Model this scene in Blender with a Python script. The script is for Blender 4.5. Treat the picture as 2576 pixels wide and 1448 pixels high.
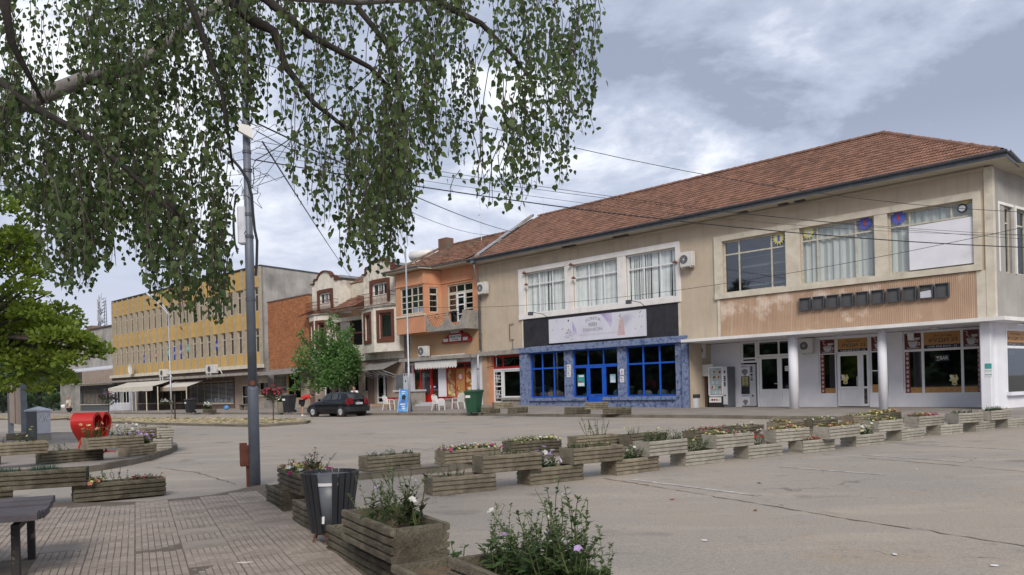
import bpy, bmesh, math, random
import numpy as np
from mathutils import Vector, Matrix
for o in list(bpy.data.objects): bpy.data.objects.remove(o, do_unlink=True)
SC=bpy.context.scene; COL=SC.collection
R=math.radians
# ------------------------------------------------------------------ camera, sky, sun, exposure
EYE=1.5; FL=1900.; RHO=.025; YH=980.; CX=1288.
cam=bpy.data.cameras.new('camera'); camo=bpy.data.objects.new('camera',cam); COL.objects.link(camo)
cam.sensor_width=36; cam.lens=FL/2576*36; cam.shift_y=(YH-724)/2576; cam.clip_start=.1; cam.clip_end=3000
camo.location=(0,0,EYE)
camo.matrix_world=Matrix.Translation((0,0,EYE))@Matrix.Rotation(R(90),4,'X')@Matrix.Rotation(-RHO,4,'Z')
SC.camera=camo
SUN_EL,SUN_AZ=37.,176.     # azimuth clockwise from +Y
wd=bpy.data.worlds.new('World'); SC.world=wd; wd.use_nodes=True
def sky_world():
    nt=wd.node_tree; nt.nodes.clear(); N=nt.nodes.new; L=nt.links.new
    out=N('ShaderNodeOutputWorld'); mix=N('ShaderNodeMixShader'); b1=N('ShaderNodeBackground'); b2=N('ShaderNodeBackground')
    st=N('ShaderNodeTexSky'); st.sky_type='NISHITA'; st.sun_disc=False; st.sun_elevation=R(SUN_EL); st.sun_rotation=R(SUN_AZ)
    st.air_density=1.2; st.dust_density=2.
    L(st.outputs[0],b1.inputs[0]); b1.inputs[1].default_value=.1
    tc=N('ShaderNodeTexCoord'); sep=N('ShaderNodeSeparateXYZ'); L(tc.outputs['Generated'],sep.inputs[0])
    def M(op,a,b=None,c=None):
        n=N('ShaderNodeMath'); n.operation=op
        for i,x in enumerate((a,b,c)):
            if x is None: continue
            if isinstance(x,(int,float)): n.inputs[i].default_value=x
            else: L(x,n.inputs[i])
        return n.outputs[0]
    zz=M('ADD',M('MAXIMUM',sep.outputs[2],0.),.22)
    cmb=N('ShaderNodeCombineXYZ'); L(M('ADD',M('DIVIDE',sep.outputs[0],zz),-.78),cmb.inputs[0]); L(M('ADD',M('DIVIDE',sep.outputs[1],zz),.30),cmb.inputs[1])
    cmb.inputs[2].default_value=CLOUD_SEED
    n1=N('ShaderNodeTexNoise'); n1.inputs['Scale'].default_value=2.1; n1.inputs['Detail'].default_value=9; n1.inputs['Roughness'].default_value=.58; n1.inputs['Distortion'].default_value=.25
    L(cmb.outputs[0],n1.inputs['Vector'])
    n2=N('ShaderNodeTexNoise'); n2.inputs['Scale'].default_value=.7; n2.inputs['Detail'].default_value=3; L(cmb.outputs[0],n2.inputs['Vector'])
    f=M('ADD',M('MULTIPLY',n1.outputs[0],.62),M('MULTIPLY',n2.outputs[0],.38))
    cr=N('ShaderNodeValToRGB'); e=cr.color_ramp.elements
    e[0].position=.425; e[0].color=(.265,.30,.39,1)
    e[1].position=.57; e[1].color=(.84,.86,.89,1)
    for p,c in ((.455,(.345,.385,.49)),(.495,(.43,.47,.575)),(.53,(.60,.63,.715))):
        x=e.new(p); x.color=(*c,1)
    L(f,cr.inputs[0])
    # towards the horizon the deck closes to an even pale lavender
    hz=N('ShaderNodeValToRGB'); h=hz.color_ramp.elements; h[0].position=.10; h[0].color=(1,1,1,1); h[1].position=.30; h[1].color=(0,0,0,1)
    L(sep.outputs[2],hz.inputs[0])
    mx=N('ShaderNodeMix'); mx.data_type='RGBA'; L(hz.outputs[0],mx.inputs[0]); L(cr.outputs[0],mx.inputs[6]); mx.inputs[7].default_value=(.475,.50,.61,1)
    L(mx.outputs[2],b2.inputs[0]); b2.inputs[1].default_value=.70
    mix.inputs[0].default_value=.93
    L(b1.outputs[0],mix.inputs[1]); L(b2.outputs[0],mix.inputs[2]); L(mix.outputs[0],out.inputs[0])
CLOUD_SEED=12.4
sky_world()
sl=bpy.data.lights.new('sun','SUN'); sl.energy=1.4; sl.angle=R(22); sl.color=(1.,.92,.82)
so=bpy.data.objects.new('sun',sl); COL.objects.link(so)
_d=Vector((math.sin(R(SUN_AZ))*math.cos(R(SUN_EL)),math.cos(R(SUN_AZ))*math.cos(R(SUN_EL)),math.sin(R(SUN_EL))))
so.rotation_euler=(-_d).to_track_quat('-Z','Y').to_euler()
so.location=(0,-20,40)
SC.view_settings.view_transform='Standard'; SC.view_settings.look='None'; SC.view_settings.gamma=1; SC.view_settings.use_curve_mapping=False
SC.view_settings.exposure=.95
# ------------------------------------------------------------------ survey helpers (photo measurements -> points on real planes)
S=1.58385
def zc(rx,ry,rw,iw):
    k=rw/iw
    return lambda x,y:((rx+x*k)/S,(ry+y*k)/S)
A=zc(0,1000,1020,2573);B=zc(1000,1000,1020,2110);C=zc(1900,900,1020,1846);D=zc(2680,700,1400,2027)
E=zc(0,1560,1020,2015);F6=zc(1000,1600,1420,2576);G=zc(2300,1500,1780,2576);H8=zc(0,0,2040,2569)
I1=zc(0,1450,700,2534);I2=zc(400,1430,700,2576);I3=zc(1020,1420,500,2413);I4=zc(1480,1350,620,2576);I5=zc(1180,980,500,1448)
I6=zc(3400,500,680,2462);I7=zc(3600,900,480,869);I8=zc(880,400,420,936)
J1=zc(1500,800,900,2576);J2=zc(2040,0,2040,2576);J3=zc(2140,1150,500,2576);J4=zc(2780,1300,420,1689);J5=zc(3200,1300,880,2576)
J6=zc(1080,1780,700,1976);J7=zc(2700,1600,800,2576);J8=zc(3300,1580,780,2576)
K3=zc(0,1700,700,2576);K4=zc(1480,1650,700,2576);K5=zc(2100,1650,700,2576);K6=zc(1700,1900,720,2576);KB=zc(0,1850,500,1634)
_c,_s=math.cos(RHO),math.sin(RHO)
def ray(u,v):
    dx,dy=u-CX,v-YH
    return ((dx*_c-dy*_s)/FL,1.,(-dx*_s-dy*_c)/FL)
def gz(X,Y):
    return .03+.0045*max(0,Y-6)+.00008*X*min(Y,130)
def ground(p,dz=0):
    r=ray(*p); t=10.
    for i in range(60):
        z=gz(r[0]*t,t)+dz; t=.5*t+.5*min(150,(z-EYE)/r[2])
    return Vector((r[0]*t,t,gz(r[0]*t,t)+dz))
def atY(p,Y):
    r=ray(*p); return Vector((r[0]*Y,Y,EYE+r[2]*Y))
DX,DY=.71418,-.69996          # facade direction (towards the right), inward normal is (-DY,DX)
IX,IY=-DY,DX
OX,OY=15.2534,31.1475
TH=math.atan2(DY,DX)
def at(p,y=0.):
    r=ray(*p); ox,oy=OX+IX*y,OY+IY*y
    # t*r0-x*DX=ox ; t-x*DY=oy
    det=r[0]*(-DY)+DX
    t=(ox*(-DY)+DX*oy)/det; x=(r[0]*oy-ox)/det
    return (x,EYE+t*r[2])
def fx(p,y=0.): return at(p,y)[0]
def fz(p,y=0.): return at(p,y)[1]
def W(x,y,z): return Vector((OX+DX*x+IX*y,OY+DY*x+IY*y,z))
def toF(X,Y): # world -> facade frame
    a,b=X-OX,Y-OY; return (a*DX+b*DY,a*IX+b*IY)
rnd=random.Random(11)
# ------------------------------------------------------------------ mesh builder
OFF={}
class MB:
    def __init__(s): s.v=[];s.f=[];s.m=[];s.c=0
    def face(s,ids,m=0): s.f.append(tuple(ids)); s.m.append(m)
    def pts(s,ps):
        n=len(s.v); s.v+= [tuple(p) for p in ps]; return list(range(n,n+len(ps)))
    def poly(s,ps,m=0): s.face(s.pts(ps),m); return s
    def box(s,x0,x1,y0,y1,z0,z1,m=0):
        if x0>x1:x0,x1=x1,x0
        if y0>y1:y0,y1=y1,y0
        if z0>z1:z0,z1=z1,z0
        i=s.pts([(x0,y0,z0),(x1,y0,z0),(x1,y1,z0),(x0,y1,z0),(x0,y0,z1),(x1,y0,z1),(x1,y1,z1),(x0,y1,z1)])
        for q in ((0,3,2,1),(4,5,6,7),(0,1,5,4),(1,2,6,5),(2,3,7,6),(3,0,4,7)): s.face([i[k] for k in q],m)
        return s
    def prism(s,ps,vec,m=0):
        """polygon ps (counter-clockwise seen against vec) extruded by vec"""
        n=len(ps); a=s.pts(ps); b=s.pts([(p[0]+vec[0],p[1]+vec[1],p[2]+vec[2]) for p in ps])
        s.face(a[::-1],m); s.face(b,m)
        for k in range(n): s.face((a[k],a[(k+1)%n],b[(k+1)%n],b[k]),m)
        return s
    def tube(s,path,r,n=6,m=0,cap=True):
        path=[Vector(p) for p in path]; k=len(path)
        rr=r if isinstance(r,(list,tuple)) else [r]*k
        rings=[]; up=Vector((0,0,1))
        for i,p in enumerate(path):
            t=(path[min(i+1,k-1)]-path[max(i-1,0)])
            t=t.normalized() if t.length>1e-9 else Vector((0,0,1))
            a=t.cross(Vector((0,0,1)) if abs(t.z)<.95 else Vector((1,0,0))).normalized(); b=t.cross(a)
            if i and (a.dot(la)<0): a=-a;b=-b
            la=a
            rings.append(s.pts([p+a*(rr[i]*math.cos(2*math.pi*j/n))+b*(rr[i]*math.sin(2*math.pi*j/n)) for j in range(n)]))
        for i in range(k-1):
            for j in range(n): s.face((rings[i][j],rings[i][(j+1)%n],rings[i+1][(j+1)%n],rings[i+1][j]),m)
        if cap and n>2: s.face(rings[0][::-1],m); s.face(rings[-1],m)
        return s
    def cyl(s,p0,p1,r0,r1=None,n=12,m=0): return s.tube([p0,p1],[r0,r0 if r1 is None else r1],n,m)
    def lathe(s,prof,c=(0,0,0),n=16,m=0,cap=True):
        rings=[s.pts([(c[0]+r*math.cos(2*math.pi*j/n),c[1]+r*math.sin(2*math.pi*j/n),c[2]+z) for j in range(n)]) for r,z in prof]
        for i in range(len(rings)-1):
            for j in range(n): s.face((rings[i][j],rings[i][(j+1)%n],rings[i+1][(j+1)%n],rings[i+1][j]),m)
        if cap: s.face(rings[0][::-1],m); s.face(rings[-1],m)
        return s
    def ell(s,c,r,n=10,k=7,m=0):
        rings=[]
        for i in range(1,k):
            a=math.pi*i/k
            rings.append(s.pts([(c[0]+r[0]*math.sin(a)*math.cos(2*math.pi*j/n),c[1]+r[1]*math.sin(a)*math.sin(2*math.pi*j/n),c[2]-r[2]*math.cos(a)) for j in range(n)]))
        for i in range(len(rings)-1):
            for j in range(n): s.face((rings[i][j],rings[i][(j+1)%n],rings[i+1][(j+1)%n],rings[i+1][j]),m)
        b=s.pts([(c[0],c[1],c[2]-r[2]),(c[0],c[1],c[2]+r[2])])
        for j in range(n):
            s.face((b[0],rings[0][(j+1)%n],rings[0][j]),m); s.face((b[1],rings[-1][j],rings[-1][(j+1)%n]),m)
        return s
    def loft(s,rings,m=0,closed=True,caps=True):
        ids=[s.pts(r) for r in rings]; n=len(rings[0])
        for i in range(len(ids)-1):
            for j in range(n if closed else n-1): s.face((ids[i][j],ids[i][(j+1)%n],ids[i+1][(j+1)%n],ids[i+1][j]),m)
        if caps: s.face(ids[0][::-1],m); s.face(ids[-1],m)
        return s
    def mesh(s,name,mats,off=(0,0,0),smooth=False):
        me=bpy.data.meshes.new(name)
        v=s.v if off==(0,0,0) else [(p[0]-off[0],p[1]-off[1],p[2]-off[2]) for p in s.v]
        me.from_pydata(v,[],s.f)
        for x in (mats if isinstance(mats,(list,tuple)) else [mats]): me.materials.append(x)
        if any(s.m): me.polygons.foreach_set('material_index',s.m)
        if smooth: me.polygons.foreach_set('use_smooth',[True]*len(s.f))
        me.update(); return me
    def build(s,name,mats,parent=None,smooth=False,bev=0,**tags):
        off=(0,0,0)
        if parent is not None: off=OFF.get(root_of(parent).name,(0,0,0))
        me=s.mesh(name,mats,off,smooth)
        o=bpy.data.objects.new(name,me); COL.objects.link(o)
        if parent is not None: o.parent=parent
        if bev:
            bm=o.modifiers.new('bevel','BEVEL'); bm.width=bev; bm.segments=1; bm.limit_method='ANGLE'; bm.angle_limit=R(40)
        for k,x in tags.items(): o[k]=x
        return o
def root_of(o):
    while o.parent is not None: o=o.parent
    return o
def thing(name,label,cat,loc=(0,0,0),rotz=0,group=None):
    o=bpy.data.objects.new(name,None); COL.objects.link(o); o.empty_display_size=.3
    o.location=loc; o.rotation_euler=(0,0,rotz); o['label']=label; o['category']=cat
    if group: o['group']=group
    return o
def fthing(name,label,cat,x,y,z,group=None):
    """a thing described in the facade frame (x along the street, y into the buildings, z up)"""
    o=thing(name,label,cat,W(x,y,z),TH,group); OFF[o.name]=(x,y,z); return o
def tag(o,label,cat,group=None):
    o['label']=label; o['category']=cat
    if group: o['group']=group
    return o
def dup(o,parent=None):
    c=o.copy(); COL.objects.link(c); c.parent=parent
    if o.name in OFF: OFF[c.name]=OFF[o.name]
    for ch in list(o.children): dup(ch,c)
    return c
def struct(mb,name,mat,smooth=False,parent=None):
    o=mb.build(name,mat,parent,smooth)
    if parent is None: o['kind']='structure'
    return o
# ------------------------------------------------------------------ materials
def pm(name,c,c2=None,scale=3.,rough=.85,bump=.15,bscale=40.,stain=None,sscale=.7,st0=.5,st1=.7,metal=0.,rand=0.,streak=0.,grain=0.,gscale=150.,spec=.4,coat=0.,streakc=None):
    m=bpy.data.materials.new(name); m.use_nodes=True; nt=m.node_tree; N=nt.nodes.new; L=nt.links.new
    bs=nt.nodes['Principled BSDF']; bs.inputs['Roughness'].default_value=rough; bs.inputs['Metallic'].default_value=metal
    bs.inputs['Specular IOR Level'].default_value=spec; bs.inputs['Coat Weight'].default_value=coat
    tc=N('ShaderNodeTexCoord'); co=tc.outputs['Object']
    def noise(sc,det=5,ro=.55,vec=None):
        n=N('ShaderNodeTexNoise'); n.inputs['Scale'].default_value=sc; n.inputs['Detail'].default_value=det; n.inputs['Roughness'].default_value=ro; L(vec or co,n.inputs['Vector']); return n.outputs[0]
    def ramp(v,a,b):
        n=N('ShaderNodeMapRange'); n.inputs[1].default_value=a; n.inputs[2].default_value=b; L(v,n.inputs[0]); return n.outputs[0]
    def mixc(f,a,b):
        n=N('ShaderNodeMix'); n.data_type='RGBA'
        if isinstance(f,float): n.inputs[0].default_value=f
        else: L(f,n.inputs[0])
        for i,x in ((6,a),(7,b)):
            if isinstance(x,tuple): n.inputs[i].default_value=(*x,1)
            else: L(x,n.inputs[i])
        return n.outputs[2]
    c2=c2 or tuple(x*.8 for x in c)
    col=mixc(ramp(noise(scale),.35,.65),c,c2)
    if stain: col=mixc(ramp(noise(sscale,6,.6),st0,st1),col,stain)
    if streak:
        mp=N('ShaderNodeMapping'); mp.inputs['Scale'].default_value=(2.2,2.2,.12); L(co,mp.inputs['Vector'])
        f=ramp(noise(1.6,5,.6,mp.outputs[0]),.52,.75)
        mu=N('ShaderNodeMath'); mu.operation='MULTIPLY'; L(f,mu.inputs[0]); mu.inputs[1].default_value=streak
        col=mixc(mu.outputs[0],col,streakc or tuple(x*.45 for x in c))
    if grain:
        g=noise(gscale,2,.7); n=N('ShaderNodeMapRange'); n.inputs[1].default_value=.3; n.inputs[2].default_value=.7; n.inputs[3].default_value=1-grain; n.inputs[4].default_value=1+grain; L(g,n.inputs[0])
        hs=N('ShaderNodeHueSaturation'); L(n.outputs[0],hs.inputs['Value']); L(col,hs.inputs['Color']); col=hs.outputs[0]
    if rand:
        oi=N('ShaderNodeObjectInfo'); ge=N('ShaderNodeNewGeometry')
        a=N('ShaderNodeMath'); a.operation='ADD'; L(oi.outputs['Random'],a.inputs[0]); L(ge.outputs['Random Per Island'],a.inputs[1])
        fr=N('ShaderNodeMath'); fr.operation='FRACT'; L(a.outputs[0],fr.inputs[0])
        n=N('ShaderNodeMapRange'); n.inputs[3].default_value=1-rand; n.inputs[4].default_value=1+rand; L(fr.outputs[0],n.inputs[0])
        hs=N('ShaderNodeHueSaturation'); L(n.outputs[0],hs.inputs['Value']); L(col,hs.inputs['Color']); col=hs.outputs[0]
    L(col,bs.inputs['Base Color'])
    if bump:
        bp=N('ShaderNodeBump'); bp.inputs['Strength'].default_value=bump; bp.inputs['Distance'].default_value=.02; L(noise(bscale,4,.6),bp.inputs['Height']); L(bp.outputs[0],bs.inputs['Normal'])
    return m
def leafmat(name,c,c2,tr=.35,rand=.35):
    m=bpy.data.materials.new(name); m.use_nodes=True; nt=m.node_tree; N=nt.nodes.new; L=nt.links.new
    bs=nt.nodes['Principled BSDF']; bs.inputs['Roughness'].default_value=.5; bs.inputs['Specular IOR Level'].default_value=.35
    ge=N('ShaderNodeNewGeometry'); oi=N('ShaderNodeObjectInfo')
    a=N('ShaderNodeMath'); a.operation='ADD'; L(oi.outputs['Random'],a.inputs[0]); L(ge.outputs['Random Per Island'],a.inputs[1])
    fr=N('ShaderNodeMath'); fr.operation='FRACT'; L(a.outputs[0],fr.inputs[0])
    mx=N('ShaderNodeMix'); mx.data_type='RGBA'; L(fr.outputs[0],mx.inputs[0]); mx.inputs[6].default_value=(*c,1); mx.inputs[7].default_value=(*c2,1)
    L(mx.outputs[2],bs.inputs['Base Color'])
    tl=N('ShaderNodeBsdfTranslucent'); L(mx.outputs[2],tl.inputs[0])
    ms=N('ShaderNodeMixShader'); ms.inputs[0].default_value=tr; L(bs.outputs[0],ms.inputs[1]); L(tl.outputs[0],ms.inputs[2])
    L(ms.outputs[0],nt.nodes['Material Output'].inputs[0]); return m
def glass(name,tint,alpha,rough=.03):
    """window glass: clear part lets the room or curtain behind show, the rest reflects"""
    m=bpy.data.materials.new(name); m.use_nodes=True; nt=m.node_tree; N=nt.nodes.new; L=nt.links.new; nt.nodes.remove(nt.nodes['Principled BSDF'])
    tr=N('ShaderNodeBsdfTransparent'); tr.inputs[0].default_value=(*tint,1)
    gl=N('ShaderNodeBsdfGlossy'); gl.inputs['Roughness'].default_value=rough; gl.inputs[0].default_value=(.85,.9,.95,1)
    fr=N('ShaderNodeFresnel'); fr.inputs[0].default_value=1.5
    mp=N('ShaderNodeMath'); mp.operation='MULTIPLY_ADD'; mp.inputs[1].default_value=.9; mp.inputs[2].default_value=alpha; L(fr.outputs[0],mp.inputs[0])
    ge=N('ShaderNodeNewGeometry'); iv=N('ShaderNodeMath'); iv.operation='SUBTRACT'; iv.inputs[0].default_value=1; L(ge.outputs['Backfacing'],iv.inputs[1]); mu=N('ShaderNodeMath'); mu.operation='MULTIPLY'; L(mp.outputs[0],mu.inputs[0]); L(iv.outputs[0],mu.inputs[1]); mp=mu
    ms=N('ShaderNodeMixShader'); L(mp.outputs[0],ms.inputs[0]); L(tr.outputs[0],ms.inputs[1]); L(gl.outputs[0],ms.inputs[2]); L(ms.outputs[0],nt.nodes['Material Output'].inputs[0]); return m
M={}
M['stucco']=pm('tan stucco',(.50,.42,.325),(.44,.37,.29),scale=1.2,bump=.5,bscale=60,grain=.12,gscale=90,streak=.5,streakc=(.30,.26,.21),stain=(.34,.29,.235),sscale=.35,st0=.58,st1=.8)
M['stuccogrey']=pm('grey stucco',(.36,.345,.32),(.30,.285,.265),scale=1.,bump=.5,bscale=60,grain=.1,gscale=90,streak=.3)
M['white']=pm('white paint',(.74,.73,.72),(.66,.65,.63),scale=2,bump=.1,bscale=50,stain=(.50,.46,.40),sscale=1.1,st0=.58,st1=.85,streak=.15,streakc=(.4,.36,.3))
M['cream']=pm('cream paint',(.62,.57,.47),(.50,.46,.38),scale=2,bump=.2,stain=(.35,.31,.24),sscale=1.5,st0=.55,st1=.8)
M['whitewall']=pm('white washed wall',(.72,.73,.78),(.66,.67,.72),scale=1.4,bump=.25,bscale=60,stain=(.52,.50,.49),sscale=.8,st0=.6,st1=.9)
M['soffit']=pm('soffit',(.50,.46,.38),(.40,.36,.29),scale=.9,bump=.15,stain=(.22,.19,.15),sscale=.9,st0=.6,st1=.85)
M['concrete']=pm('concrete',(.33,.31,.28),(.25,.235,.21),scale=2.5,bump=.5,bscale=35,grain=.15,stain=(.16,.145,.12),sscale=1.6,st0=.5,st1=.75)
M['tile']=pm('roof tile',(.235,.128,.09),(.185,.105,.078),scale=2.,rough=.95,bump=.2,rand=.2,stain=(.12,.075,.06),sscale=.5,st0=.52,st1=.75,spec=.2)
M['tileold']=pm('weathered tile',(.225,.118,.08),(.155,.09,.066),scale=2.5,rough=.95,bump=.3,spec=.2,rand=.28,stain=(.16,.13,.10),sscale=.8,st0=.45,st1=.65)
M['lead']=pm('lead sheet',(.20,.22,.25),(.14,.155,.18),rough=.5,bump=.1,metal=.3)
M['gutter']=pm('gutter',(.10,.11,.13),(.07,.08,.095),rough=.55,bump=.1,metal=.3)
M['pipe']=pm('downpipe',(.22,.225,.24),(.14,.14,.15),rough=.5,metal=.3,bump=.1,streak=.4)
M['black']=pm('black cladding',(.018,.019,.026),(.03,.03,.038),rough=.6,bump=.1)
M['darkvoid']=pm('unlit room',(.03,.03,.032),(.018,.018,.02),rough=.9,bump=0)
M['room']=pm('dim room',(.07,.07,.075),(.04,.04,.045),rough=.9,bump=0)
M['bluemarble']=pm('blue marble tile',(.125,.165,.29),(.225,.27,.40),scale=11,rough=.4,bump=.05,stain=(.05,.08,.18),sscale=5,st0=.5,st1=.64)
M['blue']=pm('blue paint',(.012,.10,.52),(.01,.075,.42),rough=.4,bump=.05)
M['pvc']=pm('white plastic frame',(.74,.75,.77),(.68,.69,.71),rough=.4,bump=.02)
M['oldframe']=pm('old cream window frame',(.55,.52,.44),(.42,.39,.32),scale=6,rough=.7,bump=.2)
M['glass']=glass('clear glass',(.95,.97,.97),.03)
M['glassdark']=glass('dark glass',(.6,.63,.65),.11)
M['blind']=pm('blind strips',(.82,.82,.82),(.72,.72,.73),rough=.8,bump=.05,rand=.1)
M['cloth']=pm('pale curtain',(.54,.55,.53),(.47,.48,.465),scale=.8,rough=.9,bump=.1)
M['clothdark']=pm('dark curtain',(.035,.04,.055),(.02,.022,.03),rough=.9,bump=.1)
M['peach']=pm('peach ribbed panel',(.41,.285,.195),(.365,.245,.17),scale=1.3,rough=.9,bump=.2,stain=(.60,.49,.40),sscale=.55,st0=.56,st1=.64,streak=.5,streakc=(.55,.44,.35))
M['orange']=pm('peach plaster',(.56,.26,.145),(.47,.225,.13),scale=.9,bump=.3,bscale=50,streak=.3,streakc=(.42,.30,.17),stain=(.47,.33,.19),sscale=.4,st0=.5,st1=.8)
M['orangelow']=pm('faded peach plaster',(.47,.30,.17),(.40,.265,.165),scale=.8,bump=.3,bscale=50,stain=(.33,.26,.18),sscale=.7,st0=.5,st1=.8)
M['roughcast']=pm('white roughcast',(.70,.66,.58),(.60,.56,.48),scale=3,bump=1.,bscale=22,grain=.22,gscale=30,stain=(.30,.24,.19),sscale=.9,st0=.56,st1=.8,streak=.35)
M['brownwood']=pm('brown woodwork',(.13,.045,.025),(.09,.03,.018),scale=6,rough=.6,bump=.2)
M['brownband']=pm('brown plaster',(.16,.11,.10),(.12,.085,.075),scale=1.5,bump=.2)
M['taupe']=pm('taupe plaster',(.35,.28,.235),(.29,.235,.195),scale=1.5,bump=.2)
M['yellow']=pm('yellow panel',(.50,.335,.11),(.44,.285,.09),scale=1.5,bump=.15,stain=(.38,.27,.11),sscale=.9,st0=.5,st1=.8,rand=.07)
M['pier']=pm('beige pier',(.40,.345,.27),(.31,.27,.21),scale=2,bump=.2,streak=.4)
M['greyplaster']=pm('weathered grey plaster',(.42,.405,.38),(.33,.315,.295),scale=.8,bump=.5,bscale=30,stain=(.17,.165,.155),sscale=.33,st0=.46,st1=.7,streak=.5)
M['brick']=pm('orange brick',(.40,.17,.075),(.31,.125,.055),scale=3,bump=.2,rand=.22,stain=(.25,.10,.05),sscale=.5,st0=.5,st1=.75)
M['mortar']=pm('mortar',(.34,.21,.12),(.28,.17,.10),scale=3,bump=.2)
M['red']=pm('red paint',(.44,.014,.010),(.36,.012,.008),rough=.35,bump=.03,spec=.5)
M['redmat']=pm('red faded paint',(.36,.025,.02),(.28,.02,.015),rough=.5,bump=.05)
M['bakery']=pm('bread print',(.36,.13,.04),(.15,.04,.018),scale=2.6,rough=.4,bump=0,stain=(.55,.38,.17),sscale=2.5,st0=.52,st1=.58)
M['coffee']=pm('coffee print',(.16,.035,.02),(.08,.015,.01),scale=3,rough=.4,bump=0)
M['jute']=pm('sack print',(.44,.24,.085),(.36,.19,.065),scale=8,rough=.5,bump=0,stain=(.20,.09,.03),sscale=14,st0=.58,st1=.66)
M['ink']=pm('dark ink',(.02,.018,.02),(.02,.018,.02),bump=0,rough=.6)
M['navyink']=pm('navy ink',(.012,.016,.04),(.012,.016,.04),bump=0,rough=.5)
M['paper']=pm('paper',(.70,.71,.72),(.64,.65,.67),rough=.7,bump=0)
M['signwhite']=pm('faded banner',(.62,.63,.70),(.56,.57,.66),scale=.9,rough=.6,bump=.02,stain=(.50,.46,.60),sscale=.6,st0=.58,st1=.8)
M['greyink']=pm('faded grey ink',(.19,.18,.20),(.25,.24,.26),bump=0,rough=.7)
M['paleink']=pm('pale ink',(.44,.44,.48),(.48,.48,.52),bump=0,rough=.7)
M['purple']=pm('faded purple ink',(.34,.29,.53),(.52,.50,.62),scale=1.6,bump=0,rough=.7)
M['rose']=pm('faded rose ink',(.52,.33,.33),(.60,.46,.45),scale=2,bump=0,rough=.7)
M['steel']=pm('galvanised steel',(.42,.44,.48),(.34,.36,.40),rough=.45,metal=.4,bump=.05)
M['polesteel']=pm('painted steel pole',(.145,.165,.20),(.11,.125,.155),scale=3,rough=.5,metal=.2,bump=.1,stain=(.07,.045,.035),sscale=2.3,st0=.66,st1=.74)
M['rust']=pm('rust',(.19,.065,.04),(.12,.045,.03),scale=6,rough=.9,bump=.4)
M['cable']=pm('black cable',(.022,.023,.027),(.022,.023,.027),rough=.6,bump=0)
M['plastic']=pm('white plastic',(.70,.69,.67),(.62,.61,.58),rough=.4,bump=.02)
M['acwhite']=pm('ac housing',(.62,.62,.60),(.54,.54,.52),rough=.5,bump=.05,stain=(.40,.37,.32),sscale=2,st0=.6,st1=.8)
M['acdark']=pm('ac grille',(.06,.065,.07),(.09,.09,.095),rough=.6,bump=.1)
M['greenbin']=pm('green bin plastic',(.022,.085,.045),(.018,.07,.038),rough=.5,bump=.05)
M['blackbin']=pm('black bin plastic',(.02,.022,.027),(.028,.03,.035),rough=.5,bump=.05)
M['greypanel']=pm('grey enamel',(.115,.125,.145),(.09,.10,.118),rough=.4,bump=.03)
M['lightgrey']=pm('light grey enamel',(.50,.52,.56),(.44,.46,.50),rough=.4,bump=.03,stain=(.36,.36,.37),sscale=1.5,st0=.6,st1=.8)
M['cabinet']=pm('weathered cabinet paint',(.60,.62,.68),(.52,.54,.60),scale=2,rough=.6,bump=.1,stain=(.33,.33,.34),sscale=2.2,st0=.55,st1=.75)
M['cabdark']=pm('cabinet end',(.13,.14,.16),(.10,.11,.13),rough=.6,bump=.1)
M['awning']=pm('cream awning cloth',(.60,.57,.50),(.52,.49,.43),scale=1.,rough=.9,bump=.1,stain=(.42,.38,.31),sscale=.8,st0=.55,st1=.8)
M['corr']=pm('corrugated sheet',(.22,.21,.20),(.15,.145,.14),rough=.7,bump=.2,streak=.4)
M['wood']=pm('weathered plank',(.085,.075,.085),(.06,.053,.062),scale=3,rough=.7,bump=.35,bscale=25,rand=.12)
M['iron']=pm('worn black iron',(.035,.03,.03),(.02,.018,.018),scale=8,rough=.6,bump=.3,stain=(.15,.11,.09),sscale=9,st0=.6,st1=.68)
M['soil']=pm('dry soil',(.15,.105,.07),(.10,.07,.05),scale=9,rough=1,bump=1.,bscale=25)
M['planter']=pm('planter concrete',(.25,.215,.155),(.175,.15,.11),scale=5,rough=.95,bump=.8,bscale=45,grain=.22,gscale=70,rand=.16,stain=(.115,.095,.065),sscale=2.6,st0=.50,st1=.72)
M['planterpale']=pm('pale planter concrete',(.37,.345,.295),(.285,.265,.22),scale=5,rough=.95,bump=.8,bscale=45,grain=.18,gscale=70,rand=.10,stain=(.20,.18,.145),sscale=2.2,st0=.56,st1=.78)
M['planterdark']=pm('mossy planter concrete',(.15,.132,.095),(.10,.087,.062),scale=5,rough=.95,bump=1.,bscale=40,grain=.25,gscale=60,rand=.14,stain=(.06,.05,.035),sscale=2.6,st0=.48,st1=.7)
M['slab']=pm('paving slab',(.325,.275,.235),(.27,.23,.195),scale=2.5,rough=.9,bump=.5,bscale=60,grain=.16,gscale=120,rand=.13,stain=(.20,.165,.135),sscale=1.1,st0=.5,st1=.8)
M['joint']=pm('dirty joint',(.15,.12,.095),(.115,.092,.075),scale=6,rough=1,bump=.5)
M['kerb']=pm('kerb concrete',(.185,.165,.135),(.14,.125,.10),scale=3,rough=.95,bump=.6,bscale=35,rand=.12,stain=(.13,.11,.085),sscale=1.5,st0=.5,st1=.75)
M['pave']=pm('pavement',(.29,.255,.225),(.23,.20,.175),scale=1.1,rough=.9,bump=.3,bscale=30,grain=.12,gscale=60,stain=(.19,.165,.145),sscale=.5,st0=.5,st1=.8)
M['birch']=pm('birch bark',(.30,.285,.27),(.20,.185,.175),scale=5,rough=.85,bump=.4,stain=(.05,.045,.045),sscale=6,st0=.58,st1=.64)
M['bark']=pm('bark',(.075,.062,.052),(.045,.038,.033),scale=9,rough=.95,bump=.6,bscale=30)
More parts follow.
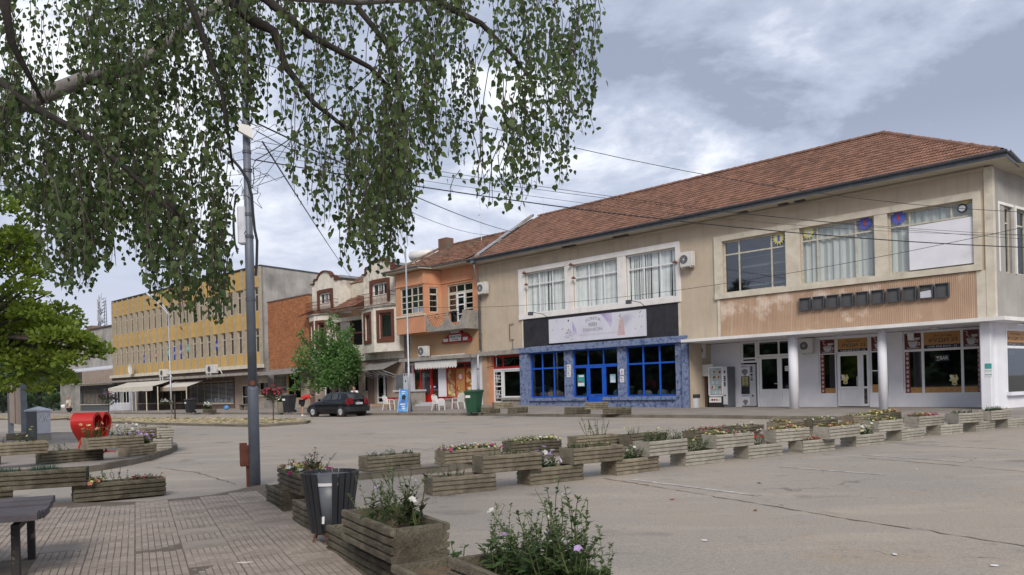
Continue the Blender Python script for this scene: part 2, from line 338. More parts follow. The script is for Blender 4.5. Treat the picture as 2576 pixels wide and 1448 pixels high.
M['limb']=pm('shade-toned limb bark',(.035,.03,.027),(.022,.019,.017),scale=9,rough=.95,bump=.5,bscale=30)  # shade inside the birch crown is put into this near-black limb colour
M['stem']=pm('green stem',(.11,.13,.05),(.08,.09,.035),bump=0,rough=.7)
M['dryst']=pm('dry stem',(.24,.19,.11),(.17,.13,.08),bump=0,rough=.9)
M['carpaint']=pm('black car paint',(.006,.007,.010),(.007,.008,.011),rough=.3,bump=0,spec=.35,coat=.12)
M['cartrim']=pm('car trim plastic',(.018,.019,.021),(.022,.022,.024),rough=.6,bump=.05)
M['tyre']=pm('tyre',(.02,.02,.021),(.026,.026,.026),rough=.85,bump=.2)
M['rim']=pm('wheel cover',(.46,.47,.49),(.38,.39,.41),rough=.35,metal=.6,bump=0)
M['lampred']=pm('tail lamp red',(.20,.008,.010),(.14,.006,.008),rough=.2,bump=0,spec=.6)
M['skin']=pm('skin',(.42,.24,.165),(.38,.21,.145),rough=.6,bump=0)
M['redshirt']=pm('red t-shirt',(.52,.035,.035),(.42,.028,.028),scale=4,rough=.9,bump=.2)
M['blackcloth']=pm('black shorts',(.014,.014,.018),(.018,.018,.022),rough=.9,bump=.1)
M['creamshirt']=pm('cream shirt',(.58,.53,.43),(.50,.45,.37),scale=4,rough=.9,bump=.2)
M['whiteshirt']=pm('white shirt',(.70,.70,.74),(.62,.62,.67),scale=4,rough=.9,bump=.2)
M['hair']=pm('dark hair',(.018,.014,.012),(.024,.018,.015),rough=.6,bump=.3)
M['greyhair']=pm('thin grey hair',(.26,.20,.16),(.2,.16,.13),rough=.7,bump=.3)
M['straw']=pm('straw mulch',(.46,.38,.23),(.30,.24,.15),scale=7,rough=1,bump=.6,bscale=30,stain=(.16,.125,.085),sscale=2.,st0=.5,st1=.6)
M['posterblue']=pm('blue poster',(.025,.06,.34),(.02,.05,.28),rough=.5,bump=0)
M['posterteal']=pm('teal poster',(.04,.27,.27),(.06,.32,.32),rough=.5,bump=0)
M['cyan']=pm('pale blue print',(.25,.42,.52),(.5,.62,.68),scale=5,rough=.5,bump=0)
M['icead']=pm('ice cream advert print',(.02,.16,.55),(.15,.42,.72),scale=2.2,rough=.35,bump=0)
M['starY']=pm('yellow star print',(.62,.58,.28),(.55,.50,.2),rough=.6,bump=0)
M['starB']=pm('blue star print',(.07,.10,.42),(.1,.12,.5),rough=.6,bump=0)
M['starR']=pm('red numeral print',(.42,.07,.05),(.35,.06,.04),rough=.6,bump=0)
M['leafB']=leafmat('birch leaf',(.032,.062,.016),(.11,.155,.05),.42)
M['leafM']=leafmat('maple leaf',(.115,.19,.022),(.25,.32,.05),.5)
M['leafK']=leafmat('mulberry leaf',(.085,.19,.05),(.19,.33,.11),.45)
M['leafD']=leafmat('dark leaf',(.018,.034,.016),(.032,.052,.022),.3)
M['leafS']=leafmat('pale robinia leaf',(.07,.13,.05),(.11,.18,.07),.4)
M['leafP']=leafmat('petunia leaf',(.045,.085,.025),(.085,.135,.045),.35)
M['leafY']=leafmat('moss rose leaf',(.07,.115,.03),(.13,.165,.045),.35)
M['leafG']=leafmat('blue green carnation leaf',(.05,.10,.07),(.08,.14,.10),.3)
M['leafR']=leafmat('shrub leaf with red',(.07,.05,.03),(.05,.075,.03),.3)
def petal(n,c): M[n]=leafmat(n+' petal',c,tuple(min(1,x*1.15) for x in c),.3)
petal('pYellow',(.62,.56,.24)); petal('pWhite',(.68,.68,.64)); petal('pPink',(.55,.05,.25)); petal('pLilac',(.48,.34,.60)); petal('pSalmon',(.58,.26,.16)); petal('pRed',(.5,.04,.03)); petal('pRose',(.34,.05,.085)); petal('pPurple',(.10,.03,.085))
# ------------------------------------------------------------------ structure: ground, pavement, kerbs
def gz(X,Y):
    Yc=max(-10,min(Y,130)); return .03+.0045*max(0,Yc-6)+.00008*max(-150,min(150,X))*Yc
def fobj(mb,name,label,cat,mats,org,group=None,smooth=False,kind=None):
    """single-mesh thing modelled in the facade frame"""
    me=mb.mesh(name,mats,org,smooth); o=bpy.data.objects.new(name,me); COL.objects.link(o)
    o.location=W(*org); o.rotation_euler=(0,0,TH); OFF[o.name]=org
    if label: tag(o,label,cat,group)
    if kind: o['kind']=kind
    return o
def wallh(mb,x0,x1,z0,z1,y0,y1,holes,m=0):
    xs=sorted({x0,x1,*[h[0] for h in holes],*[h[1] for h in holes]}); zs=sorted({z0,z1,*[h[2] for h in holes],*[h[3] for h in holes]})
    xs=[x for x in xs if x0<=x<=x1]; zs=[z for z in zs if z0<=z<=z1]
    ins=lambda x,z: any(h[0]<x<h[1] and h[2]<z<h[3] for h in holes)
    for i in range(len(xs)-1):
        for j in range(len(zs)-1):
            if ins((xs[i]+xs[i+1])/2,(zs[j]+zs[j+1])/2): continue
            a,b,c,d=xs[i],xs[i+1],zs[j],zs[j+1]
            mb.poly([(a,y0,c),(b,y0,c),(b,y0,d),(a,y0,d)],m); mb.poly([(a,y1,c),(a,y1,d),(b,y1,d),(b,y1,c)],m)
    for h in holes+[(x0,x1,z0,z1)]:
        a,b,c,d=h
        mb.poly([(a,y0,c),(b,y0,c),(b,y1,c),(a,y1,c)],m); mb.poly([(a,y0,d),(a,y1,d),(b,y1,d),(b,y0,d)],m)
        mb.poly([(a,y0,c),(a,y1,c),(a,y1,d),(a,y0,d)],m); mb.poly([(b,y0,c),(b,y0,d),(b,y1,d),(b,y1,c)],m)
    return mb
def window(parent,x0,x1,z0,z1,y,rows,fw=.07,fd=.07,fmat='pvc',gmat='glassdark',name='window',mw=None,skip=(),outer=True,gm={}):
    """rows: list of (z_low,z_high,[x splits]); frame is one mesh, each pane a child of it"""
    mw=mw or fw*.8; mb=MB(); panes=[]
    if outer:
        mb.box(x0,x0+fw,y,y+fd,z0,z1); mb.box(x1-fw,x1,y,y+fd,z0,z1); mb.box(x0+fw,x1-fw,y,y+fd,z0,z0+fw); mb.box(x0+fw,x1-fw,y,y+fd,z1-fw,z1)
    xi0,xi1=(x0+fw,x1-fw) if outer else (x0,x1); 
    for k,(a,b,sp) in enumerate(rows):
        lo=a+(fw if k==0 and outer else mw/2); hi=b-(fw if k==len(rows)-1 and outer else mw/2)
        if k<len(rows)-1: mb.box(xi0,xi1,y+.004,y+fd-.004,b-mw/2,b+mw/2)
        xx=[xi0]+list(sp)+[xi1]
        for s in sp: mb.box(s-mw/2,s+mw/2,y+.008,y+fd-.008,lo,hi)
        for i in range(len(xx)-1):
            if (k,i) in skip: continue
            panes.append((xx[i]+(mw/2 if i else 0),xx[i+1]-(mw/2 if i<len(sp) else 0),lo,hi,gm.get((k,i),gmat)))
    w=mb.build(name,M[fmat],parent)
    for a,b,c,d,g in panes:
        MB().box(a,b,y+fd*.5-.004,y+fd*.5+.004,c,d).build('pane',M[g],w)
    return w
FONT=None
def text(s,mat,parent,x0,x1,z0,z1,y,ext=.004,name='lettering',arc=0):
    cu=bpy.data.curves.new('txt','FONT'); cu.body=s; cu.extrude=0.002; cu.resolution_u=2; cu.align_x='CENTER'
    o=bpy.data.objects.new('txt',cu); COL.objects.link(o); bpy.context.view_layer.update()
    me=bpy.data.meshes.new_from_object(o.evaluated_get(bpy.context.evaluated_depsgraph_get()))
    bpy.data.objects.remove(o); bpy.data.curves.remove(cu)
    P=np.empty(len(me.vertices)*3); me.vertices.foreach_get('co',P); P=P.reshape(-1,3)
    lo,hi=P.min(0),P.max(0); mb=MB()
    for p in P:
        u=(p[0]-lo[0])/(hi[0]-lo[0]+1e-9); v=(p[1]-lo[1])/(hi[1]-lo[1]+1e-9)
        mb.v.append((x0+(x1-x0)*u,y-p[2]*ext/.002,z0+(z1-z0)*v+arc*(1-(2*u-1)**2)))
    for f in me.polygons: mb.face(tuple(f.vertices))
    bpy.data.meshes.remove(me)
    return mb.build(name,M[mat],parent)
# ---- ground sheet
def ground_sheet():
    ys=[-40,-20,-8,0,3,5,6,7,8,9,10,11,12,13,14,15,17,19,21,24,27,30,33,36,40,44,48,53,58,64,70,78,86,95,105,118,130,170,250,500,1200,2600]
    xs=[-1500,-600,-300,-150,-110,-80,-60,-50,-42,-36,-30,-26,-22,-18,-15,-12,-10,-8,-6,-4,-2,0,2,4,6,8,10,12,15,18,22,26,30,36,44,60,90,150,300,700,1500]
    mb=MB(); ids=[mb.pts([(x,y,gz(x,y)) for x in xs]) for y in ys]
    for j in range(len(ys)-1):
        for i in range(len(xs)-1): mb.face((ids[j][i],ids[j][i+1],ids[j+1][i+1],ids[j+1][i]))
    m=bpy.data.materials.new('dusty asphalt'); m.use_nodes=True; nt=m.node_tree; N=nt.nodes.new; L=nt.links.new; bs=nt.nodes['Principled BSDF']; bs.inputs['Roughness'].default_value=.92; bs.inputs['Specular IOR Level'].default_value=.25
    tc=N('ShaderNodeTexCoord'); co=tc.outputs['Object']
    def noise(s,d=5,r=.55,v=None):
        n=N('ShaderNodeTexNoise'); n.inputs['Scale'].default_value=s; n.inputs['Detail'].default_value=d; n.inputs['Roughness'].default_value=r; L(v or co,n.inputs['Vector']); return n
    def ramp(v,a,b,c=0,d=1):
        n=N('ShaderNodeMapRange'); n.inputs[1].default_value=a; n.inputs[2].default_value=b; n.inputs[3].default_value=c; n.inputs[4].default_value=d; L(v,n.inputs[0]); return n.outputs[0]
    def mixc(f,a,b):
        n=N('ShaderNodeMix'); n.data_type='RGBA'; L(f,n.inputs[0])
        for i,x in ((6,a),(7,b)):
            if isinstance(x,tuple): n.inputs[i].default_value=(*x,1)
            else: L(x,n.inputs[i])
        return n.outputs[2]
    def mul(a,b):
        n=N('ShaderNodeMath'); n.operation='MULTIPLY'; L(a,n.inputs[0]); L(b,n.inputs[1]); return n.outputs[0]
    mp=N('ShaderNodeMapping'); mp.inputs['Scale'].default_value=(.35,1.3,1); mp.inputs['Rotation'].default_value=(0,0,.3); L(co,mp.inputs['Vector'])
    col=mixc(ramp(noise(.22,4).outputs[0],.38,.62),(.335,.29,.242),(.29,.264,.232))
    col=mixc(ramp(noise(.9,6,.6,mp.outputs[0]).outputs[0],.52,.74),col,(.40,.345,.28))
    col=mixc(ramp(noise(.5,5,.6).outputs[0],.58,.75),col,(.345,.275,.20))
    col=mixc(ramp(noise(1.6,6,.62,mp.outputs[0]).outputs[0],.62,.74),col,(.235,.21,.185))
    col=mixc(ramp(noise(.75,4,.5).outputs[0],.63,.70),col,(.225,.20,.175)); col=mixc(ramp(noise(2.6,5,.7).outputs[0],.60,.72),col,(.24,.215,.19))
    # cracks: thin voronoi edges on warped coordinates, broken up by noise
    wv=N('ShaderNodeVectorMath'); wv.operation='MULTIPLY_ADD'; L(noise(1.1,4).outputs[1],wv.inputs[0]); wv.inputs[1].default_value=(1.6,1.6,0); L(co,wv.inputs[2])
    vo=N('ShaderNodeTexVoronoi'); vo.feature='DISTANCE_TO_EDGE'; vo.inputs['Scale'].default_value=.22; L(wv.outputs[0],vo.inputs['Vector'])
    ck=mul(ramp(vo.outputs['Distance'],.0,.0045,1,0),ramp(noise(.35,3).outputs[0],.52,.6))
    col=mixc(mul(ck,ramp(noise(3,3).outputs[0],.3,.5)),col,(.12,.10,.085))
    g=noise(48,3,.75); g2=noise(190,1,.6)
    gm=N('ShaderNodeMath'); gm.operation='MULTIPLY'; L(ramp(g.outputs[0],.3,.7,.76,1.22),gm.inputs[0]); L(ramp(g2.outputs[0],.3,.7,.78,1.22),gm.inputs[1])
    hs=N('ShaderNodeHueSaturation'); L(gm.outputs[0],hs.inputs['Value']); L(col,hs.inputs['Color']); L(hs.outputs[0],bs.inputs['Base Color'])
    ad=N('ShaderNodeMath'); ad.operation='SUBTRACT'; L(g.outputs[0],ad.inputs[0]); L(ck,ad.inputs[1])
    bp=N('ShaderNodeBump'); bp.inputs['Strength'].default_value=.5; bp.inputs['Distance'].default_value=.012; L(ad.outputs[0],bp.inputs['Height']); L(bp.outputs[0],bs.inputs['Normal'])
    M['asphalt']=m
    struct(mb,'ground',m,smooth=True)
ground_sheet()
def zb(x):
    P=[(-260,-.3),(-150,-.15),(-108,.02),(-91,.12),(-53,.38),(-33,.50),(-24,.56),(-20.5,.53),(-9,.34),(4,.30),(60,.30)]
    for (a,p),(b,q) in zip(P,P[1:]):
        if a<=x<=b: return p+(q-p)*(x-a)/(b-a)
    return P[-1][1]
KERB=[toF(*ground(p)[:2]) for p in ((0,1039),(187,1042),(400,1042.6),(621,1043),(800,1044.5),(960,1045.5),(1162,1046),(1326,1048.5),(1452,1050),(1757,1053),(2041,1057))]
KERB=[(-170,KERB[0][1]-.5)]+KERB+[(8,-6.4),(20,-6.6),(45,-7)]
def kerby(x):
    for (a,p),(b,q) in zip(KERB,KERB[1:]):
        if a<=x<=b: return p+(q-p)*(x-a)/(b-a)
    return -6.3
def kz(x):
    w=W(x,kerby(x),0); return gz(w.x,w.y)
def pavement():
    mb=MB(); xs=[-170,-140,-120,-100,-85,-70,-60,-52]+[-48+2*i for i in range(34)]+[25,35,45]
    rows=[]
    for x in xs:
        ky=kerby(x)+.14; zk=kz(x)+.12
        rows.append(mb.pts([(x,ky,zk-.3),(x,ky,zk),(x,ky*.55,zk*.45+zb(x)*.55+.005),(x,-.9,zb(x)-.005),(x,3.2,zb(x)),(x,3.2,zb(x)-.4)]))
    for a,b in zip(rows,rows[1:]):
        for k in range(5): mb.face((a[k],b[k],b[k+1],a[k+1]))
    o=fobj(mb,'pavement',None,None,M['pave'],(0,0,0),kind='structure')
    # kerb stones along its edge, one piece each where they can be told apart
    x=-66.
    while x<14:
        l=1.0+rnd.uniform(-.04,.04); a,b=x+.008,x+l-.008; ya,yb=kerby(a),kerby(b); za,zb_=kz(a),kz(b); j=rnd.uniform(-.012,.012); h=.125+rnd.uniform(-.008,.012)
        k=MB(); v=k.pts([(a,ya+j,za-.1),(b,yb+j,zb_-.1),(b,yb+.138,zb_-.1),(a,ya+.138,za-.1),(a,ya+j+.012,za+h),(b,yb+j+.012,zb_+h),(b,yb+.138,zb_+h),(a,ya+.138,za+h)])
        for q in ((0,3,2,1),(4,5,6,7),(0,1,5,4),(1,2,6,5),(2,3,7,6),(3,0,4,7)): k.face([v[t] for t in q])
        k.build('kerb_stone',M['kerb'],o); x+=l
pavement()
def kerbline(parent,pts,h=.13,w=.13,L=.95,zfun=None,z0=0):
    """row of kerb stones following a world polyline"""
    pts=[Vector((p[0],p[1],0)) for p in pts]
    for a,b in zip(pts,pts[1:]):
        d=b-a; n=max(1,round(d.length/L)); t=d.normalized(); nn=Vector((-t.y,t.x,0))
        for i in range(n):
            p=a+d*(i/n)+t*.006; q=a+d*((i+1)/n)-t*.006; hh=h+rnd.uniform(-.012,.012); j=nn*rnd.uniform(-.012,.012)
            k=MB(); c=[p+j,q+j,q+nn*w+j,p+nn*w+j]
            v=k.pts([(c_.x,c_.y,gz(c_.x,c_.y)-.06) for c_ in c]+[(c_.x+(nn.x*.012 if m_<2 else 0),c_.y+(nn.y*.012 if m_<2 else 0),gz(c_.x,c_.y)+hh+z0) for m_,c_ in enumerate(c)])
            for f in ((0,3,2,1),(4,5,6,7),(0,1,5,4),(1,2,6,5),(2,3,7,6),(3,0,4,7)): k.face([v[t_] for t_ in f])
            k.build('kerb_stone',M['kerb'],parent)
def inpoly(x,y,P):
    c=False; n=len(P)
    for i in range(n):
        a,b=P[i],P[(i+1)%n]
        if (a[1]>y)!=(b[1]>y) and x<(b[0]-a[0])*(y-a[1])/(b[1]-a[1])+a[0]: c=not c
    return c
def island(name,poly,h,mat,kerb=True,sub=10):
    """raised area: polygon top sheet inside a ring of kerb stones (polygon clockwise seen from above gives outside kerbs)"""
    mb=MB(); n=len(poly); cx=sum(p[0] for p in poly)/n; cy=sum(p[1] for p in poly)/n
    c=mb.pts([(cx,cy,gz(cx,cy)+h)]); ids=mb.pts([(p[0],p[1],gz(p[0],p[1])+h-.006) for p in poly])
    for i in range(n): mb.face((c[0],ids[(i+1)%n],ids[i]))
    o=struct(mb,name,M[mat]); 
    if kerb: kerbline(o,[*poly,poly[0]],h,-.13)
    return o
# mid-road garden strip with straw mulch
isl=[ground(p) for p in ((250,1056),(420,1057.5),(621,1059),(745,1060.5),(781,1063),(770,1067.5),(654,1075.5),(500,1072.5),(400,1070),(263,1065))]
midisl=island('garden_strip',isl,.11,'straw')
isl2=[ground(p) for p in ((-120,1046),(0,1049),(120,1050),(170,1052),(185,1055),(120,1059),(0,1057),(-120,1055))]
island('far_garden_strip',isl2,.11,'straw')
# raised island on the left that carries the red heart and its troughs
hi=[ground(p) for p in ((-420,1150),(-150,1112),(0,1093),(110,1096),(200,1098),(300,1102),(385,1118),(444,1127),(446,1133),(420,1146),(378,1160),(330,1171),(265,1183),(180,1195),(96,1201),(0,1207),(-420,1232))]
heartisl=island('heart_island',hi,.13,'pave')
# narrow raised strip under the back row of troughs
BR=[(ground(F6(840,578)),ground(F6(1620,492)))]
# ---- foreground paving
WALK=[(-700,1330),(-100,1283),(108,1274),(185,1270.5),(391,1266),(395,1264),(527,1251),(598,1237),(640,1226.5),(672,1222),(694,1275),(745,1330),(830,1390),(1000,1505),(1180,1700),(-700,1700)]
WALKW=[ground(p) for p in WALK]
def walk():
    mb=MB(); P=[(p.x,p.y) for p in WALKW]
    ids=mb.pts([(x,y,gz(x,y)+.027) for x,y in P]); mb.face(ids[::-1])
    low=mb.pts([(x,y,gz(x,y)-.05) for x,y in P])
    n=len(P)
    for i in range(n): mb.face((ids[i],ids[(i+1)%n],low[(i+1)%n],low[i]))
    o=struct(mb,'paved_walk',M['joint'])
    al=Vector((-.446,.895,0)); be=Vector((.895,.446,0)); s=.405
    meshes=[]
    for var in range(5):
        k=MB(); n=7; c=s-.006; g=.0055; st=c/n; depth=(.006,.006,.005,.002,.0065)[var]
        if var==3: n=1;st=c
        k.box(-c/2,c/2,-c/2,c/2,-.03,-depth)
        for i in range(n):
            for j in range(n):
                x0=-c/2+i*st+g/2; x1=x0+st-g; y0=-c/2+j*st+g/2; y1=y0+st-g
                if var in(1,4): y0-=g*.2; y1+=g*.2
                dz=rnd.uniform(-.0008,.0004); b=.0022
                v=k.pts([(x0,y0,-depth),(x1,y0,-depth),(x1,y1,-depth),(x0,y1,-depth),(x0+b,y0+b,dz),(x1-b,y0+b,dz),(x1-b,y1-b,dz),(x0+b,y1-b,dz)])
                for q in ((4,5,6,7),(0,1,5,4),(1,2,6,5),(2,3,7,6),(3,0,4,7)): k.face([v[t] for t in q])
        meshes.append(k.mesh('paving_slab',M['slab']))
    rot=math.atan2(al.y,al.x)-math.pi/2
    c0=Vector((-2.4,7.0,0))
    for i in range(-16,14):
        for j in range(-9,14):
            p=c0+be*(i*s)+al*(j*s+(.5*s if i%2 else 0))
            cs=[p+be*(a*s*.5)+al*(b*s*.5) for a,b in ((-1,-1),(1,-1),(1,1),(-1,1))]
            if not inpoly(p.x,p.y,P) or sum(inpoly(q.x,q.y,P) for q in cs)<(4 if p.x<-3.6 else 2): continue
            a=(p.x/p.y)*FL+CX; v_=YH+1.47/p.y*FL
            if a<-60 or p.y<4.6: continue
            if a<112 and v_>1392: continue
            me=meshes[3] if rnd.random()<.05 else meshes[rnd.choice((0,0,1,2,4))]
            q=bpy.data.objects.new('paving_slab',me); COL.objects.link(q); q.parent=o
            q.location=(p.x,p.y,gz(p.x,p.y)+.036+rnd.uniform(-.005,.004)); q.rotation_euler=(rnd.gauss(0,.006),rnd.gauss(0,.006),rot+rnd.choice((0,0,math.pi))+rnd.gauss(0,.004))
walk()
dirt=[ground(p) for p in ((-300,1392),(60,1396),(98,1398),(114,1420),(88,1470),(70,1700),(-300,1700))]
mb=MB(); mb.face(mb.pts([(p.x,p.y,gz(p.x,p.y)+.03) for p in dirt])[::-1]); struct(mb,'bare_earth',M['soil'])
# painted bay lines, sheets 4 mm above the road
def roadline(name,a,b,w=.11):
    a,b=ground(a),ground(b); d=(b-a); d.z=0; t=d.normalized(); n=Vector((-t.y,t.x,0))*w/2; mb=MB(); k=14; rows=[]
    for i in range(k+1):
        p=a+d*(i/k); e=rnd.uniform(.75,1.1); rows.append(mb.pts([(*(p-n*e)[:2],gz(p.x,p.y)+.005),(*(p+n*e)[:2],gz(p.x,p.y)+.005)]))
    for r1,r2 in zip(rows,rows[1:]): mb.face((r1[0],r2[0],r2[1],r1[1]))
    struct(mb,name,M['roadpaint'])
M['roadpaint']=pm('worn road paint',(.52,.50,.47),(.40,.375,.345),scale=5,rough=.9,bump=.3,stain=(.29,.26,.23),sscale=6,st0=.45,st1=.6)
roadline('road_marking',G(320,597),G(1050,690)); roadline('road_marking',G(1170,522),G(1770,570),.10); roadline('road_marking',G(1640,455),G(2240,497),.07); roadline('road_marking',G(1900,395),G(2560,425),.06)
def seam(pts):
    P=[ground(p) for p in pts]; mb=MB(); rows=[]
    for a,b in zip(P,P[1:]):
        n=max(2,int((b-a).length/.12)); t=(b-a).normalized(); nn=Vector((-t.y,t.x,0))
        for i in range(n):
            p=a+(b-a)*(i/n)+nn*rnd.gauss(0,.016); w=max(.002,rnd.gauss(.010,.007)); rows.append(mb.pts([(*(p-nn*w)[:2],gz(p.x,p.y)+.004),(*(p+nn*w)[:2],gz(p.x,p.y)+.004)]))
    for r1,r2 in zip(rows,rows[1:]): mb.face((r1[0],r2[0],r2[1],r1[1]))
    struct(mb,'road_crack',M['joint'])
seam([G(150,590),G(560,655),G(1050,738),G(1600,830),G(2100,905),G(2700,1000)]); seam([G(1420,452),G(2000,500),G(2700,562)]); seam([E(1230,600),E(1550,640),E(1880,740)]); seam([F6(400,310),F6(650,293),F6(1150,340)])
# ------------------------------------------------------------------ large two-storey building on the right
XL,XR=-24.05,3.84; ZT=9.46; ZS=3.72   # wall ends, soffit, top of ground floor
main=fthing('corner_building','long two storey tan building with a hipped red tile roof and a white colonnaded cafe','building',-9,0,.3)
SW=[(fx(C(352,500)),fx(C(641,480))),(fx(C(697,460)),fx(C(1020,440))),(fx(C(1080,420)),fx(C(1442,390)))]
SZ0,SZ1=5.95,8.42
CW=[(fx(D(290,520)),fx(D(657,520))),(fx(D(735,450)),fx(D(1168,400))),(fx(D(1243,400)),fx(D(1738,330)))]
CZ0,CZ1=5.80,8.30
SX0,SX1=fx(C(308,500)),fx(C(1470,350)); CX0,CX1=fx(D(245,520)),fx(D(1782,330))
mb=MB()
hol=[(a,b,SZ0,SZ1) for a,b in SW]+[(a,b,CZ0,CZ1) for a,b in CW]
wallh(mb,XL,XR,ZS,ZT,0,.3,hol)
mb.poly([(XL,.3,ZT),(XL,10,ZT),(XL,10,ZS),(XL,.3,ZS)]);
mb.poly([(XL,10,.0),(XL,10,ZT),(XR,10,ZT),(XR,10,.0)])
mb.poly([(XL,0,ZT),(XL,10,ZT),(XL,4.95,13.0)])     # gable end above the neighbour
mb.build('wall',M['stucco'],main)
mb=MB(); mb.poly([(XL+.05,1.3,ZS+.02),(XR-.05,1.3,ZS+.02),(XR-.05,1.3,ZT-.02),(XL+.05,1.3,ZT-.02)]); mb.poly([(XL+.05,.31,ZS+.02),(XR-.05,.31,ZS+.02),(XR-.05,9.9,ZS+.02),(XL+.05,9.9,ZS+.02)]); mb.build('room_lining',M['room'],main)
# corner pilaster and end wall of the chamfer + wing
mb=MB(); mb.box(XR-.02,XR+.26,-.06,.32,ZS,ZT-.06); mb.build('corner_pilaster',M['cream'],main)
WDx,WDy=.824,.567  # wing direction in world -> facade frame
wx,wy=(WDx*DX+WDy*DY),(WDx*IX+WDy*IY)
P0=(XR+.22,.3); P1=(XR+.35,1.35)
def wing(t,z,o=0): return (P1[0]+wx*t+wy*o,P1[1]+wy*t-wx*o,z)   # o: outwards
def wing_at(p):
    """hit the wing wall plane: returns (t,z)"""
    a=W(*wing(0,0)); b=W(*wing(1,0)); d=b-a; r=ray(*p)
    det=r[0]*(-d.y)+d.x; T=(a.x*(-d.y)+d.x*a.y)/det; t=(r[0]*a.y-a.x)/det
    return t,EYE+T*r[2]
mb=MB(); mb.poly([(P0[0],P0[1],ZS),(P1[0],P1[1],ZS),(P1[0],P1[1],ZT),(P0[0],P0[1],ZT)])
wt0=wing_at(I7(686,100))[0]; wt1=wing_at(I7(780,100))[0]; wz0=wing_at(I7(735,338))[1]; wz1=wing_at((2513,515))[1]
wt2=wt1+.35; wt3=wt2+1.1
zs=[ZS,wz0,wz1,ZT]; ts=[0,wt0,wt1,wt2,wt3,9]
for i in range(5):
    for j in range(3):
        if j==1 and i in(1,3): continue
        mb.poly([wing(ts[i],zs[j]),wing(ts[i+1],zs[j]),wing(ts[i+1],zs[j+1]),wing(ts[i],zs[j+1])])
for a,b in ((wt0,wt1),(wt2,wt3)):
    mb.poly([wing(a,wz0),wing(b,wz0),wing(b,wz0,-.25),wing(a,wz0,-.25)]); mb.poly([wing(a,wz1),wing(a,wz1,-.25),wing(b,wz1,-.25),wing(b,wz1)])
    mb.poly([wing(a,wz0),wing(a,wz0,-.25),wing(a,wz1,-.25),wing(a,wz1)]); mb.poly([wing(b,wz0),wing(b,wz1),wing(b,wz1,-.25),wing(b,wz0,-.25)])
mb.build('end_wall',M['stuccogrey'],main)
def wbox(mb,t0,t1,z0,z1,o0,o1,m=0):
    i=mb.pts([wing(t0,z0,o1),wing(t1,z0,o1),wing(t1,z0,o0),wing(t0,z0,o0),wing(t0,z1,o1),wing(t1,z1,o1),wing(t1,z1,o0),wing(t0,z1,o0)])
    for q in ((0,3,2,1),(4,5,6,7),(0,1,5,4),(1,2,6,5),(2,3,7,6),(3,0,4,7)): mb.face([i[k] for k in q],m)
for a,b in ((wt0,wt1),(wt2,wt3)):
    mb=MB(); wbox(mb,a-.1,b+.1,wz1,wz1+.1,0,.06); wbox(mb,a-.1,a,wz0,wz1,0,.06)
    fr=mb.build('window_surround',M['white'],main)
    mb=MB(); zt=wz1-.62
    for q in ((a,a+.06,wz0,wz1),(b-.06,b,wz0,wz1),(a+.06,b-.06,wz0,wz0+.06),(a+.06,b-.06,wz1-.06,wz1),(a+.06,b-.06,zt-.03,zt+.03)): wbox(mb,q[0],q[1],q[2],q[3],-.16,-.1)
    wn=mb.build('window',M['oldframe'],main)
    for z0,z1 in ((wz0+.06,zt-.03),(zt+.03,wz1-.06)):
        mb=MB(); wbox(mb,a+.06,b-.06,z0,z1,-.135,-.128); mb.build('pane',M['glass'],wn)
    mb=MB(); mb.poly([wing(a,wz0-.1,-.7),wing(b,wz0-.1,-.7),wing(b,wz1+.1,-.7),wing(a,wz1+.1,-.7)]); mb.build('curtain',M['posterblue'] if a==wt0 else M['cloth'],main)
# ---- upper windows over the blue shop
def surround(x0,x1,z0,z1,wins,wz0_,wz1_,mat,side=.22,proud=.10):
    mb=MB(); mb.box(x0,x1,-proud,.0,wz1_,z1); mb.box(x0,x1,-proud-.03,.0,z0,wz0_)
    mb.box(x0,wins[0][0],-proud,0,wz0_,wz1_); mb.box(wins[-1][1],x1,-proud,0,wz0_,wz1_)
    mb.build('window_surround',M[mat],main)
    for (a,b),(c,d) in zip(wins,wins[1:]): MB().box(b,c,-proud+.02,0,wz0_,wz1_).build('pier',M[mat],main)
surround(SX0,SX1,5.66,8.68,SW,SZ0,SZ1,'white')
for i,(a,b) in enumerate(SW):
    w3=(b-a)/3; s=[a+w3*1.02,a+w3*2.02] if i else [a+w3*.98,a+w3*1.98]
    tz=fz(C(352,432)) if i<2 else fz(C(1080,320))
    window(main,a,b,SZ0,SZ1,.10,[(SZ0,tz,s),(tz,SZ1,s)],fw=.075,fd=.07,gmat='glass')
    mb=MB(); x=a+.02; r=random.Random(40+i)
    while x<b-.05:
        wdt=r.uniform(.105,.125); 
        gap=(r.random()<(.10,.06,.42)[i])
        x1=min(b-.01,x+wdt); tw=r.uniform(-.02,.02); top=SZ1-.03
        lo=SZ0+r.choice((.02,.03,.05)); k=r.uniform(.35,.75) if gap else 1.
        v=mb.pts([(x+.004,.24+tw,lo),(x+(x1-x)*k,.24-tw,lo),(x+(x1-x)*min(1,k+.22),.24-tw,top),(x+.004,.24+tw,top)]); mb.face(v); x=x1
    o=mb.build('vertical_blind',M['blind'],main); o['kind']='stuff'
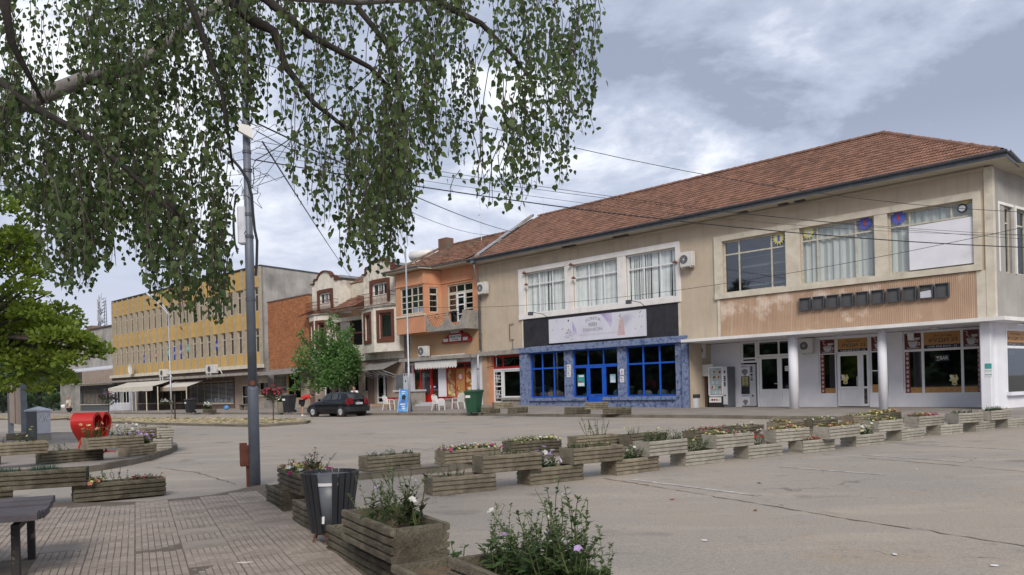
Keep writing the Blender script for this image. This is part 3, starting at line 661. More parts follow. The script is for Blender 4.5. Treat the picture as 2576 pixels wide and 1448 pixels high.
# black cladding band below and its grey batten row
bx0,bx1=fx(C(340,780)),fx(C(1458,700)); bz0=fz(C(1456,812)); bz1=5.63
mb=MB(); n=14
for k in range(n):
    a=bx0+(bx1-bx0)*k/n; b=bx0+(bx1-bx0)*(k+1)/n
    MB().box(a+.004,b-.004,-.05,0,bz0+.02,bz1).build('cladding_panel',M['black'],main)
for x in (bx0-.12,bx1+.005): MB().box(x,x+.11,-.06,0,ZS+.12,5.64).build('rendered_strip',M['cream'],main)
for k in range(10):
    a=bx0+(bx1-bx0)*(.05+.09*k); MB().box(a,a+(bx1-bx0)*.086,-.09,-.052,bz0+.02,bz0+.13).build('trim_tile',M['greypanel' if k>3 else 'steel'],main)
# ---- upper windows over the cafe
surround(CX0,CX1,5.56,8.56,CW,CZ0,CZ1,'cream')
a,b=CW[0]; T0=fz(D(292,460)); s=[fx(D(376,450)),fx(D(563,420))]
window(main,a,b,CZ0,CZ1,.12,[(CZ0,T0,s),(T0,CZ1,s)],fw=.08,fd=.08,fmat='oldframe',gmat='glassdark')
mb=MB()
for k in range(40):
    x0=a+.85+(b-a-.9)*k/40; x1=a+.85+(b-a-.9)*(k+1)/40; mb.poly([(x0,.30+.03*(k%2),CZ0),(x1,.30+.03*((k+1)%2),CZ0),(x1,.30+.03*((k+1)%2),CZ1),(x0,.30+.03*(k%2),CZ1)],0)
for q in (6.05,6.12,6.55,6.95,7.02,7.4):
    for k in range(40):
        x0=a+.85+(b-a-.9)*k/40; x1=a+.85+(b-a-.9)*(k+1)/40; y0,y1=.29+.03*(k%2),.29+.03*((k+1)%2); h=.05 if q in(6.05,6.95) else .02
        mb.poly([(x0,y0,q),(x1,y1,q),(x1,y1,q+h),(x0,y0,q+h)],1)
mb.build('striped_curtain',[M['clothdark'],M['paper']],main)
for i in (1,2):
    a,b=CW[i]; T=fz(D(737,382)); 
    s=[fx(D(830,450)),fx(D(1052,420))] if i==1 else [fx(D(1364,380)),fx(D(1602,200))]
    window(main,a,b,CZ0,CZ1,.12,[(CZ0,T,s if i==1 else s[:1]),(T,CZ1,s)],fw=.08,fd=.08,fmat='oldframe',gmat='glass')
    mb=MB(); n=34
    for k in range(n):
        f=lambda q:.27+.035*math.sin(q*1.9+i)+.02*math.sin(q*.7)
        x0=a+(b-a)*k/n; x1=a+(b-a)*(k+1)/n; mb.poly([(x0,f(k)-.02,CZ0),(x1,f(k+1)-.02,CZ0),(x1,f(k+1),CZ1),(x0,f(k),CZ1)])
    mb.build('curtain',M['cloth'],main,smooth=True)
# white board over the right window, star stickers
bx=(fx(D(1366,430)),fx(D(1748,380))); bzb=5.87
mb=MB(); zl,zr=fz(D(1366,297)),fz(D(1737,235)); mb.prism([(bx[0],-.02,bzb),(bx[1],-.02,bzb),(bx[1],-.02,zr),(bx[0],-.02,zl)],(0,.05,0))
fobj(mb,'board','large blank white board covering the rightmost upper window','board',M['whitewall'],(bx[0],0,bzb))
def star(p,r,mat,label,y=.11,num='starR'):
    x,z=at(p,y); mb=MB(); n=14; c=mb.pts([(x,y-.006,z)]); ring=mb.pts([(x+(r if k%2==0 else r*.62)*math.cos(math.pi*k/n),y-.004,z+(r if k%2==0 else r*.62)*math.sin(math.pi*k/n)) for k in range(2*n)])
    for k in range(2*n): mb.face((c[0],ring[k],ring[(k+1)%(2*n)]))
    o=fobj(mb,'star_sticker',label,'sticker',M[mat],(x,y,z),'star stickers on the upper windows'); text('1',num,o,x-r*.16,x+r*.16,z-r*.4,z+r*.4,y-.012)
star(D(612,362),.33,'starY','yellow star sticker with a numeral in the window with the dark striped curtain',num='starB')
star(D(783,330),.31,'starY','faint yellow star sticker in the top left pane of the middle curtained window',num='cyan')
star(D(1108,275),.33,'starB','blue star sticker in the top right pane of the middle curtained window')
star(D(1302,242),.33,'starB','blue star sticker in the window above the blank white board')
# clock-like round badge with a yellow crescent, top right pane
x,z=at(D(1670,190),.1); mb=MB(); mb.tube([(x,.09,z),(x,.105,z)],.17,14,0); mb.tube([(x,.083,z),(x,.0895,z)],.12,14,1); mb.tube([(x+.12,.09,z+.3),(x+.12,.105,z+.3)],.15,10,2)
fobj(mb,'round_badge','round dark badge under a yellow shape in the corner pane above the white board','badge',[M['ink'],M['lightgrey'],M['starY']],(x,.1,z))
# ribbed peach panel with dead sign boxes
px0,px1=fx(D(278,800)),fx(D(1756,680)); pz0,pz1=ZS+.02,5.53
mb=MB(); n=150
for k in range(n):
    a=px0+(px1-px0)*k/n; w=(px1-px0)/n
    mb.poly([(a,-.03,pz0),(a+w*.5,-.042,pz0),(a+w*.5,-.042,pz1),(a,-.03,pz1)]); mb.poly([(a+w*.5,-.042,pz0),(a+w,-.03,pz0),(a+w,-.03,pz1),(a+w*.5,-.042,pz1)])
mb.box(px0,px1,-.028,0,pz0,pz1); mb.build('ribbed_panel',M['peach'],main)
MB().box(px0-.14,px0-.005,-.05,0,ZS+.02,5.55).build('rendered_strip',M['cream'],main)
MB().box(px1+.005,XR-.03,-.05,0,ZS+.02,5.55).build('rendered_strip',M['cream'],main)
fr=[735,812,893,975,1060,1148,1238,1330,1423,1514]; ords=['first','second','third','fourth','fifth','sixth','seventh','eighth','ninth','tenth']
for k,q in enumerate(fr):
    zc_=784-(784-710)*(q-735)/(1514-735); x,_=at(D(q,zc_-35)); x1=x+.68*.82; z=5.0 if 0 else at(D(q,zc_))[1]
    fx0,fx1=x+.03,x+.53; z0=z; z1=z+.56
    g='row of ten empty sign boxes'
    o=fthing('sign_box',('dark sign box with a loose grey sheet inside, ninth in the row' if k==8 else f'open dark sign box, {ords[k]} from the left in the row on the peach panel'),'sign box',fx0,-.06,z0,g)
    mb=MB(); t=.03
    for bx_ in ((fx0,fx0+t,-.19,-.06,z0,z1),(fx1-t,fx1,-.19,-.06,z0,z1),(fx0+t,fx1-t,-.19,-.06,z0,z0+t),(fx0+t,fx1-t,-.19,-.06,z1-t,z1)): mb.box(*bx_)
    mb.build('casing',M['gutter'],o); MB().box(fx0+t,fx1-t,-.10,-.065,z0+t,z1-t).build('back_plate',M['acdark'],o)
    if k==8: MB().prism([(fx0+.05,-.18,z0+.05),(fx1-.05,-.18,z0+.05),(fx1-.06,-.14,z0+.34),(fx0+.04,-.14,z0+.30)],(0,.01,0)).build('loose_sheet',M['lightgrey'],o)
# ---- roof: soffit, gutter, tiles
EY=-.9; EZ=9.62; RY=5.; RZ=13.1; EXR=4.72; APX=-1.3; RXL=-23.35
mb=MB(); mb.poly([(XL-.1,EY,ZT),(EXR,EY,ZT),(EXR,1.6,ZT),(XL-.1,1.6,ZT)][::-1])
wq=[wing(t,ZT,.95) for t in (-.2,9)]; mb.poly([(EXR,1.6,ZT+.001),(EXR,EY+1.2,ZT+.001),wq[0],wq[1],wing(9,ZT,-2),wing(0,ZT,-2)])
mb.box(XL-.1,EXR,EY,EY+.05,ZT+.003,ZT+.12); mb.build('soffit',M['soffit'],main)
MB().box(XL,XR,-.07,0,ZT-.16,ZT-.06).build('cornice_strip',M['soffit'],main)
for p in (C(690,145),C(640,150),C(1065,68),C(1010,80),D(735,145),D(640,160),D(405,210)) :
    x,_=at(p,-.3); MB().box(x-.22,x+.22,-.42,-.22,ZT-.05,ZT-.002).build('vent_grille',M['room'],main)
# gutter
mb=MB()
def gutter(mb,a,b,r=.085,n=6):
    a,b=Vector(a),Vector(b); t=(b-a).normalized(); s=t.cross(Vector((0,0,1)))
    ring=lambda p:[p+s*(r*math.cos(math.pi+math.pi*k/n))+Vector((0,0,1))*(r*math.sin(math.pi+math.pi*k/n)) for k in range(n+1)]
    mb.loft([ring(a),ring(b)],closed=False,caps=False); 
gutter(mb,(XL-.1,EY-.06,EZ+.04),(EXR+.06,EY-.06,EZ+.04)); gutter(mb,(EXR+.06,EY-.06,EZ+.04),(EXR+.02,1.25,EZ+.04))
q0=Vector((EXR+.02,1.25,EZ+.04)); gutter(mb,q0,q0+Vector((wx*9,wy*9,0)))
mb.box(XL-.1,EXR,EY-.02,EY+.0,ZT-.02,EZ+.1); mb.box(EXR,EXR+.02,EY,1.2,ZT-.02,EZ+.1)
mb.build('gutter',M['gutter'],main)
SLOPE=math.atan2(RZ-EZ,RY-EY)
def tile_mesh(w,l,curved=1.):
    """interlocking clay tile lying on a slope: x across, y up the slope, z out of the roof"""
    mb=MB(); prof=[(-.5,.006),(-.40,.036),(-.27,.036),(-.17,.010),(-.02,.010),(.08,.034),(.20,.034),(.30,.012),(.46,.010),(.5,.006)]
    th=.045
    lo=[(p*w,-.02,z*curved+th) for p,z in prof]; hi_=[(p*w,l,z*curved*.8+.004) for p,z in prof]; bt=[(p*w,-.02,max(0,z*curved-.004)) for p,z in prof]
    a=mb.pts(lo); b=mb.pts(hi_); c=mb.pts(bt)
    for k in range(len(prof)-1):
        mb.face((a[k],a[k+1],b[k+1],b[k])); mb.face((c[k],c[k+1],a[k+1],a[k]))
    return mb
def tile_roof(parent,x0,x1,y0,z0,y1,z1,mat,tw,tl,nfront,clip=None,name='roof',jit=.006,seed=1,sag=None):
    """tiles laid from the eave (y0,z0) to the ridge (y1,z1); those nearest the viewer are parts, the rest one mass"""
    r=random.Random(seed); sl=math.hypot(y1-y0,z1-z0); ang=math.atan2(z1-z0,y1-y0); n=int(sl/tl); tl_=sl/n; m_=int((x1-x0)/tw); base=tile_mesh(tw,tl_+.05)
    ca,sa=math.cos(ang),math.sin(ang); cells=[]
    for i in range(m_):
        for j in range(n):
            x=x0+(i+.5)*tw
            if clip and not clip(x,j*tl_/sl): continue
            cells.append((x,j))
    cw=toF(0,0); 
    deck=MB(); v=[(x0,y0,z0-.02),(x1,y0,z0-.02)]
    key=lambda c: math.hypot(c[0]-cw[0],y0+ca*c[1]*tl_-cw[1])
    cells.sort(key=key)
    off=OFF[root_of(parent).name]; me=base.mesh('roof_tile',M[mat],(0,0,0)); mass=MB()
    sg=(lambda x,u: sag(x,u)) if sag else (lambda x,u:0)
    for q,(x,j) in enumerate(cells):
        u=j*tl_; y=y0+ca*u; z=z0+sa*u+sg(x,u/sl); jx=r.gauss(0,jit*.6); jz=abs(r.gauss(0,jit)); jr=r.gauss(0,jit*2.2)
        if q<nfront:
            o=bpy.data.objects.new('roof_tile',me); COL.objects.link(o); o.parent=parent
            o.location=(x+jx-off[0],y-off[1],z+jz-off[2]); o.rotation_euler=(ang,0,jr)
        else:
            n0=len(mass.v)
            for p in base.v:
                px_=p[0]+jx-p[1]*jr; py=p[1]+p[0]*jr
                mass.v.append((x+px_,y+ca*py-sa*p[2],z+sa*py+ca*p[2]+jz))
            for f in base.f: mass.face([k+n0 for k in f])
    if mass.v:
        o=mass.build('roof_tiles_beyond',M[mat],parent); o['kind']='stuff'
def ridge(parent,a,b,mat,r=.135,L=.38,name='ridge_tile'):
    a,b=Vector(a),Vector(b); d=b-a; n=max(1,int(d.length/L)); t=d.normalized(); s=t.cross(Vector((0,0,1))).normalized(); up=s.cross(t)
    for i in range(n):
        p=a+d*(i/n); q=a+d*((i+1)/n)+t*.05; mb=MB(); j=rnd.uniform(-.008,.008)
        ring=lambda c,rr:[c+s*(rr*math.cos(math.pi*k/6))+up*(rr*math.sin(math.pi*k/6)+j) for k in range(7)]
        mb.loft([ring(p,r*.92),ring(q,r*1.08)],closed=False,caps=False); mb.loft([ring(q,r*1.08),ring(q,r*.86)],closed=False,caps=False); mb.build(name,M[mat],parent,smooth=False)
rdeck=MB(); rdeck.poly([(XL-.02,EY,EZ-.02),(EXR,EY,EZ-.02),(APX,RY,RZ-.03),(RXL,RY,RZ-.03),(XL-.02,RY,RZ-.03)])
rdeck.poly([(XL-.02,10.9,EZ-.02),(XL-.02,RY,RZ-.03),(APX,RY,RZ-.03),(EXR,10.9,EZ-.02)]); rdeck.poly([(EXR,EY,EZ-.02),(EXR,10.9,EZ-.02),(APX,RY,RZ-.03)])
roof=rdeck.build('roof',M['tileold'],main)
tile_roof(roof,RXL-.0,EXR-.1,EY,EZ+.02,RY,RZ+.0,'tile',.245,.36,300,clip=lambda x,u: x<EXR-.12-u*(EXR-APX))
ridge(roof,(RXL,RY,RZ+.02),(APX,RY,RZ+.02),'tile'); ridge(roof,(EXR-.15,EY+.12,EZ+.055),(APX+.05,RY-.02,RZ-.01),'tile')
# raised verge wall with lead flashing between the two roofs
mb=MB(); mb.prism([(XL+.0,EY+.55,EZ+.25),(XL+.30,EY+.55,EZ+.25),(XL+.30,RY,RZ+.12),(XL+.0,RY,RZ+.12)][::-1],(0,0,.16)); mb.build('verge_wall',M['concrete'],roof)
for k in range(9):
    t0=.03+k*.075; t1=t0+.068
    if k in(4,): continue
    p=lambda t:(EY+.55+(RY-EY-.55)*t,EZ+.25+(RZ-EZ-.13)*t)
    (ya,za),(yb,zb2)=p(t0),p(t1); MB().prism([(XL+.02,ya,za+.165),(XL+.40,ya,za+.13),(XL+.40,yb,zb2+.13),(XL+.02,yb,zb2+.165)],(0,0,.015)).build('lead_flashing',M['steel'],roof)
# ------------------------------------------------------------------ blue shop front (ground floor of the long building)
bl,br=fx(C(312,1100)),fx(C(1522,1050)); bt=fz(C(1470,838))   # underside of marble lintel
fl=.36
def pil(x0,x1,y0,y1,z0,z1,name='marble_pilaster'): MB().box(x0,x1,y0,y1,z0,z1).build(name,M['bluemarble'],main)
lz0,lz1=bt-.02,bt+.30
pil(fx(C(257,915)),br+.02,-.12,.5,lz0,lz1,'marble_lintel')
xs=[fx(C(312,1100)),fx(C(345,1100)),fx(C(370,1100)),fx(C(642,1080),.3),fx(C(702,1070),.3),fx(C(1026,1050),.3),fx(C(1086,1040),.3),fx(C(1448,1020),.3),fx(C(1478,1000))]
zf=zb(-20)-.05; wsill=fz(C(1448,1228),.3); psill=fz(C(1448,1240),.1)
pil(xs[0],xs[2],-.02,.5,zf,lz0); pil(xs[8],br,-.02,.5,zf-.15,lz0); pil(xs[7],xs[8]-.004,.10,.5,zf-.15,lz0)
pil(xs[3],xs[4],.16,.5,zf,lz0); pil(xs[5],xs[6],.16,.5,zf,lz0)
dx0,dx1=fx(C(808,1100),.3),fx(C(918,1100),.3)
for a,b in ((xs[2]+.004,dx0-.06),(dx1+.06,xs[7]-.004)):
    pil(a,b,.12,.5,zf-.15,psill-.10,'marble_plinth'); pil(a-.0,b,.0,.16,psill-.10,wsill,'marble_sill')
tz=fz(C(1090,1000),.3); 
w=(xs[3]-xs[2]); s=[xs[2]+w*.345,xs[2]+w*.68]; window(main,xs[2]+.003,xs[3]-.003,wsill+.002,lz0-.002,.26,[(wsill,tz,s),(tz,lz0,s)],fw=.08,fd=.09,fmat='blue',mw=.09)
w=(xs[7]-xs[6]); s=[xs[6]+w*.335,xs[6]+w*.665]; window(main,xs[6]+.003,xs[7]-.006,wsill+.002,lz0-.002,.26,[(wsill,tz,s),(tz,lz0,s)],fw=.08,fd=.09,fmat='blue',mw=.09)
window(main,xs[4]+.003,dx0-.06,wsill+.002,tz,.26,[(wsill,tz,[])],fw=.08,fd=.09,fmat='blue')
window(main,dx1+.06,xs[5]-.003,wsill+.002,tz,.26,[(wsill,tz,[])],fw=.08,fd=.09,fmat='blue')
window(main,xs[4]+.003,xs[5]-.003,tz+.004,lz0-.002,.26,[(tz,lz0,[dx0-.0,dx1+.0])],fw=.08,fd=.09,fmat='blue')
mb=MB(); dz0=zb(-15)+.02; dz1=tz-.005
MBf=MB(); MBf.box(dx0-.058,dx0,.24,.34,dz0,dz1); MBf.box(dx1,dx1+.058,.24,.34,dz0,dz1); MBf.build('door_frame',M['blue'],main)
dr=window(main,dx0+.004,dx1-.004,dz0,dz1-.0,.25,[(dz0,dz0+.62,[]),(dz0+.62,dz1,[])],fw=.11,fd=.06,fmat='blue',name='door',skip=((0,0),))
MB().box(dx0+.115,dx1-.115,.262,.29,dz0+.111,dz0+.55).build('door_panel',M['blue'],dr); MB().box(dx0+.03,dx0+.07,.17,.25,dz0+.95,dz0+1.1).build('handle',M['gutter'],dr)
mb=MB(); mb.poly([(xs[0]+.1,3.2,zf),(br-.05,3.2,zf),(br-.05,3.2,lz1),(xs[0]+.1,3.2,lz1)]); mb.poly([(xs[0]+.1,.5,zf),(br-.05,.5,zf),(br-.05,3.2,zf),(xs[0]+.1,3.2,zf)]); mb.poly([(xs[0]+.1,.5,zf),(xs[0]+.1,3.2,zf),(xs[0]+.1,3.2,lz1),(xs[0]+.1,.5,lz1)]); mb.poly([(br-.06,.5,zf),(br-.06,.5,lz1),(br-.06,3.2,lz1),(br-.06,3.2,zf)])
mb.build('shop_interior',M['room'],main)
r=random.Random(5)
for i in range(16):
    x=r.choice((r.uniform(xs[2]+.2,xs[3]-.4),r.uniform(xs[4]+.2,xs[5]-.3),r.uniform(xs[6]+.3,xs[7]-.4))); h=r.uniform(.15,.5); ww=r.uniform(.25,.6)
    mb=MB(); mb.ell((x,1.0+r.uniform(-.3,.5),wsill+h*.4),(ww*.5,.2,h*.5),8,5)
    fobj(mb,'folded_goods',None,None,M[r.choice(('paper','cyan','lightgrey','rose'))],(x,1.,wsill),kind='stuff')
MB().box(xs[2],xs[7],.55,1.7,wsill-.3,wsill-.02).build('display_shelf',M['room'],main)
# papers on the shop front
def sheet(name,label,cat,x0,x1,z0,z1,y,mats,group=None,blocks=()):
    mb=MB(); mb.box(x0,x1,y-.008,y,z0,z1)
    for a,b,c,d,mi in blocks: mb.box(x0+(x1-x0)*a,x0+(x1-x0)*b,y-.0105,y-.0081,z0+(z1-z0)*c,z0+(z1-z0)*d,mi)
    return fobj(mb,name,label,cat,[M[q] for q in mats],(x0,y,z0),group)
def rect(conv,x0,y0,x1,y1,y): a=at(conv(x0,(y0+y1)/2),y); b=at(conv(x1,(y0+y1)/2),y); m_=conv((x0+x1)/2,0)[0]; zt=fz(conv((x0+x1)/2,y0),y); zb_=fz(conv((x0+x1)/2,y1),y); return a[0],b[0],zb_,zt
gpap='paper notices on the blue shop front'
sheet('poster','blue and green poster inside the shop window left of the blue door','poster',*rect(C,728,1075,777,1160,.29),.285,('posterteal','paper','redmat'),blocks=((.05,.95,.05,.3,1),(.1,.6,.35,.45,2),(.2,.9,.8,.95,1)))
sheet('poster','pale blue poster inside the shop window right of the blue door','poster',*rect(C,962,1072,1000,1132,.29),.285,('cyan','posterteal','paper'),blocks=((.05,.95,.85,.97,1),(.1,.8,.1,.3,2)))
for i,(c,l) in enumerate((((650,1003,678,1046),'upper white notice on the left blue marble pier'),((650,1050,678,1092),'lower white notice on the left blue marble pier'),((1033,1033,1060,1078),'white notice with a dark emblem on the right blue marble pier'),((1033,1086,1060,1130),'lower white notice on the right blue marble pier'))):
    sheet('notice',l,'notice',*rect(C,*c,.16),.158,('paper','greyink'),gpap,blocks=((.15,.6,.55,.8,1),(.15,.85,.2,.26,1),(.15,.8,.34,.4,1)) if i!=2 else ((.35,.65,.3,.75,1),(.2,.8,.1,.2,1)))
# faded fashion banner
x0,x1,z0,z1=fx(C(524,760),-.1),fx(C(1220,700),-.1),fz(C(1221,795),-.1),fz(C(1218,602),-.1)
sg=fobj(MB().box(x0,x1,-.16,-.055,z0,z1),'shop_banner','faded white fashion shop banner with two dresses on the black cladding','shop sign',M['signwhite'],(x0,-.1,z0))
w,h=x1-x0,z1-z0; yb=-.161
def bp(u,v): return (x0+w*u,yb,z0+h*v)
text('SONYA','greyink',sg,x0+w*.405,x0+w*.565,z0+h*.70,z0+h*.83,yb,arc=.14); text('FASHION','greyink',sg,x0+w*.385,x0+w*.58,z0+h*.36,z0+h*.49,yb)
text('ОФИЦИАЛНИ РОКЛИ, АКСЕСОАРИ','paleink',sg,x0+w*.33,x0+w*.80,z0+h*.185,z0+h*.275,yb)
mb=MB()
for zz,wd_ in ((.55,.075),(.575,.08)): mb.box(*(x0+w*(.483-wd_/2),x0+w*(.483+wd_/2)),yb-.003,yb,z0+h*zz,z0+h*(zz+.01))
for k in range(5):
    u=.447+.018*k; mb.poly([bp(u-.008,.6),bp(u+.008,.6),bp(u+(.004*(k-2)),.67+.02*(2-abs(k-2)))])
mb.tube([bp(.44+.0215*k,.665+.03*math.sin(k*math.pi/4)) for k in range(5)],.012,4); mb.build('crown_emblem',M['greyink'],sg)
mb=MB()  # left figure: dark hair and a full patterned skirt
mb.poly([bp(.213,.86),bp(.222,.93),bp(.232,.86),bp(.226,.83),bp(.217,.84)]); rr=random.Random(3)
mb.build('printed_hair',M['ink'],sg)
mb=MB()
for k in range(70):
    v=rr.random(); u=.222+(rr.random()-.5)*(.03+.085*(1-v)); v=.06+v*.45; s_=.008; mb.poly([bp(u,v),bp(u+s_*.8,v+.02),bp(u+s_*.2,v+.05)])
mb.build('printed_dress',M['greyink'],sg)
mb=MB(); mb.poly([bp(.755,.70),bp(.79,.70),bp(.805,.1),bp(.73,.1)]); mb.poly([bp(.765,.72),bp(.785,.72),bp(.785,.80),bp(.765,.80)]); mb.build('printed_dress',M['rose'],sg)
mb=MB(); mb.poly([bp(.752,.85),bp(.768,.93),bp(.764,.83),bp(.755,.78)]); mb.build('printed_hair',M['greyink'],sg)
mb=MB(); mb.poly([(q[0],yb-.001,q[2]) for q in (bp(.565,.995),bp(.68,.995),bp(.68,.62),bp(.665,.45),bp(.64,.6),bp(.60,.85))][::-1]); mb.poly([bp(.262,.88),bp(.275,.80),bp(.32,.3),bp(.27,.25)][::-1]); mb.build('printed_drape',M['purple'],sg)
mb=MB()
for u,v in ((.035,.55),(.085,.9),(.145,.53),(.155,.56),(.945,.88),(.955,.93),(.94,.74),(.965,.74),(.955,.35),(.90,.3)): mb.poly([bp(u,v-.03),bp(u+.006,v-.02),bp(u+.011,v+.04),bp(u+.004,v+.03)])
mb.build('lettering_remains',M['greyink'],sg)
# two arm lamps over the banner
for c0,c1,l in ((C(505,662),C(392,630),'black arm spotlight above the left end of the fashion banner'),(C(1208,582),C(1098,545),'black arm spotlight above the right end of the fashion banner')):
    xa,za=at(c0,-.15); xb,zb_=at(c1,-.9)
    o=fthing('arm_lamp',l,'spotlight',xa,-.1,za,'arm lamps over the fashion banner')
    MB().tube([(xa,-.1,za),(xa,-.5,za+.18),(xb,-.95,zb_+.05)],.018,5).build('arm',M['cable'],o)
    MB().box(xb-.12,xb+.12,-1.05,-.85,zb_-.14,zb_+.05).build('lamp_head',M['gutter'],o)
# three cone lamps (dead) on the window surround
for c,l in ((C(340,340),'small rusty cone lamp at the left jamb of the blind filled windows'),(C(677,280),'small rusty cone lamp on the pier between the first two blind filled windows'),(C(1428,262),'small rusty cone lamp at the right jamb of the blind filled windows'),(C(697,376),'small rusty cone lamp low on the left pier of the blind filled windows'),(C(356,424),'small rusty cone lamp low on the left jamb of the blind filled windows')):
    x,z=at(c,-.2); fobj(MB().lathe([(.14,0),(.10,.06),(.02,.13)],(x,-.2,z-.05),8),'wall_lamp',l,'lamp',M['rust'],(x,-.2,z),'cone lamps on the window surround')
# ---- small entrance left of the blue shop
ez=fz(C(310,905)); MB().box(XL,bl-.01 if bl<fx(C(310,1000)) else fx(C(310,1000)),-.35,.3,ez-.16,ez+.10).build('ledge',M['concrete'],main)
e0,e1,e2=fx(C(44,1100)),fx(C(100,1100)),fx(C(310,1100)); MB().box(XL,e0-.004,-.0,.4,zb(-24)-.1,ez-.17).build('pier',M['whitewall'],main)
MB().box(e0,e0+(e1-e0)*.62,-.06,.4,zb(-24)-.1,ez-.17).build('orange_pier',M['peach'],main); MB().box(e0+(e1-e0)*.62+.004,e1-.004,.08,.5,zb(-24)-.1,ez-.17).build('orange_pier',M['orange'],main)
et=fz(C(200,1038),.3); es=fz(C(250,1240),.3)
window(main,e1,e2,et+.06,ez-.17,.30,[(et+.06,ez-.17,[fx(C(188,1000),.3)])],fw=.13,fd=.08,fmat='red',gmat='glassdark')
mb=MB(); xm=fx(C(188,1000),.3)
for a,b in ((e1+.2,xm-.12),(xm+.15,e2-.2)):
    mb.box(a,b,.27,.29,et+.62,et+.65)
    for k in range(4): q=a+(b-a)*k/3; mb.box(q-.012,q+.012,.272,.288,et+.3,et+.62)
mb.build('window_grille',M['cable'],main)
MB().box(e1,e2,.26,.38,et-.04,et+.055).build('lintel_bar',M['pvc'],main)
d1=fx(C(186,1150),.3); window(main,d1+.05,e2,es,et-.045,.30,[(es,et-.045,[])],fw=.09,fd=.08,fmat='pvc',gmat='glassdark')
MB().box(d1+.05,e2,.1,.5,es-.14,es-.004).build('sill',M['concrete'],main); MB().box(d1+.05,e2,.2,.5,zb(-22)-.1,es-.142).build('apron_wall',M['pave'],main)
dz=zb(-23)+.12
dr=window(main,e1,d1,dz,et-.045,.27,[(dz,(dz+et)/2,[]),((dz+et)/2,et-.045,[])],fw=.09,fd=.07,fmat='pvc',name='door')
mb=MB(); hx=(d1-e1)
for zz0,zz1 in ((dz+.15,(dz+et)/2-.12),((dz+et)/2+.12,et-.2)):
    hh=zz1-zz0
    for u0,u1,v0,v1 in ((.15,.85,.78,.82),(.15,.85,.18,.22),(.32,.36,.22,.78),(.62,.66,.4,.78),(.36,.66,.55,.59),(.48,.52,.22,.55),(.15,.32,.5,.54),(.66,.85,.45,.49)): mb.box(e1+hx*u0,e1+hx*u1,.245,.265,zz0+hh*v0,zz0+hh*v1)
mb.build('door_grille',M['pvc'],dr)
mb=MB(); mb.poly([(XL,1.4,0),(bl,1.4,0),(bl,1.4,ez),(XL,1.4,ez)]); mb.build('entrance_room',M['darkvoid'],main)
# rusty bracket with hanging cable on the tan wall
x,z=at(C(245,770),-.05); o=fthing('wall_bracket','rusty bent bracket with dangling wire on the tan wall above the small entrance','bracket',x,0,z)
MB().tube([(x+.22,-.05,z+.5),(x-.1,-.06,z+.5),(x-.1,-.06,z-.45),(x+.2,-.05,z-.45)],.025,5).build('bar',M['rust'],o)
MB().tube([(x+.1,-.05,z-.45),(x+.15,-.06,z-1.2),(x+.05,-.05,z-1.7),(x-.3,-.05,z-1.9),(x-2.2,-.03,z-2.05)],.018,4).build('wire',M['cable'],o)
# ------------------------------------------------------------------ cafe ground floor: recess, canopy, columns
CY=2.2
cl0=fx(D(190,1150),CY); cw0,cw1=fx(J4(690,700),CY),fx(J4(1500,700),CY)
zfl=.33
# left return wall of the recess, back wall with openings
xr0=br+.03
q=lambda p: at(p,CY)
A0,A1=fx(J5(180,500),CY),fx(J5(380,500),CY)          # narrow window left of cafe door
Dd0,Dd1=fx(J5(388,600),CY),fx(J5(770,600),CY)        # cafe door leaf + side light
B0,B1=fx(J5(780,600),CY),fx(J5(995,600),CY)
V0,V1=fx(J5(1165,500),CY),fx(J5(2075,500),CY)
wz_t=fz(J5(1165,75),CY); wz_s=fz(J5(1500,795),CY); az_s=fz(J5(290,800),CY); az_t=fz(J5(190,150),CY)
wz_m=fz(J5(1500,275),CY); az_m=fz(J5(300,325),CY)
gt=fz(J4(1100,225),CY); gm=fz(J4(1100,500),CY); gm2=fz(J4(800,590),CY)
gs=fx(J4(945,700),CY)
mb=MB()
wallh(mb,cl0,XR+.1,zfl-.2,ZS-.16,CY,CY+.3,[(cw0,cw1,zfl-.2+.001,gt),(A0,A1,az_s,az_t),(Dd0,Dd1,zfl-.2+.001,az_t),(B0,B1,az_s,az_t),(V0,V1,wz_s,wz_t)])
mb.build('cafe_wall',M['whitewall'],main)
mb=MB(); mb.poly([(xr0+.01,.1,zfl-.2),(xr0+.01,.1,ZS),(xr0+.01,CY+.3,ZS),(xr0+.01,CY+.3,zfl-.2)]); mb.box(xr0+.01,cl0,CY+.01,CY+.3,zfl-.2,ZS-.16); mb.build('recess_return_wall',M['stucco'],main)
mb=MB(); mb.poly([(xr0,4.5,0),(XR,4.5,0),(XR,4.5,ZS),(xr0,4.5,ZS)]); mb.poly([(xr0,CY+.31,zfl-.02),(XR,CY+.31,zfl-.02),(XR,4.5,zfl-.02),(xr0,4.5,zfl-.02)]); mb.build('cafe_interior',M['darkvoid'],main)
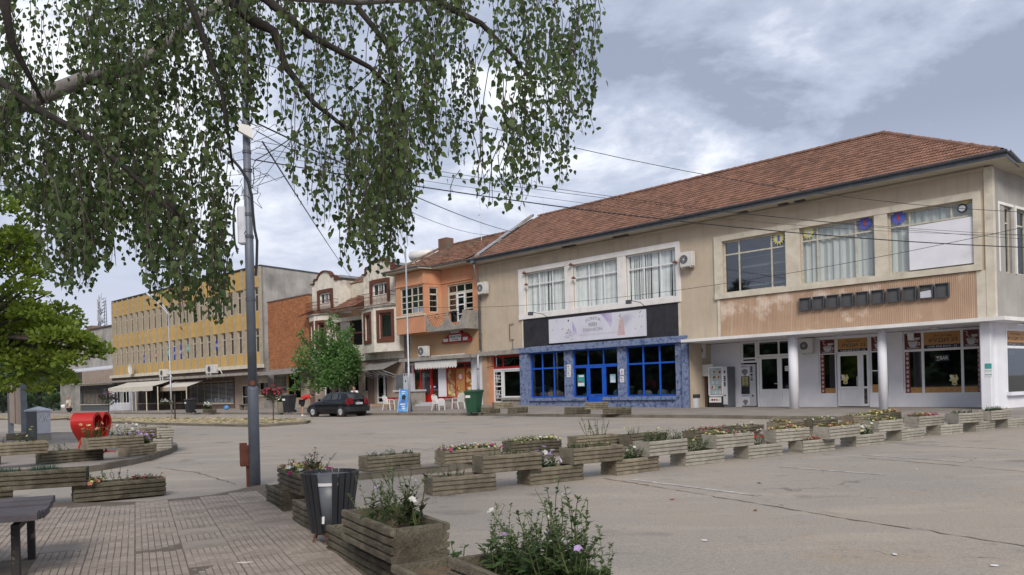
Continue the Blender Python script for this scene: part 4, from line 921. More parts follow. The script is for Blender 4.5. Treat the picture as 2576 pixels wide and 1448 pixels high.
# double white door with fan lights, vending niche to its left
window(main,gs+.02,cw1,gm+.03,gt-.002,CY+.06,[(gm+.03,gt,[fx(J4(1285,350),CY)])],fw=.10,fd=.08,fmat='pvc')
window(main,cw0,gs,gm2,gt-.002,CY+.06,[(gm2,gm-.02,[]),(gm-.02,gt,[])],fw=.10,fd=.08,fmat='pvc')
MB().box(gs-.0,gs+.10,CY+.02,CY+.16,zfl-.1,gm).build('door_post',M['pvc'],main)
mid=fx(J4(1302,800),CY); dzb=zfl+.0
for a,b in ((gs+.105,mid-.004),(mid+.004,cw1-.004)):
    d=window(main,a,b,dzb,gm+.02,CY+.07,[(dzb,dzb+.82,[]),(dzb+.82,gm+.02,[])],fw=.11,fd=.07,fmat='pvc',name='door',skip=((0,0),)); MB().box(a+.115,b-.115,CY+.085,CY+.12,dzb+.111,dzb+.775).build('door_panel',M['pvc'],d)
    if b<mid+.1: MB().tube([(b-.06,CY+.05,dzb+1.12),(b-.06,CY+.0,dzb+1.12),(b-.24,CY+.0,dzb+1.13)],.014,6).build('handle',M['pvc'],d)
x0,x1,z0,z1=rect(J4,1397,640,1480,720,CY+.05); sheet('notice','small white paper notice in the glass of the white double door','notice',x0,x1,z0,z1,CY+.05,('paper','greyink'),blocks=((.1,.9,.6,.7,1),(.1,.8,.3,.4,1)))
# cafe windows with printed film
def film(parent,x0,x1,z0,z1,y,mat,name='printed_film'): return MB().box(x0,x1,y-.004,y,z0,z1).build(name,M[mat],parent)
def cup(parent,x0,x1,z0,z1,y):
    w=x1-x0;h=z1-z0; cx=x0+w*.5; cz=z0+h*.33; mb=MB()
    P=lambda u,v:(x0+w*u,y,z0+h*v)
    mb.poly([P(.2,.5),P(.28,.2),P(.38,.12),P(.62,.12),P(.72,.2),P(.8,.5)]); mb.poly([P(.8,.42),P(.92,.42),P(.92,.25),P(.75,.22),P(.76,.27),P(.87,.3),P(.87,.37),P(.79,.37)]); mb.poly([P(.08,.12),P(.2,.06),P(.8,.06),P(.92,.12),P(.62,.10),P(.38,.10)])
    mb.poly([P(.5,.72),P(.55,.55),P(.9,.58),P(.93,.72)]); mb.build('printed_cup',M['lightgrey'],parent)
    mb=MB(); mb.poly([P(.25,.49),P(.4,.43),P(.62,.43),P(.76,.49),P(.6,.54),P(.4,.54)]); mb.tube([P(.15,.95),P(.3,.85),P(.22,.72),P(.4,.6)],.03,4); mb.build('printed_steam',M['rose'],parent)
def bar_sign(parent,x0,x1,z0,z1,y):
    film(parent,x0,x1,z0+(z1-z0)*.22,z1,y,'jute'); film(parent,x0,x1,z0,z0+(z1-z0)*.218,y,'navyink'); w=x1-x0;h=z1-z0
    text('Кафе Бар','brownwood',parent,x0+w*.3,x0+w*.76,z0+h*.68,z0+h*.86,y-.006); text('РУДИ 23','navyink',parent,x0+w*.16,x0+w*.92,z0+h*.34,z0+h*.60,y-.006)
    text('CAFE BAR RUDI - 23','paper',parent,x0+w*.10,x0+w*.90,z0+h*.06,z0+h*.165,y-.006)
def strip_print(parent,x0,x1,z0,z1,y):
    film(parent,x0,x1,z0,z1,y,'coffee'); mb=MB(); r=random.Random(7); n=9
    for k in range(n):
        z=z0+(z1-z0)*(k+.5)/n; w=x1-x0; h=(z1-z0)/n; P=lambda u,v:(x0+w*u,y-.006,z+h*v)
        mb.poly([P(.2,.3),P(.3,-.25),P(.7,-.25),P(.8,.3)]); mb.poly([P(.3,.38),P(.7,.33),P(.6,.47)])
    mb.build('printed_cups',M['rose'],parent)
yg=CY+.10
w1=window(main,A0,A1,az_s,az_t,CY+.07,[(az_s,az_m,[]),(az_m,az_t,[])],fw=.06,fd=.07,fmat='pvc'); cup_=film(w1,A0+.06,A1-.06,az_m+.03,az_t-.06,yg-.01,'coffee'); cup(w1,A0+.06,A1-.06,az_m+.03,az_t-.06,yg-.02)
strip_print(w1,A0+.06,fx(J5(242,500),CY),az_s+.06,az_m-.03,yg-.01); film(w1,fx(J5(246,500),CY),A1-.06,az_s+.06,fz(J5(300,725),CY),yg-.01,'jute')
wt=window(main,Dd0,Dd1,az_m+.002,az_t,CY+.07,[(az_m,az_t,[])],fw=.06,fd=.07,fmat='pvc'); bar_sign(wt,Dd0+.05,Dd1-.05,az_m+.04,az_t-.05,yg-.01)
dleaf=fx(J5(668,600),CY); dt=az_m-.004
d=window(main,Dd0+.03,dleaf,zfl+.02,dt,CY+.05,[(zfl+.02,zfl+.86,[]),(zfl+.86,dt,[])],fw=.13,fd=.08,fmat='pvc',name='door',skip=((0,0),)); MB().box(Dd0+.165,dleaf-.135,CY+.07,CY+.11,zfl+.155,zfl+.80).build('door_panel',M['pvc'],d)
MB().tube([(dleaf-.07,CY+.05,zfl+1.35),(dleaf-.14,CY-.02,zfl+1.35),(dleaf-.14,CY-.02,zfl+.95),(dleaf-.07,CY+.05,zfl+.95)],.016,6).build('handle',M['pvc'],d)
window(main,dleaf+.004,Dd1,zfl+.02,dt,CY+.06,[(zfl+.02,zfl+.86,[]),(zfl+.86,dt,[])],fw=.11,fd=.07,fmat='pvc')
w2=window(main,B0,B1,az_s,az_t,CY+.07,[(az_s,fz(J5(820,522),CY),[]),(fz(J5(820,522),CY),az_m,[]),(az_m,az_t,[])],fw=.06,fd=.07,fmat='pvc'); film(w2,B0+.06,B1-.06,az_m+.03,az_t-.06,yg-.01,'coffee'); cup(w2,B0+.06,B1-.06,az_m+.03,az_t-.06,yg-.02); film(w2,B0+.06,B1-.06,az_s+.06,az_s+.42,yg-.01,'jute')
s1,s2=fx(J5(1392,500),CY),fx(J5(1853,500),CY)
w3=window(main,V0,V1,wz_s,wz_t,CY+.07,[(wz_s,wz_m,[s1,s2]),(wz_m,wz_t,[s1,s2])],fw=.06,fd=.07,fmat='pvc',mw=.10)
for a,b in ((V0+.06,s1-.05),(s2+.05,V1-.06)): film(w3,a,b,wz_m+.05,wz_t-.06,yg-.01,'coffee'); cup(w3,a,b,wz_m+.05,wz_t-.06,yg-.02)
bar_sign(w3,s1+.05,s2-.05,wz_m+.05,wz_t-.06,yg-.01)
jt=fz(J5(1600,712),CY)
strip_print(w3,V0+.06,fx(J5(1240,500),CY),wz_s+.06,wz_m-.05,yg-.01); strip_print(w3,fx(J5(2030,500),CY),V1-.06,wz_s+.06,wz_m-.05,yg-.01)
film(w3,fx(J5(1243,500),CY),s1-.05,wz_s+.06,jt,yg-.01,'jute'); film(w3,s1+.05,s2-.05,wz_s+.06,jt,yg-.01,'jute'); film(w3,s2+.05,fx(J5(2027,500),CY),wz_s+.06,jt,yg-.01,'jute')
# neon bar sign and waiter sticker shapes (plain generic cup-and-bean motif)
x0,x1,z0,z1=rect(J5,1532,335,1705,410,CY+.09); o=sheet('neon_sign','small unlit neon bar sign hanging in the middle cafe window','neon sign',x0,x1,z0,z1,CY+.085,('navyink',)); text('BAR','paper',o,x0+(x1-x0)*.38,x1-.04,z0+.06,z1-.06,CY+.07)
mb=MB(); P=lambda u,v:(x0+(x1-x0)*u,CY+.07,z0+(z1-z0)*v); mb.poly([P(.1,.75),P(.36,.75),P(.24,.42)]); mb.poly([P(.225,.42),P(.255,.42),P(.255,.15),P(.225,.15)]); mb.poly([P(.14,.1),P(.34,.1),P(.34,.15),P(.14,.15)]); mb.build('glass_symbol',M['starY'],o)
def motif(c,y,label):
    x0,x1,z0,z1=rect(J5,*c,y); mb=MB(); P=lambda u,v,o=0:(x0+(x1-x0)*u,y-.004-o,z0+(z1-z0)*v); 
    mb.prism([P(.05,.95),P(.3,.97),P(.55,.9),P(.8,.97),P(.98,.6),P(.85,.45),P(.8,.3),P(.85,.1),P(.55,.0),P(.28,.1),P(.35,.35),P(.0,.45),P(.15,.6)][::1],(0,-.004,0),0)
    mb.poly([P(.1,.9,.006),P(.3,.93,.006),P(.5,.6,.006),P(.2,.62,.006)],1); mb.poly([P(.5,.85,.006),P(.72,.92,.006),P(.66,.68,.006)],2); mb.poly([P(.35,.2,.006),P(.55,.28,.006),P(.78,.2,.006),P(.55,.06,.006)],3)
    fobj(mb,'window_sticker',label,'sticker',[M['starY'],M['paper'],M['coffee'],M['jute']],(x0,y,z0),'cartoon coffee stickers on the cafe glass')
motif((440,562,535,680),CY+.085,'cream coffee sticker on the glass of the cafe door'); motif((1702,562,1815,695),CY+.085,'cream coffee sticker low in the middle cafe window')
# canopy slab and columns
cyf=-.75; cx0=fx(D(47,948),cyf); cx1=fx(D(1915,825),cyf); ct=fz(D(1500,845),cyf); czb=ZS-.14
mb=MB(); mb.box(cx0,cx1,cyf,CY+.0,czb,ZS+.0)
cA=(cx1,cyf); cB=(cx1+.35,.45)
mb2=[(cx1,cyf),(cx1,CY)]; e=wing(9,0,.8)
mb.prism([(cx1,cyf,czb),(cx1+wx*9,cyf+wy*9+.0,czb),(cx1+wx*9,cyf+wy*9+4,czb),(cx1,CY,czb)],(0,0,.14)); mb.build('canopy_slab',M['white'],main)
mb=MB(); mb.poly([(cx0+.02,cyf+.02,czb-.003),(cx0+.02,CY-.01,czb-.003),(cx1-.02,CY-.01,czb-.003),(cx1-.02,cyf+.02,czb-.003)]); mb.build('canopy_ceiling',M['whitewall'],main)
for c in ((J4(1475,1320),J4(1625,1320)),(J5(885,970),J5(993,970))):
    a,b=at(c[0],0)[0],at(c[1],0)[0]; MB().cyl(((a+b)/2,.0,zfl-.1),((a+b)/2,.0,czb-.004),(b-a)/2*.97,None,20).build('column',M['whitewall'],main,smooth=True)
a,b=fx(J5(2075,800),-.2),fx(J5(2200,800),-.2); MB().box(a,b,-.2,.28,zfl-.1,czb-.004).build('pillar',M['whitewall'],main,bev=.02)
for p in (J5(435,110),J5(1535,38)):
    x,_=at(p,.9); MB().lathe([(.02,-.12),(.14,-.09),(.17,-.02),(.17,0)],(x,.9,czb-.006),12).build('ceiling_lamp',M['lightgrey'],main)
# white bay right of the pillar
bt0=wing_at(J5(2365,400)); ws=wing_at(J5(2480,790))[1]; wtop=wing_at(J5(2400,35))[1]; wmid=wing_at(J5(2450,245))[1]; t0=bt0[0]
mb=MB()
for a,b,c,d in ((-.9,t0,zfl-.2,czb),(t0,9,zfl-.2,ws),(t0,9,wtop,czb)): mb.poly([wing(a,c),wing(b,c),wing(b,d),wing(a,d)])
wbox(mb,t0-.02,9,ws-.05,ws+.08,0,.18); mb.poly([(XR+.05,.3,zfl-.2),wing(-.9,zfl-.2),wing(-.9,czb),(XR+.05,.3,czb)]); mb.build('bay_wall',M['whitewall'],main)
mb=MB(); wbox(mb,t0,t0+.10,ws+.08,wtop,-.08,.02); wbox(mb,t0+.10,6,wmid-.05,wmid+.05,-.08,.0); wbox(mb,t0+.1,6,wtop-.06,wtop,-.08,0)
wn=mb.build('window',M['pvc'],main); mb=MB(); wbox(mb,t0+.1,6,ws+.08,wmid-.05,-.06,-.05); mb.build('pane',M['glassdark'],wn)
mb=MB(); mb.poly([wing(t0,ws,-.8),wing(8,ws,-.8),wing(8,wtop,-.8),wing(t0,wtop,-.8)]); mb.build('dark_room',M['darkvoid'],main)
# printed board in the bay fan light, built as a thing in the wing plane
t1=t0+.16; t2=t1+1.55
def wtext(s,mat,parent,t0,t1,z0,z1,o):
    ob=text(s,mat,None,0,1,0,1,0); me=ob.data
    off=OFF[root_of(parent).name]
    for v in me.vertices:
        p=wing(t0+(t1-t0)*v.co.x,z0+(z1-z0)*v.co.z,o+.004); v.co=(p[0]-off[0],p[1]-off[1],p[2]-off[2])
    ob.parent=parent; return ob
o=fthing('printed_board','cafe name board over the bay window right of the square pillar','cafe sign',*wing(t1,wmid+.06,0)); hz=wtop-.06-wmid-.05
mb=MB(); wbox(mb,t1,t2,wmid+.05+hz*.22,wtop-.06,-.03,-.02); mb.build('sack_print',M['jute'],o); mb=MB(); wbox(mb,t1,t2,wmid+.05,wmid+.05+hz*.215,-.03,-.02); mb.build('name_strip',M['navyink'],o)
wtext('Кафе Бар','brownwood',o,t1+.35,t1+1.2,wmid+.05+hz*.7,wmid+.05+hz*.86,-.02); wtext('РУДИ 23','navyink',o,t1+.12,t2-.1,wmid+.05+hz*.36,wmid+.05+hz*.6,-.02); wtext('CAFE BAR RUDI - 23','paper',o,t1+.05,t2-.05,wmid+.05+hz*.06,wmid+.05+hz*.17,-.02)
t,z=wing_at(J5(2455,325)); o=fthing('open_sign','unlit open sign hanging in the bay window right of the square pillar','sign',*wing(t,z,-.1)); wtext('open','posterteal',o,t-.24,t+.24,z-.13,z+.13,-.06)
# blue notice on the square pillar
x0,x1,z0,z1=rect(J5,2122,437,2200,592,-.21); sheet('notice','blue and white notice taped to the square pillar','notice',x0,x1,z0,z1,-.205,('paper','posterteal'),blocks=((0,1,.6,1,1),(0,1,.42,.46,1),(0,1,.12,.18,1)))
# ------------------------------------------------------------------ small things on and before the facades
def ac(p0,p1,y,label,legs=False,fan=.32,mat='acwhite',depth=.3,fanside=0):
    """outdoor unit between two measured corners (top left, bottom right of its front)"""
    x0,z1=at(p0,y); x1,z0=at(p1,y)
    o=fthing('air_conditioner',label,'air conditioner',x0,y+depth,z0,'air conditioner units on the facades'); w=x1-x0; h=z1-z0
    MB().box(x0,x1,y,y+depth,z0,z1).build('casing',M[mat],o,bev=.015)
    c=x0+w*(fan if not fanside else 1-fan); r=min(h*.40,w*.32); mb=MB(); mb.tube([(c,y-.012,z0+h*.5),(c,y-.001,z0+h*.5)],r,20); mb.build('fan_grille',M['acdark'],o)
    mb=MB()
    for k in range(10): a=2*math.pi*k/10; mb.box(c-.006,c+.006,y-.016,y-.0125,0,0) if 0 else mb.tube([(c+r*.25*math.cos(a),y-.016,z0+h*.5+r*.25*math.sin(a)),(c+r*.95*math.cos(a+.5),y-.016,z0+h*.5+r*.95*math.sin(a+.5))],.006,3)
    mb.tube([(c,y-.02,z0+h*.5),(c,y-.0125,z0+h*.5)],r*.22,10); mb.build('fan_guard',M['lightgrey'],o)
    mb=MB()
    for q in (x0+w*.15,x1-w*.15): mb.box(q-.02,q+.02,y,y+depth+.08,z0-.05,z0-.002)
    if legs:
        for q in (x0+w*.1,x1-w*.25): mb.box(q-.03,q+.03,y+.02,y+.09,z0-.45,z0-.05)
    mb.build('bracket',M['acwhite'],o); return o
ac(C(2,412),C(62,486),-.42,'air conditioner beside the drainpipe where the peach and tan walls meet')
ac(C(1462,196),C(1552,288),-.42,'air conditioner on the tan wall right of the blind filled windows')
x=xr0+.35; o=ac(D(122,972),D(176,1048),CY-.9,'air conditioner in the corner of the cafe recess above the meter boxes',fanside=1)
ac(J5(-40,150),J5(108,312),CY-.42,'air conditioner half hidden behind the leftmost round column')
ac(I4(770,132),I4(912,287),-.75,'air conditioner standing on the ledge over the food shop')
# meter boxes, bin, vending machines in the recess
o=fthing('meter_box','pale electric meter boxes with pipes on the tan side wall of the cafe recess','meter box',xr0,CY-1.,1.6)
xa,za=at(D(103,1095),CY-.9); xb,zb_=at(D(145,1160),CY-.9); MB().box(xr0+.02,xr0+.62,CY-.9,CY-.7,zb_,za).build('box',M['acwhite'],o); MB().box(xr0+.64,xr0+1.15,CY-.85,CY-.7,zb_-.02,za-.18).build('box',M['lightgrey'],o)
mb=MB()
for k in range(3): mb.tube([(xr0+.2+.15*k,CY-.8,zb_),(xr0+.25+.15*k,CY-.85,zb_-.35),(xr0+.45+.12*k,CY-.8,zb_-.45),(xr0+.6+.1*k,CY-.75,zb_-.05)],.02,5)
mb.tube([(xr0+.12,CY-.8,zb_),(xr0+.1,CY-.75,.4)],.025,5); mb.build('pipes',M['rust'],o)
gx=at(D(128,1340),CY-1.6)[0]; o=fthing('waste_bin','small grey waste bin with a black bag standing by the blue marble pier','bin',gx,CY-1.6,.32)
MB().lathe([(.2,0),(.25,.62),(.24,.62)],(gx,CY-1.6,.32),14).build('body',M['lightgrey'],o,smooth=False); MB().lathe([(.27,.52),(.28,.66),(.24,.70),(.1,.6)],(gx,CY-1.6,.32),12).build('bag',M['cable'],o)
def vend():
    y=CY-.95; x0=fx(J4(172,1000),y); x1=fx(J4(470,1000),y); z0=.34; z1=fz(J4(300,655),y); d=.85
    o=fthing('vending_machine','grey snack vending machine with a glass front in the cafe recess','vending machine',(x0+x1)/2,y+d,z0)
    w=x1-x0;h=z1-z0; MB().box(x0,x1,y+.06,y+d,z0,z1).build('cabinet',M['greypanel'],o,bev=.015)
    gx1=x0+w*.78; 
    mb=MB(); mb.box(x0,x0+.05,y,y+.056,z0+h*.3,z1); mb.box(gx1-.05,gx1,y,y+.056,z0+h*.3,z1); mb.box(x0+.05,gx1-.05,y,y+.056,z0+h*.27,z0+h*.3); mb.box(x0+.05,gx1-.05,y,y+.056,z1-.05,z1); mb.build('window_frame',M['pvc'],o)
    MB().box(x0+.05,gx1-.05,y+.045,y+.055,z0+h*.3,z1-.05).build('back_panel',M['lightgrey'],o)
    MB().box(x0+.05,gx1-.05,y+.006,y+.010,z0+h*.3,z1-.05).build('glass',M['glass'],o)
    MB().box(gx1+.01,x1,y,y+.056,z0+h*.07,z1-.0).build('control_panel',M['lightgrey'],o)
    MB().box(x0,gx1,y+.0,y+.056,z0,z0+h*.265).build('delivery_flap',M['ink'],o)
    MB().box(x0+.04,gx1-.1,y-.02,y-.001,z0+h*.12,z0+h*.25).build('advert_plate',M['paper'],o)
    for k,c in enumerate(('coffee','red','greyink','starY')): q=x0+.15+k*(gx1-x0-.3)/4; MB().ell((q+.06,y-.022,z0+h*.185),(.06,.006,.055),8,5).build('printed_fruit',M[c],o)
    for i in range(5):
        zz=z0+h*(.335+.125*i); MB().box(x0+.12,gx1-.06,y+.012,y+.044,zz-.012,zz).build('shelf',M['pvc'],o)
        for k in range(6):
            c=('rose','cyan','starY','redmat','posterteal','paper','bakery')[(i*3+k*(1 if i!=1 else 2))%7] if i in(1,3,4) else ('cyan','lightgrey','paper')[(k+i)%3]
            q=x0+.16+k*(gx1-x0-.3)/6; MB().prism([(q,y+.015,zz),(q+.075,y+.015,zz),(q+.105,y+.02,zz+.13),(q+.03,y+.02,zz+.13)],(0,.02,0)).build('snack',M[c],o)
    for k,(a,b) in enumerate(((.84,.90),(.73,.77),(.68,.725),(.64,.67),(.55,.62),(.515,.545),(.28,.31))): MB().box(gx1+.07,x1-.07,y-.006,y-.001,z0+h*a,z0+h*b).build('button_panel',M['ink'],o)
vend()
def coffee():
    y=CY+.02; x0=fx(J4(690,900),y); x1=fx(J4(925,900),y); z0=.36; z1=fz(J4(800,615),y); w=x1-x0;h=z1-z0
    o=fthing('coffee_machine','tall grey coffee vending machine set in the door niche beside the white double door','vending machine',(x0+x1)/2,y+.5,z0)
    MB().box(x0,x1,y,y+.6,z0,z1).build('cabinet',M['lightgrey'],o,bev=.015); xm=x0+w*.6
    for a,b,m,n in ((.72,.99,'paper','advert_panel'),(.475,.715,'ink','selection_panel'),(.29,.47,'cable','cup_bay'),(.04,.285,'paper','advert_panel')): MB().box(x0+.03,xm,y-.012,y-.001,z0+h*a,z0+h*b).build(n,M[m],o)
    text('LAVAZZA','posterblue',o,x0+.05,xm-.02,z0+h*.93,z0+h*.97,y-.018); text('LAVAZZA','posterblue',o,x0+.05,xm-.02,z0+h*.235,z0+h*.27,y-.018)
    mb=MB(); c=(x0+xm)/2
    for zz,s in ((.83,1.),(.11,.8)): mb.ell((c,y-.014,z0+h*zz),(.17*s,.004,.14*s),10,6); mb.poly([(c-.07*s,y-.019,z0+h*zz-.2*s),(c+.07*s,y-.019,z0+h*zz-.2*s),(c+.05*s,y-.019,z0+h*zz-.1*s),(c-.05*s,y-.019,z0+h*zz-.1*s)])
    mb.build('printed_portrait',M['greyink'],o)
    mb=MB()
    for i in range(2):
        for k in range(7): q=x0+.07+i*(xm-x0-.1)/2; mb.box(q,q+(xm-x0)*.33,y-.017,y-.0125,z0+h*(.5+.03*k),z0+h*(.518+.03*k))
    mb.build('selection_labels',M['starY'],o)
    for k,(a,b) in enumerate(((.80,.95),(.73,.77),(.68,.70),(.61,.66))): MB().box(xm+.06,x1-.14,y-.01,y-.001,z0+h*a,z0+h*b).build('button_panel',M['ink' if k==1 else 'greypanel'],o)
    MB().tube([(xm+.16,y-.02,z0+h*.25),(xm+.16,y-.001,z0+h*.25)],.045,10).build('lock',M['ink'],o)
coffee()
x,z=at(J5(1255,135),CY-.05); fobj(MB().box(x-.12,x+.12,CY-.07,CY-.003,z-.12,z+.2),'alarm_box','small white alarm box on the white wall between the cafe windows','alarm box',M['pvc'],(x,CY,z))
# ------------------------------------------------------------------ drain pipe between the buildings
def pipe():
    x,z=at(J1(1105,690),-.85); o=fthing('drain_pipe','grey drainpipe with a hopper running down where the peach and tan walls meet','drainpipe',XL,-.1,.5)
    MB().box(x-.14,x+.14,-.98,-.72,z-.15,z+.22).build('hopper',M['pipe'],o)
    xm=fx(J1(1168,900),-.12)
    MB().tube([(x,-.85,z-.15),(x+.05,-.80,z-.5),(xm,-.14,z-1.3),(xm,-.13,4.0)],.075,8).build('upper_pipe',M['pipe'],o,smooth=True)
    MB().tube([(xm,-.13,4.0),(xm,-.40,3.6),(xm,-.40,2.0),(xm,-.40,zb(-24))],.07,8).build('lower_pipe',M['steel'],o,smooth=True)
    for zz in (7.6,6.3,5.,2.8,1.5): MB().tube([(xm,-.13 if zz>4 else -.4,zz),(xm,-.13 if zz>4 else -.4,zz+.06)],.092,8).build('clamp',M['gutter'],o)
pipe()
# ------------------------------------------------------------------ peach building with the food shop
og=fthing('peach_building','two storey peach building with an angular bay, a balcony and a food shop','building',-29,0,.5)
BY=-1.25
o0=fx(J1(218,1000),BY); o1=fx(J1(535,1000),BY); o2=fx(J1(738,1000),0); OX1=XL-.01
zw0=fz(J1(400,1305),BY)  # bay sill
bz=fz(B(1445,665),BY); bzb=fz(J1(215,1340),BY)
obz0=fz(B(1210,695),BY)
tz0,tz1=fz(J1(400,1300),BY)+.02,fz(J1(400,985),BY); EZO=9.55
wl0,wl1=fx(J1(270,1150),BY),fx(J1(530,1150),BY)
mb=MB(); wallh(mb,o0,o1,obz0,EZO,BY,BY+.3,[(wl0,wl1,tz0,tz1)])
# slanted side of the bay with its narrow window
def slant(u,z,o=0):
    L=math.hypot(o2-o1,-BY); nx,ny=-(-BY)/L*-1,-(o2-o1)/L
    return (o1+(o2-o1)*u-BY/L*0+o*(-BY)/L,BY+(0-BY)*u-o*(o2-o1)/L,z)
du0,du1=.30,.80; dz0,dz1=fz(J1(660,1275),-.6),fz(J1(660,985),-.6)
for a,b,c,d in ((0,du0,obz0,EZO),(du1,1,obz0,EZO),(du0,du1,obz0,dz0),(du0,du1,dz1,EZO)): mb.poly([slant(a,c),slant(b,c),slant(b,d),slant(a,d)])
mb.poly([slant(du0,dz0),slant(du0,dz0,-.2),slant(du0,dz1,-.2),slant(du0,dz1)][::-1]); mb.poly([slant(du1,dz0),slant(du1,dz1),slant(du1,dz1,-.2),slant(du1,dz0,-.2)][::-1]); mb.poly([slant(du0,dz0),slant(du1,dz0),slant(du1,dz0,-.2),slant(du0,dz0,-.2)])
rw0,rw1=fx(J1(808,1100)),fx(J1(1097,1100)); rz0,rz1=fz(J1(1000,1240)),fz(J1(950,945)); bd0=obz0+.9
wallh(mb,o2,OX1,5.5,EZO+.05,0,.3,[(rw0,rw1,rz0-.75,rz1)])
mb.poly([(o0,BY,obz0),(o0,BY,EZO),(o0,.3,EZO),(o0,.3,obz0)]); mb.poly([(o0,BY,obz0),(o0,0,obz0),(o2,0,obz0),(o1,BY,obz0)]); mb.build('wall',M['orange'],og)
mb=MB(); lw0=fx(I4(535,400)); wallh(mb,o0-.6,OX1,fz(B(1600,870))-.02,5.5,0,.3,[]); mb.build('lower_wall',M['orangelow'],og)
mb=MB(); mb.poly([(o0,1.2,.3),(OX1,1.2,.3),(OX1,1.2,EZO),(o0,1.2,EZO)]); mb.poly([(o0+.05,.0,obz0+.05),(OX1,.0,obz0+.05),(OX1,1.2,obz0+.05),(o0+.05,1.2,obz0+.05)]); mb.build('room_lining',M['room'],og)
for z,m in ((tz1+.08,'orange'),(zw0-.12,'cream')):
    p=[(o0-.06,BY-.06),(o1+.03,BY-.06),(o2,-.06),(rw1+.06,-.06)] if m=='orange' else [(o0-.06,BY-.06),(o1+.03,BY-.06),(o2-.25,-.35)]
    mb=MB()
    for a,b in zip(p,p[1:]): mb.prism([(a[0],a[1],z),(b[0],b[1],z),(b[0],b[1]+.1,z),(a[0],a[1]+.1,z)],(0,0,.12))
    mb.build('string_course',M[m],og)
mid=(tz0+(tz1-tz0)*.68); w_=wl1-wl0
w=window(og,wl0,wl1,tz0,tz1,BY+.08,[(tz0,tz0+(mid-tz0)/3,[wl0+w_*f for f in(.25,.5,.75)]),(tz0+(mid-tz0)/3,tz0+(mid-tz0)*2/3,[wl0+w_*f for f in(.25,.5,.75)]),(tz0+(mid-tz0)*2/3,mid,[wl0+w_*f for f in(.25,.5,.75)]),(mid,tz1,[wl0+w_*f for f in(.25,.5,.75)])],fw=.09,fd=.1,fmat='oldframe',mw=.06)
MB().box((wl0+wl1)/2-.06,(wl0+wl1)/2+.06,BY+.075,BY+.079,tz0+.09,tz1-.09).build('mullion',M['oldframe'],w)
mid=rz0+(rz1-rz0)*.66; w_=rw1-rw0; q1,q2=rw0+w_*.34,rw0+w_*.66
window(og,rw0,q1,rz0,mid,.08,[(rz0+ (mid-rz0)*k/3,rz0+(mid-rz0)*(k+1)/3,[]) for k in range(3)],fw=.09,fd=.1,fmat='oldframe',mw=.05); window(og,q2,rw1,rz0,mid,.08,[(rz0+(mid-rz0)*k/3,rz0+(mid-rz0)*(k+1)/3,[]) for k in range(3)],fw=.09,fd=.1,fmat='oldframe',mw=.05)
window(og,rw0,rw1,mid+.004,rz1,.08,[(mid,rz1,[q1,q2])],fw=.09,fd=.1,fmat='oldframe'); bd=rz0-.75
window(og,q1+.004,q2-.004,bd,mid,.08,[(bd,bd+.5,[]),(bd+.5,bd+1.1,[]),(bd+1.1,bd+1.6,[]),(bd+1.6,mid,[])],fw=.10,fd=.1,fmat='pvc',name='balcony_door')
mb=MB()
for zz0,zz1 in ((dz0,dz0+.07),(dz1-.07,dz1),(dz0+(dz1-dz0)*.69,dz0+(dz1-dz0)*.75)): mb.prism([slant(du0,zz0,-.05),slant(du1,zz0,-.05),slant(du1,zz0,-.13),slant(du0,zz0,-.13)],(0,0,zz1-zz0))
for u0,u1 in ((du0,du0+.05),(du1-.05,du1)): mb.prism([slant(u0,dz0+.07,-.05),slant(u1,dz0+.07,-.05),slant(u1,dz0+.07,-.13),slant(u0,dz0+.07,-.13)],(0,0,dz1-dz0-.14))
for k in (1,2): zz=dz0+(dz1-dz0)*.23*k; mb.prism([slant(du0+.05,zz,-.06),slant(du1-.05,zz,-.06),slant(du1-.05,zz,-.12),slant(du0+.05,zz,-.12)],(0,0,.035))
w=mb.build('window',M['oldframe'],og); mb=MB(); mb.poly([slant(du0+.04,dz0+.05,-.1),slant(du1-.04,dz0+.05,-.1),slant(du1-.04,dz1-.05,-.1),slant(du0+.04,dz1-.05,-.1)]); mb.build('pane',M['glassdark'],w)
# balcony with sunburst ironwork
yb_=BY+.05; b0=fx(B(1448,600),yb_); b1=fx(B(1868,570),yb_); bz0=fz(B(1650,650),yb_); bzt=fz(B(1790,480),yb_); bf=bz0+.18
bal=MB(); bal.box(b0,OX1-.1,yb_,.0,bz0,bf); bal.box(OX1-.32,OX1-.1,yb_,.0,bf,bzt); xm=fx(B(1615,560),yb_)
for a,b in ((b0,xm-.06),(xm+.06,OX1-.34)):
    P=[(a,yb_,bf)]+[(b,yb_,bf)]+[(b-(b-a)*k/10,yb_,bf+.08+.62*(abs(2*k/10-1)**2.)) for k in range(11)]
    bal.prism(P,(0,.10,0))
bal.box(xm-.058,xm+.058,yb_,yb_+.12,bf,bzt-.02); bal.box(b0-.1,b0-.002,yb_,yb_+.12,bf,bzt-.05)
bl_=bal.build('balcony',M['concrete'],og)
mb=MB()
for a,b in ((b0,xm-.06),(xm+.06,OX1-.34)):
    c=(a+b)/2; cz=bzt-.12; mb.tube([(c+.14*math.cos(t),yb_+.05,cz-.05+.14*math.sin(t)) for t in [2*math.pi*k/10 for k in range(11)]],.014,4)
    for k in range(11):
        t=math.pi+math.pi*(k+.5)/11; r_=.66; mb.tube([(c+.14*math.cos(t),yb_+.05,cz-.05+.14*math.sin(t)),(c+.62*(b-a)*.75*math.cos(t),yb_+.05,max(bf+.1+.6*(abs(math.cos(t))**2.)*.9,cz+.75*math.sin(t)))],.012,4)
    mb.tube([(a,yb_+.05,bzt-.1),(b,yb_+.05,bzt-.06)],.018,5)
mb.build('iron_railing',M['iron'],bl_)
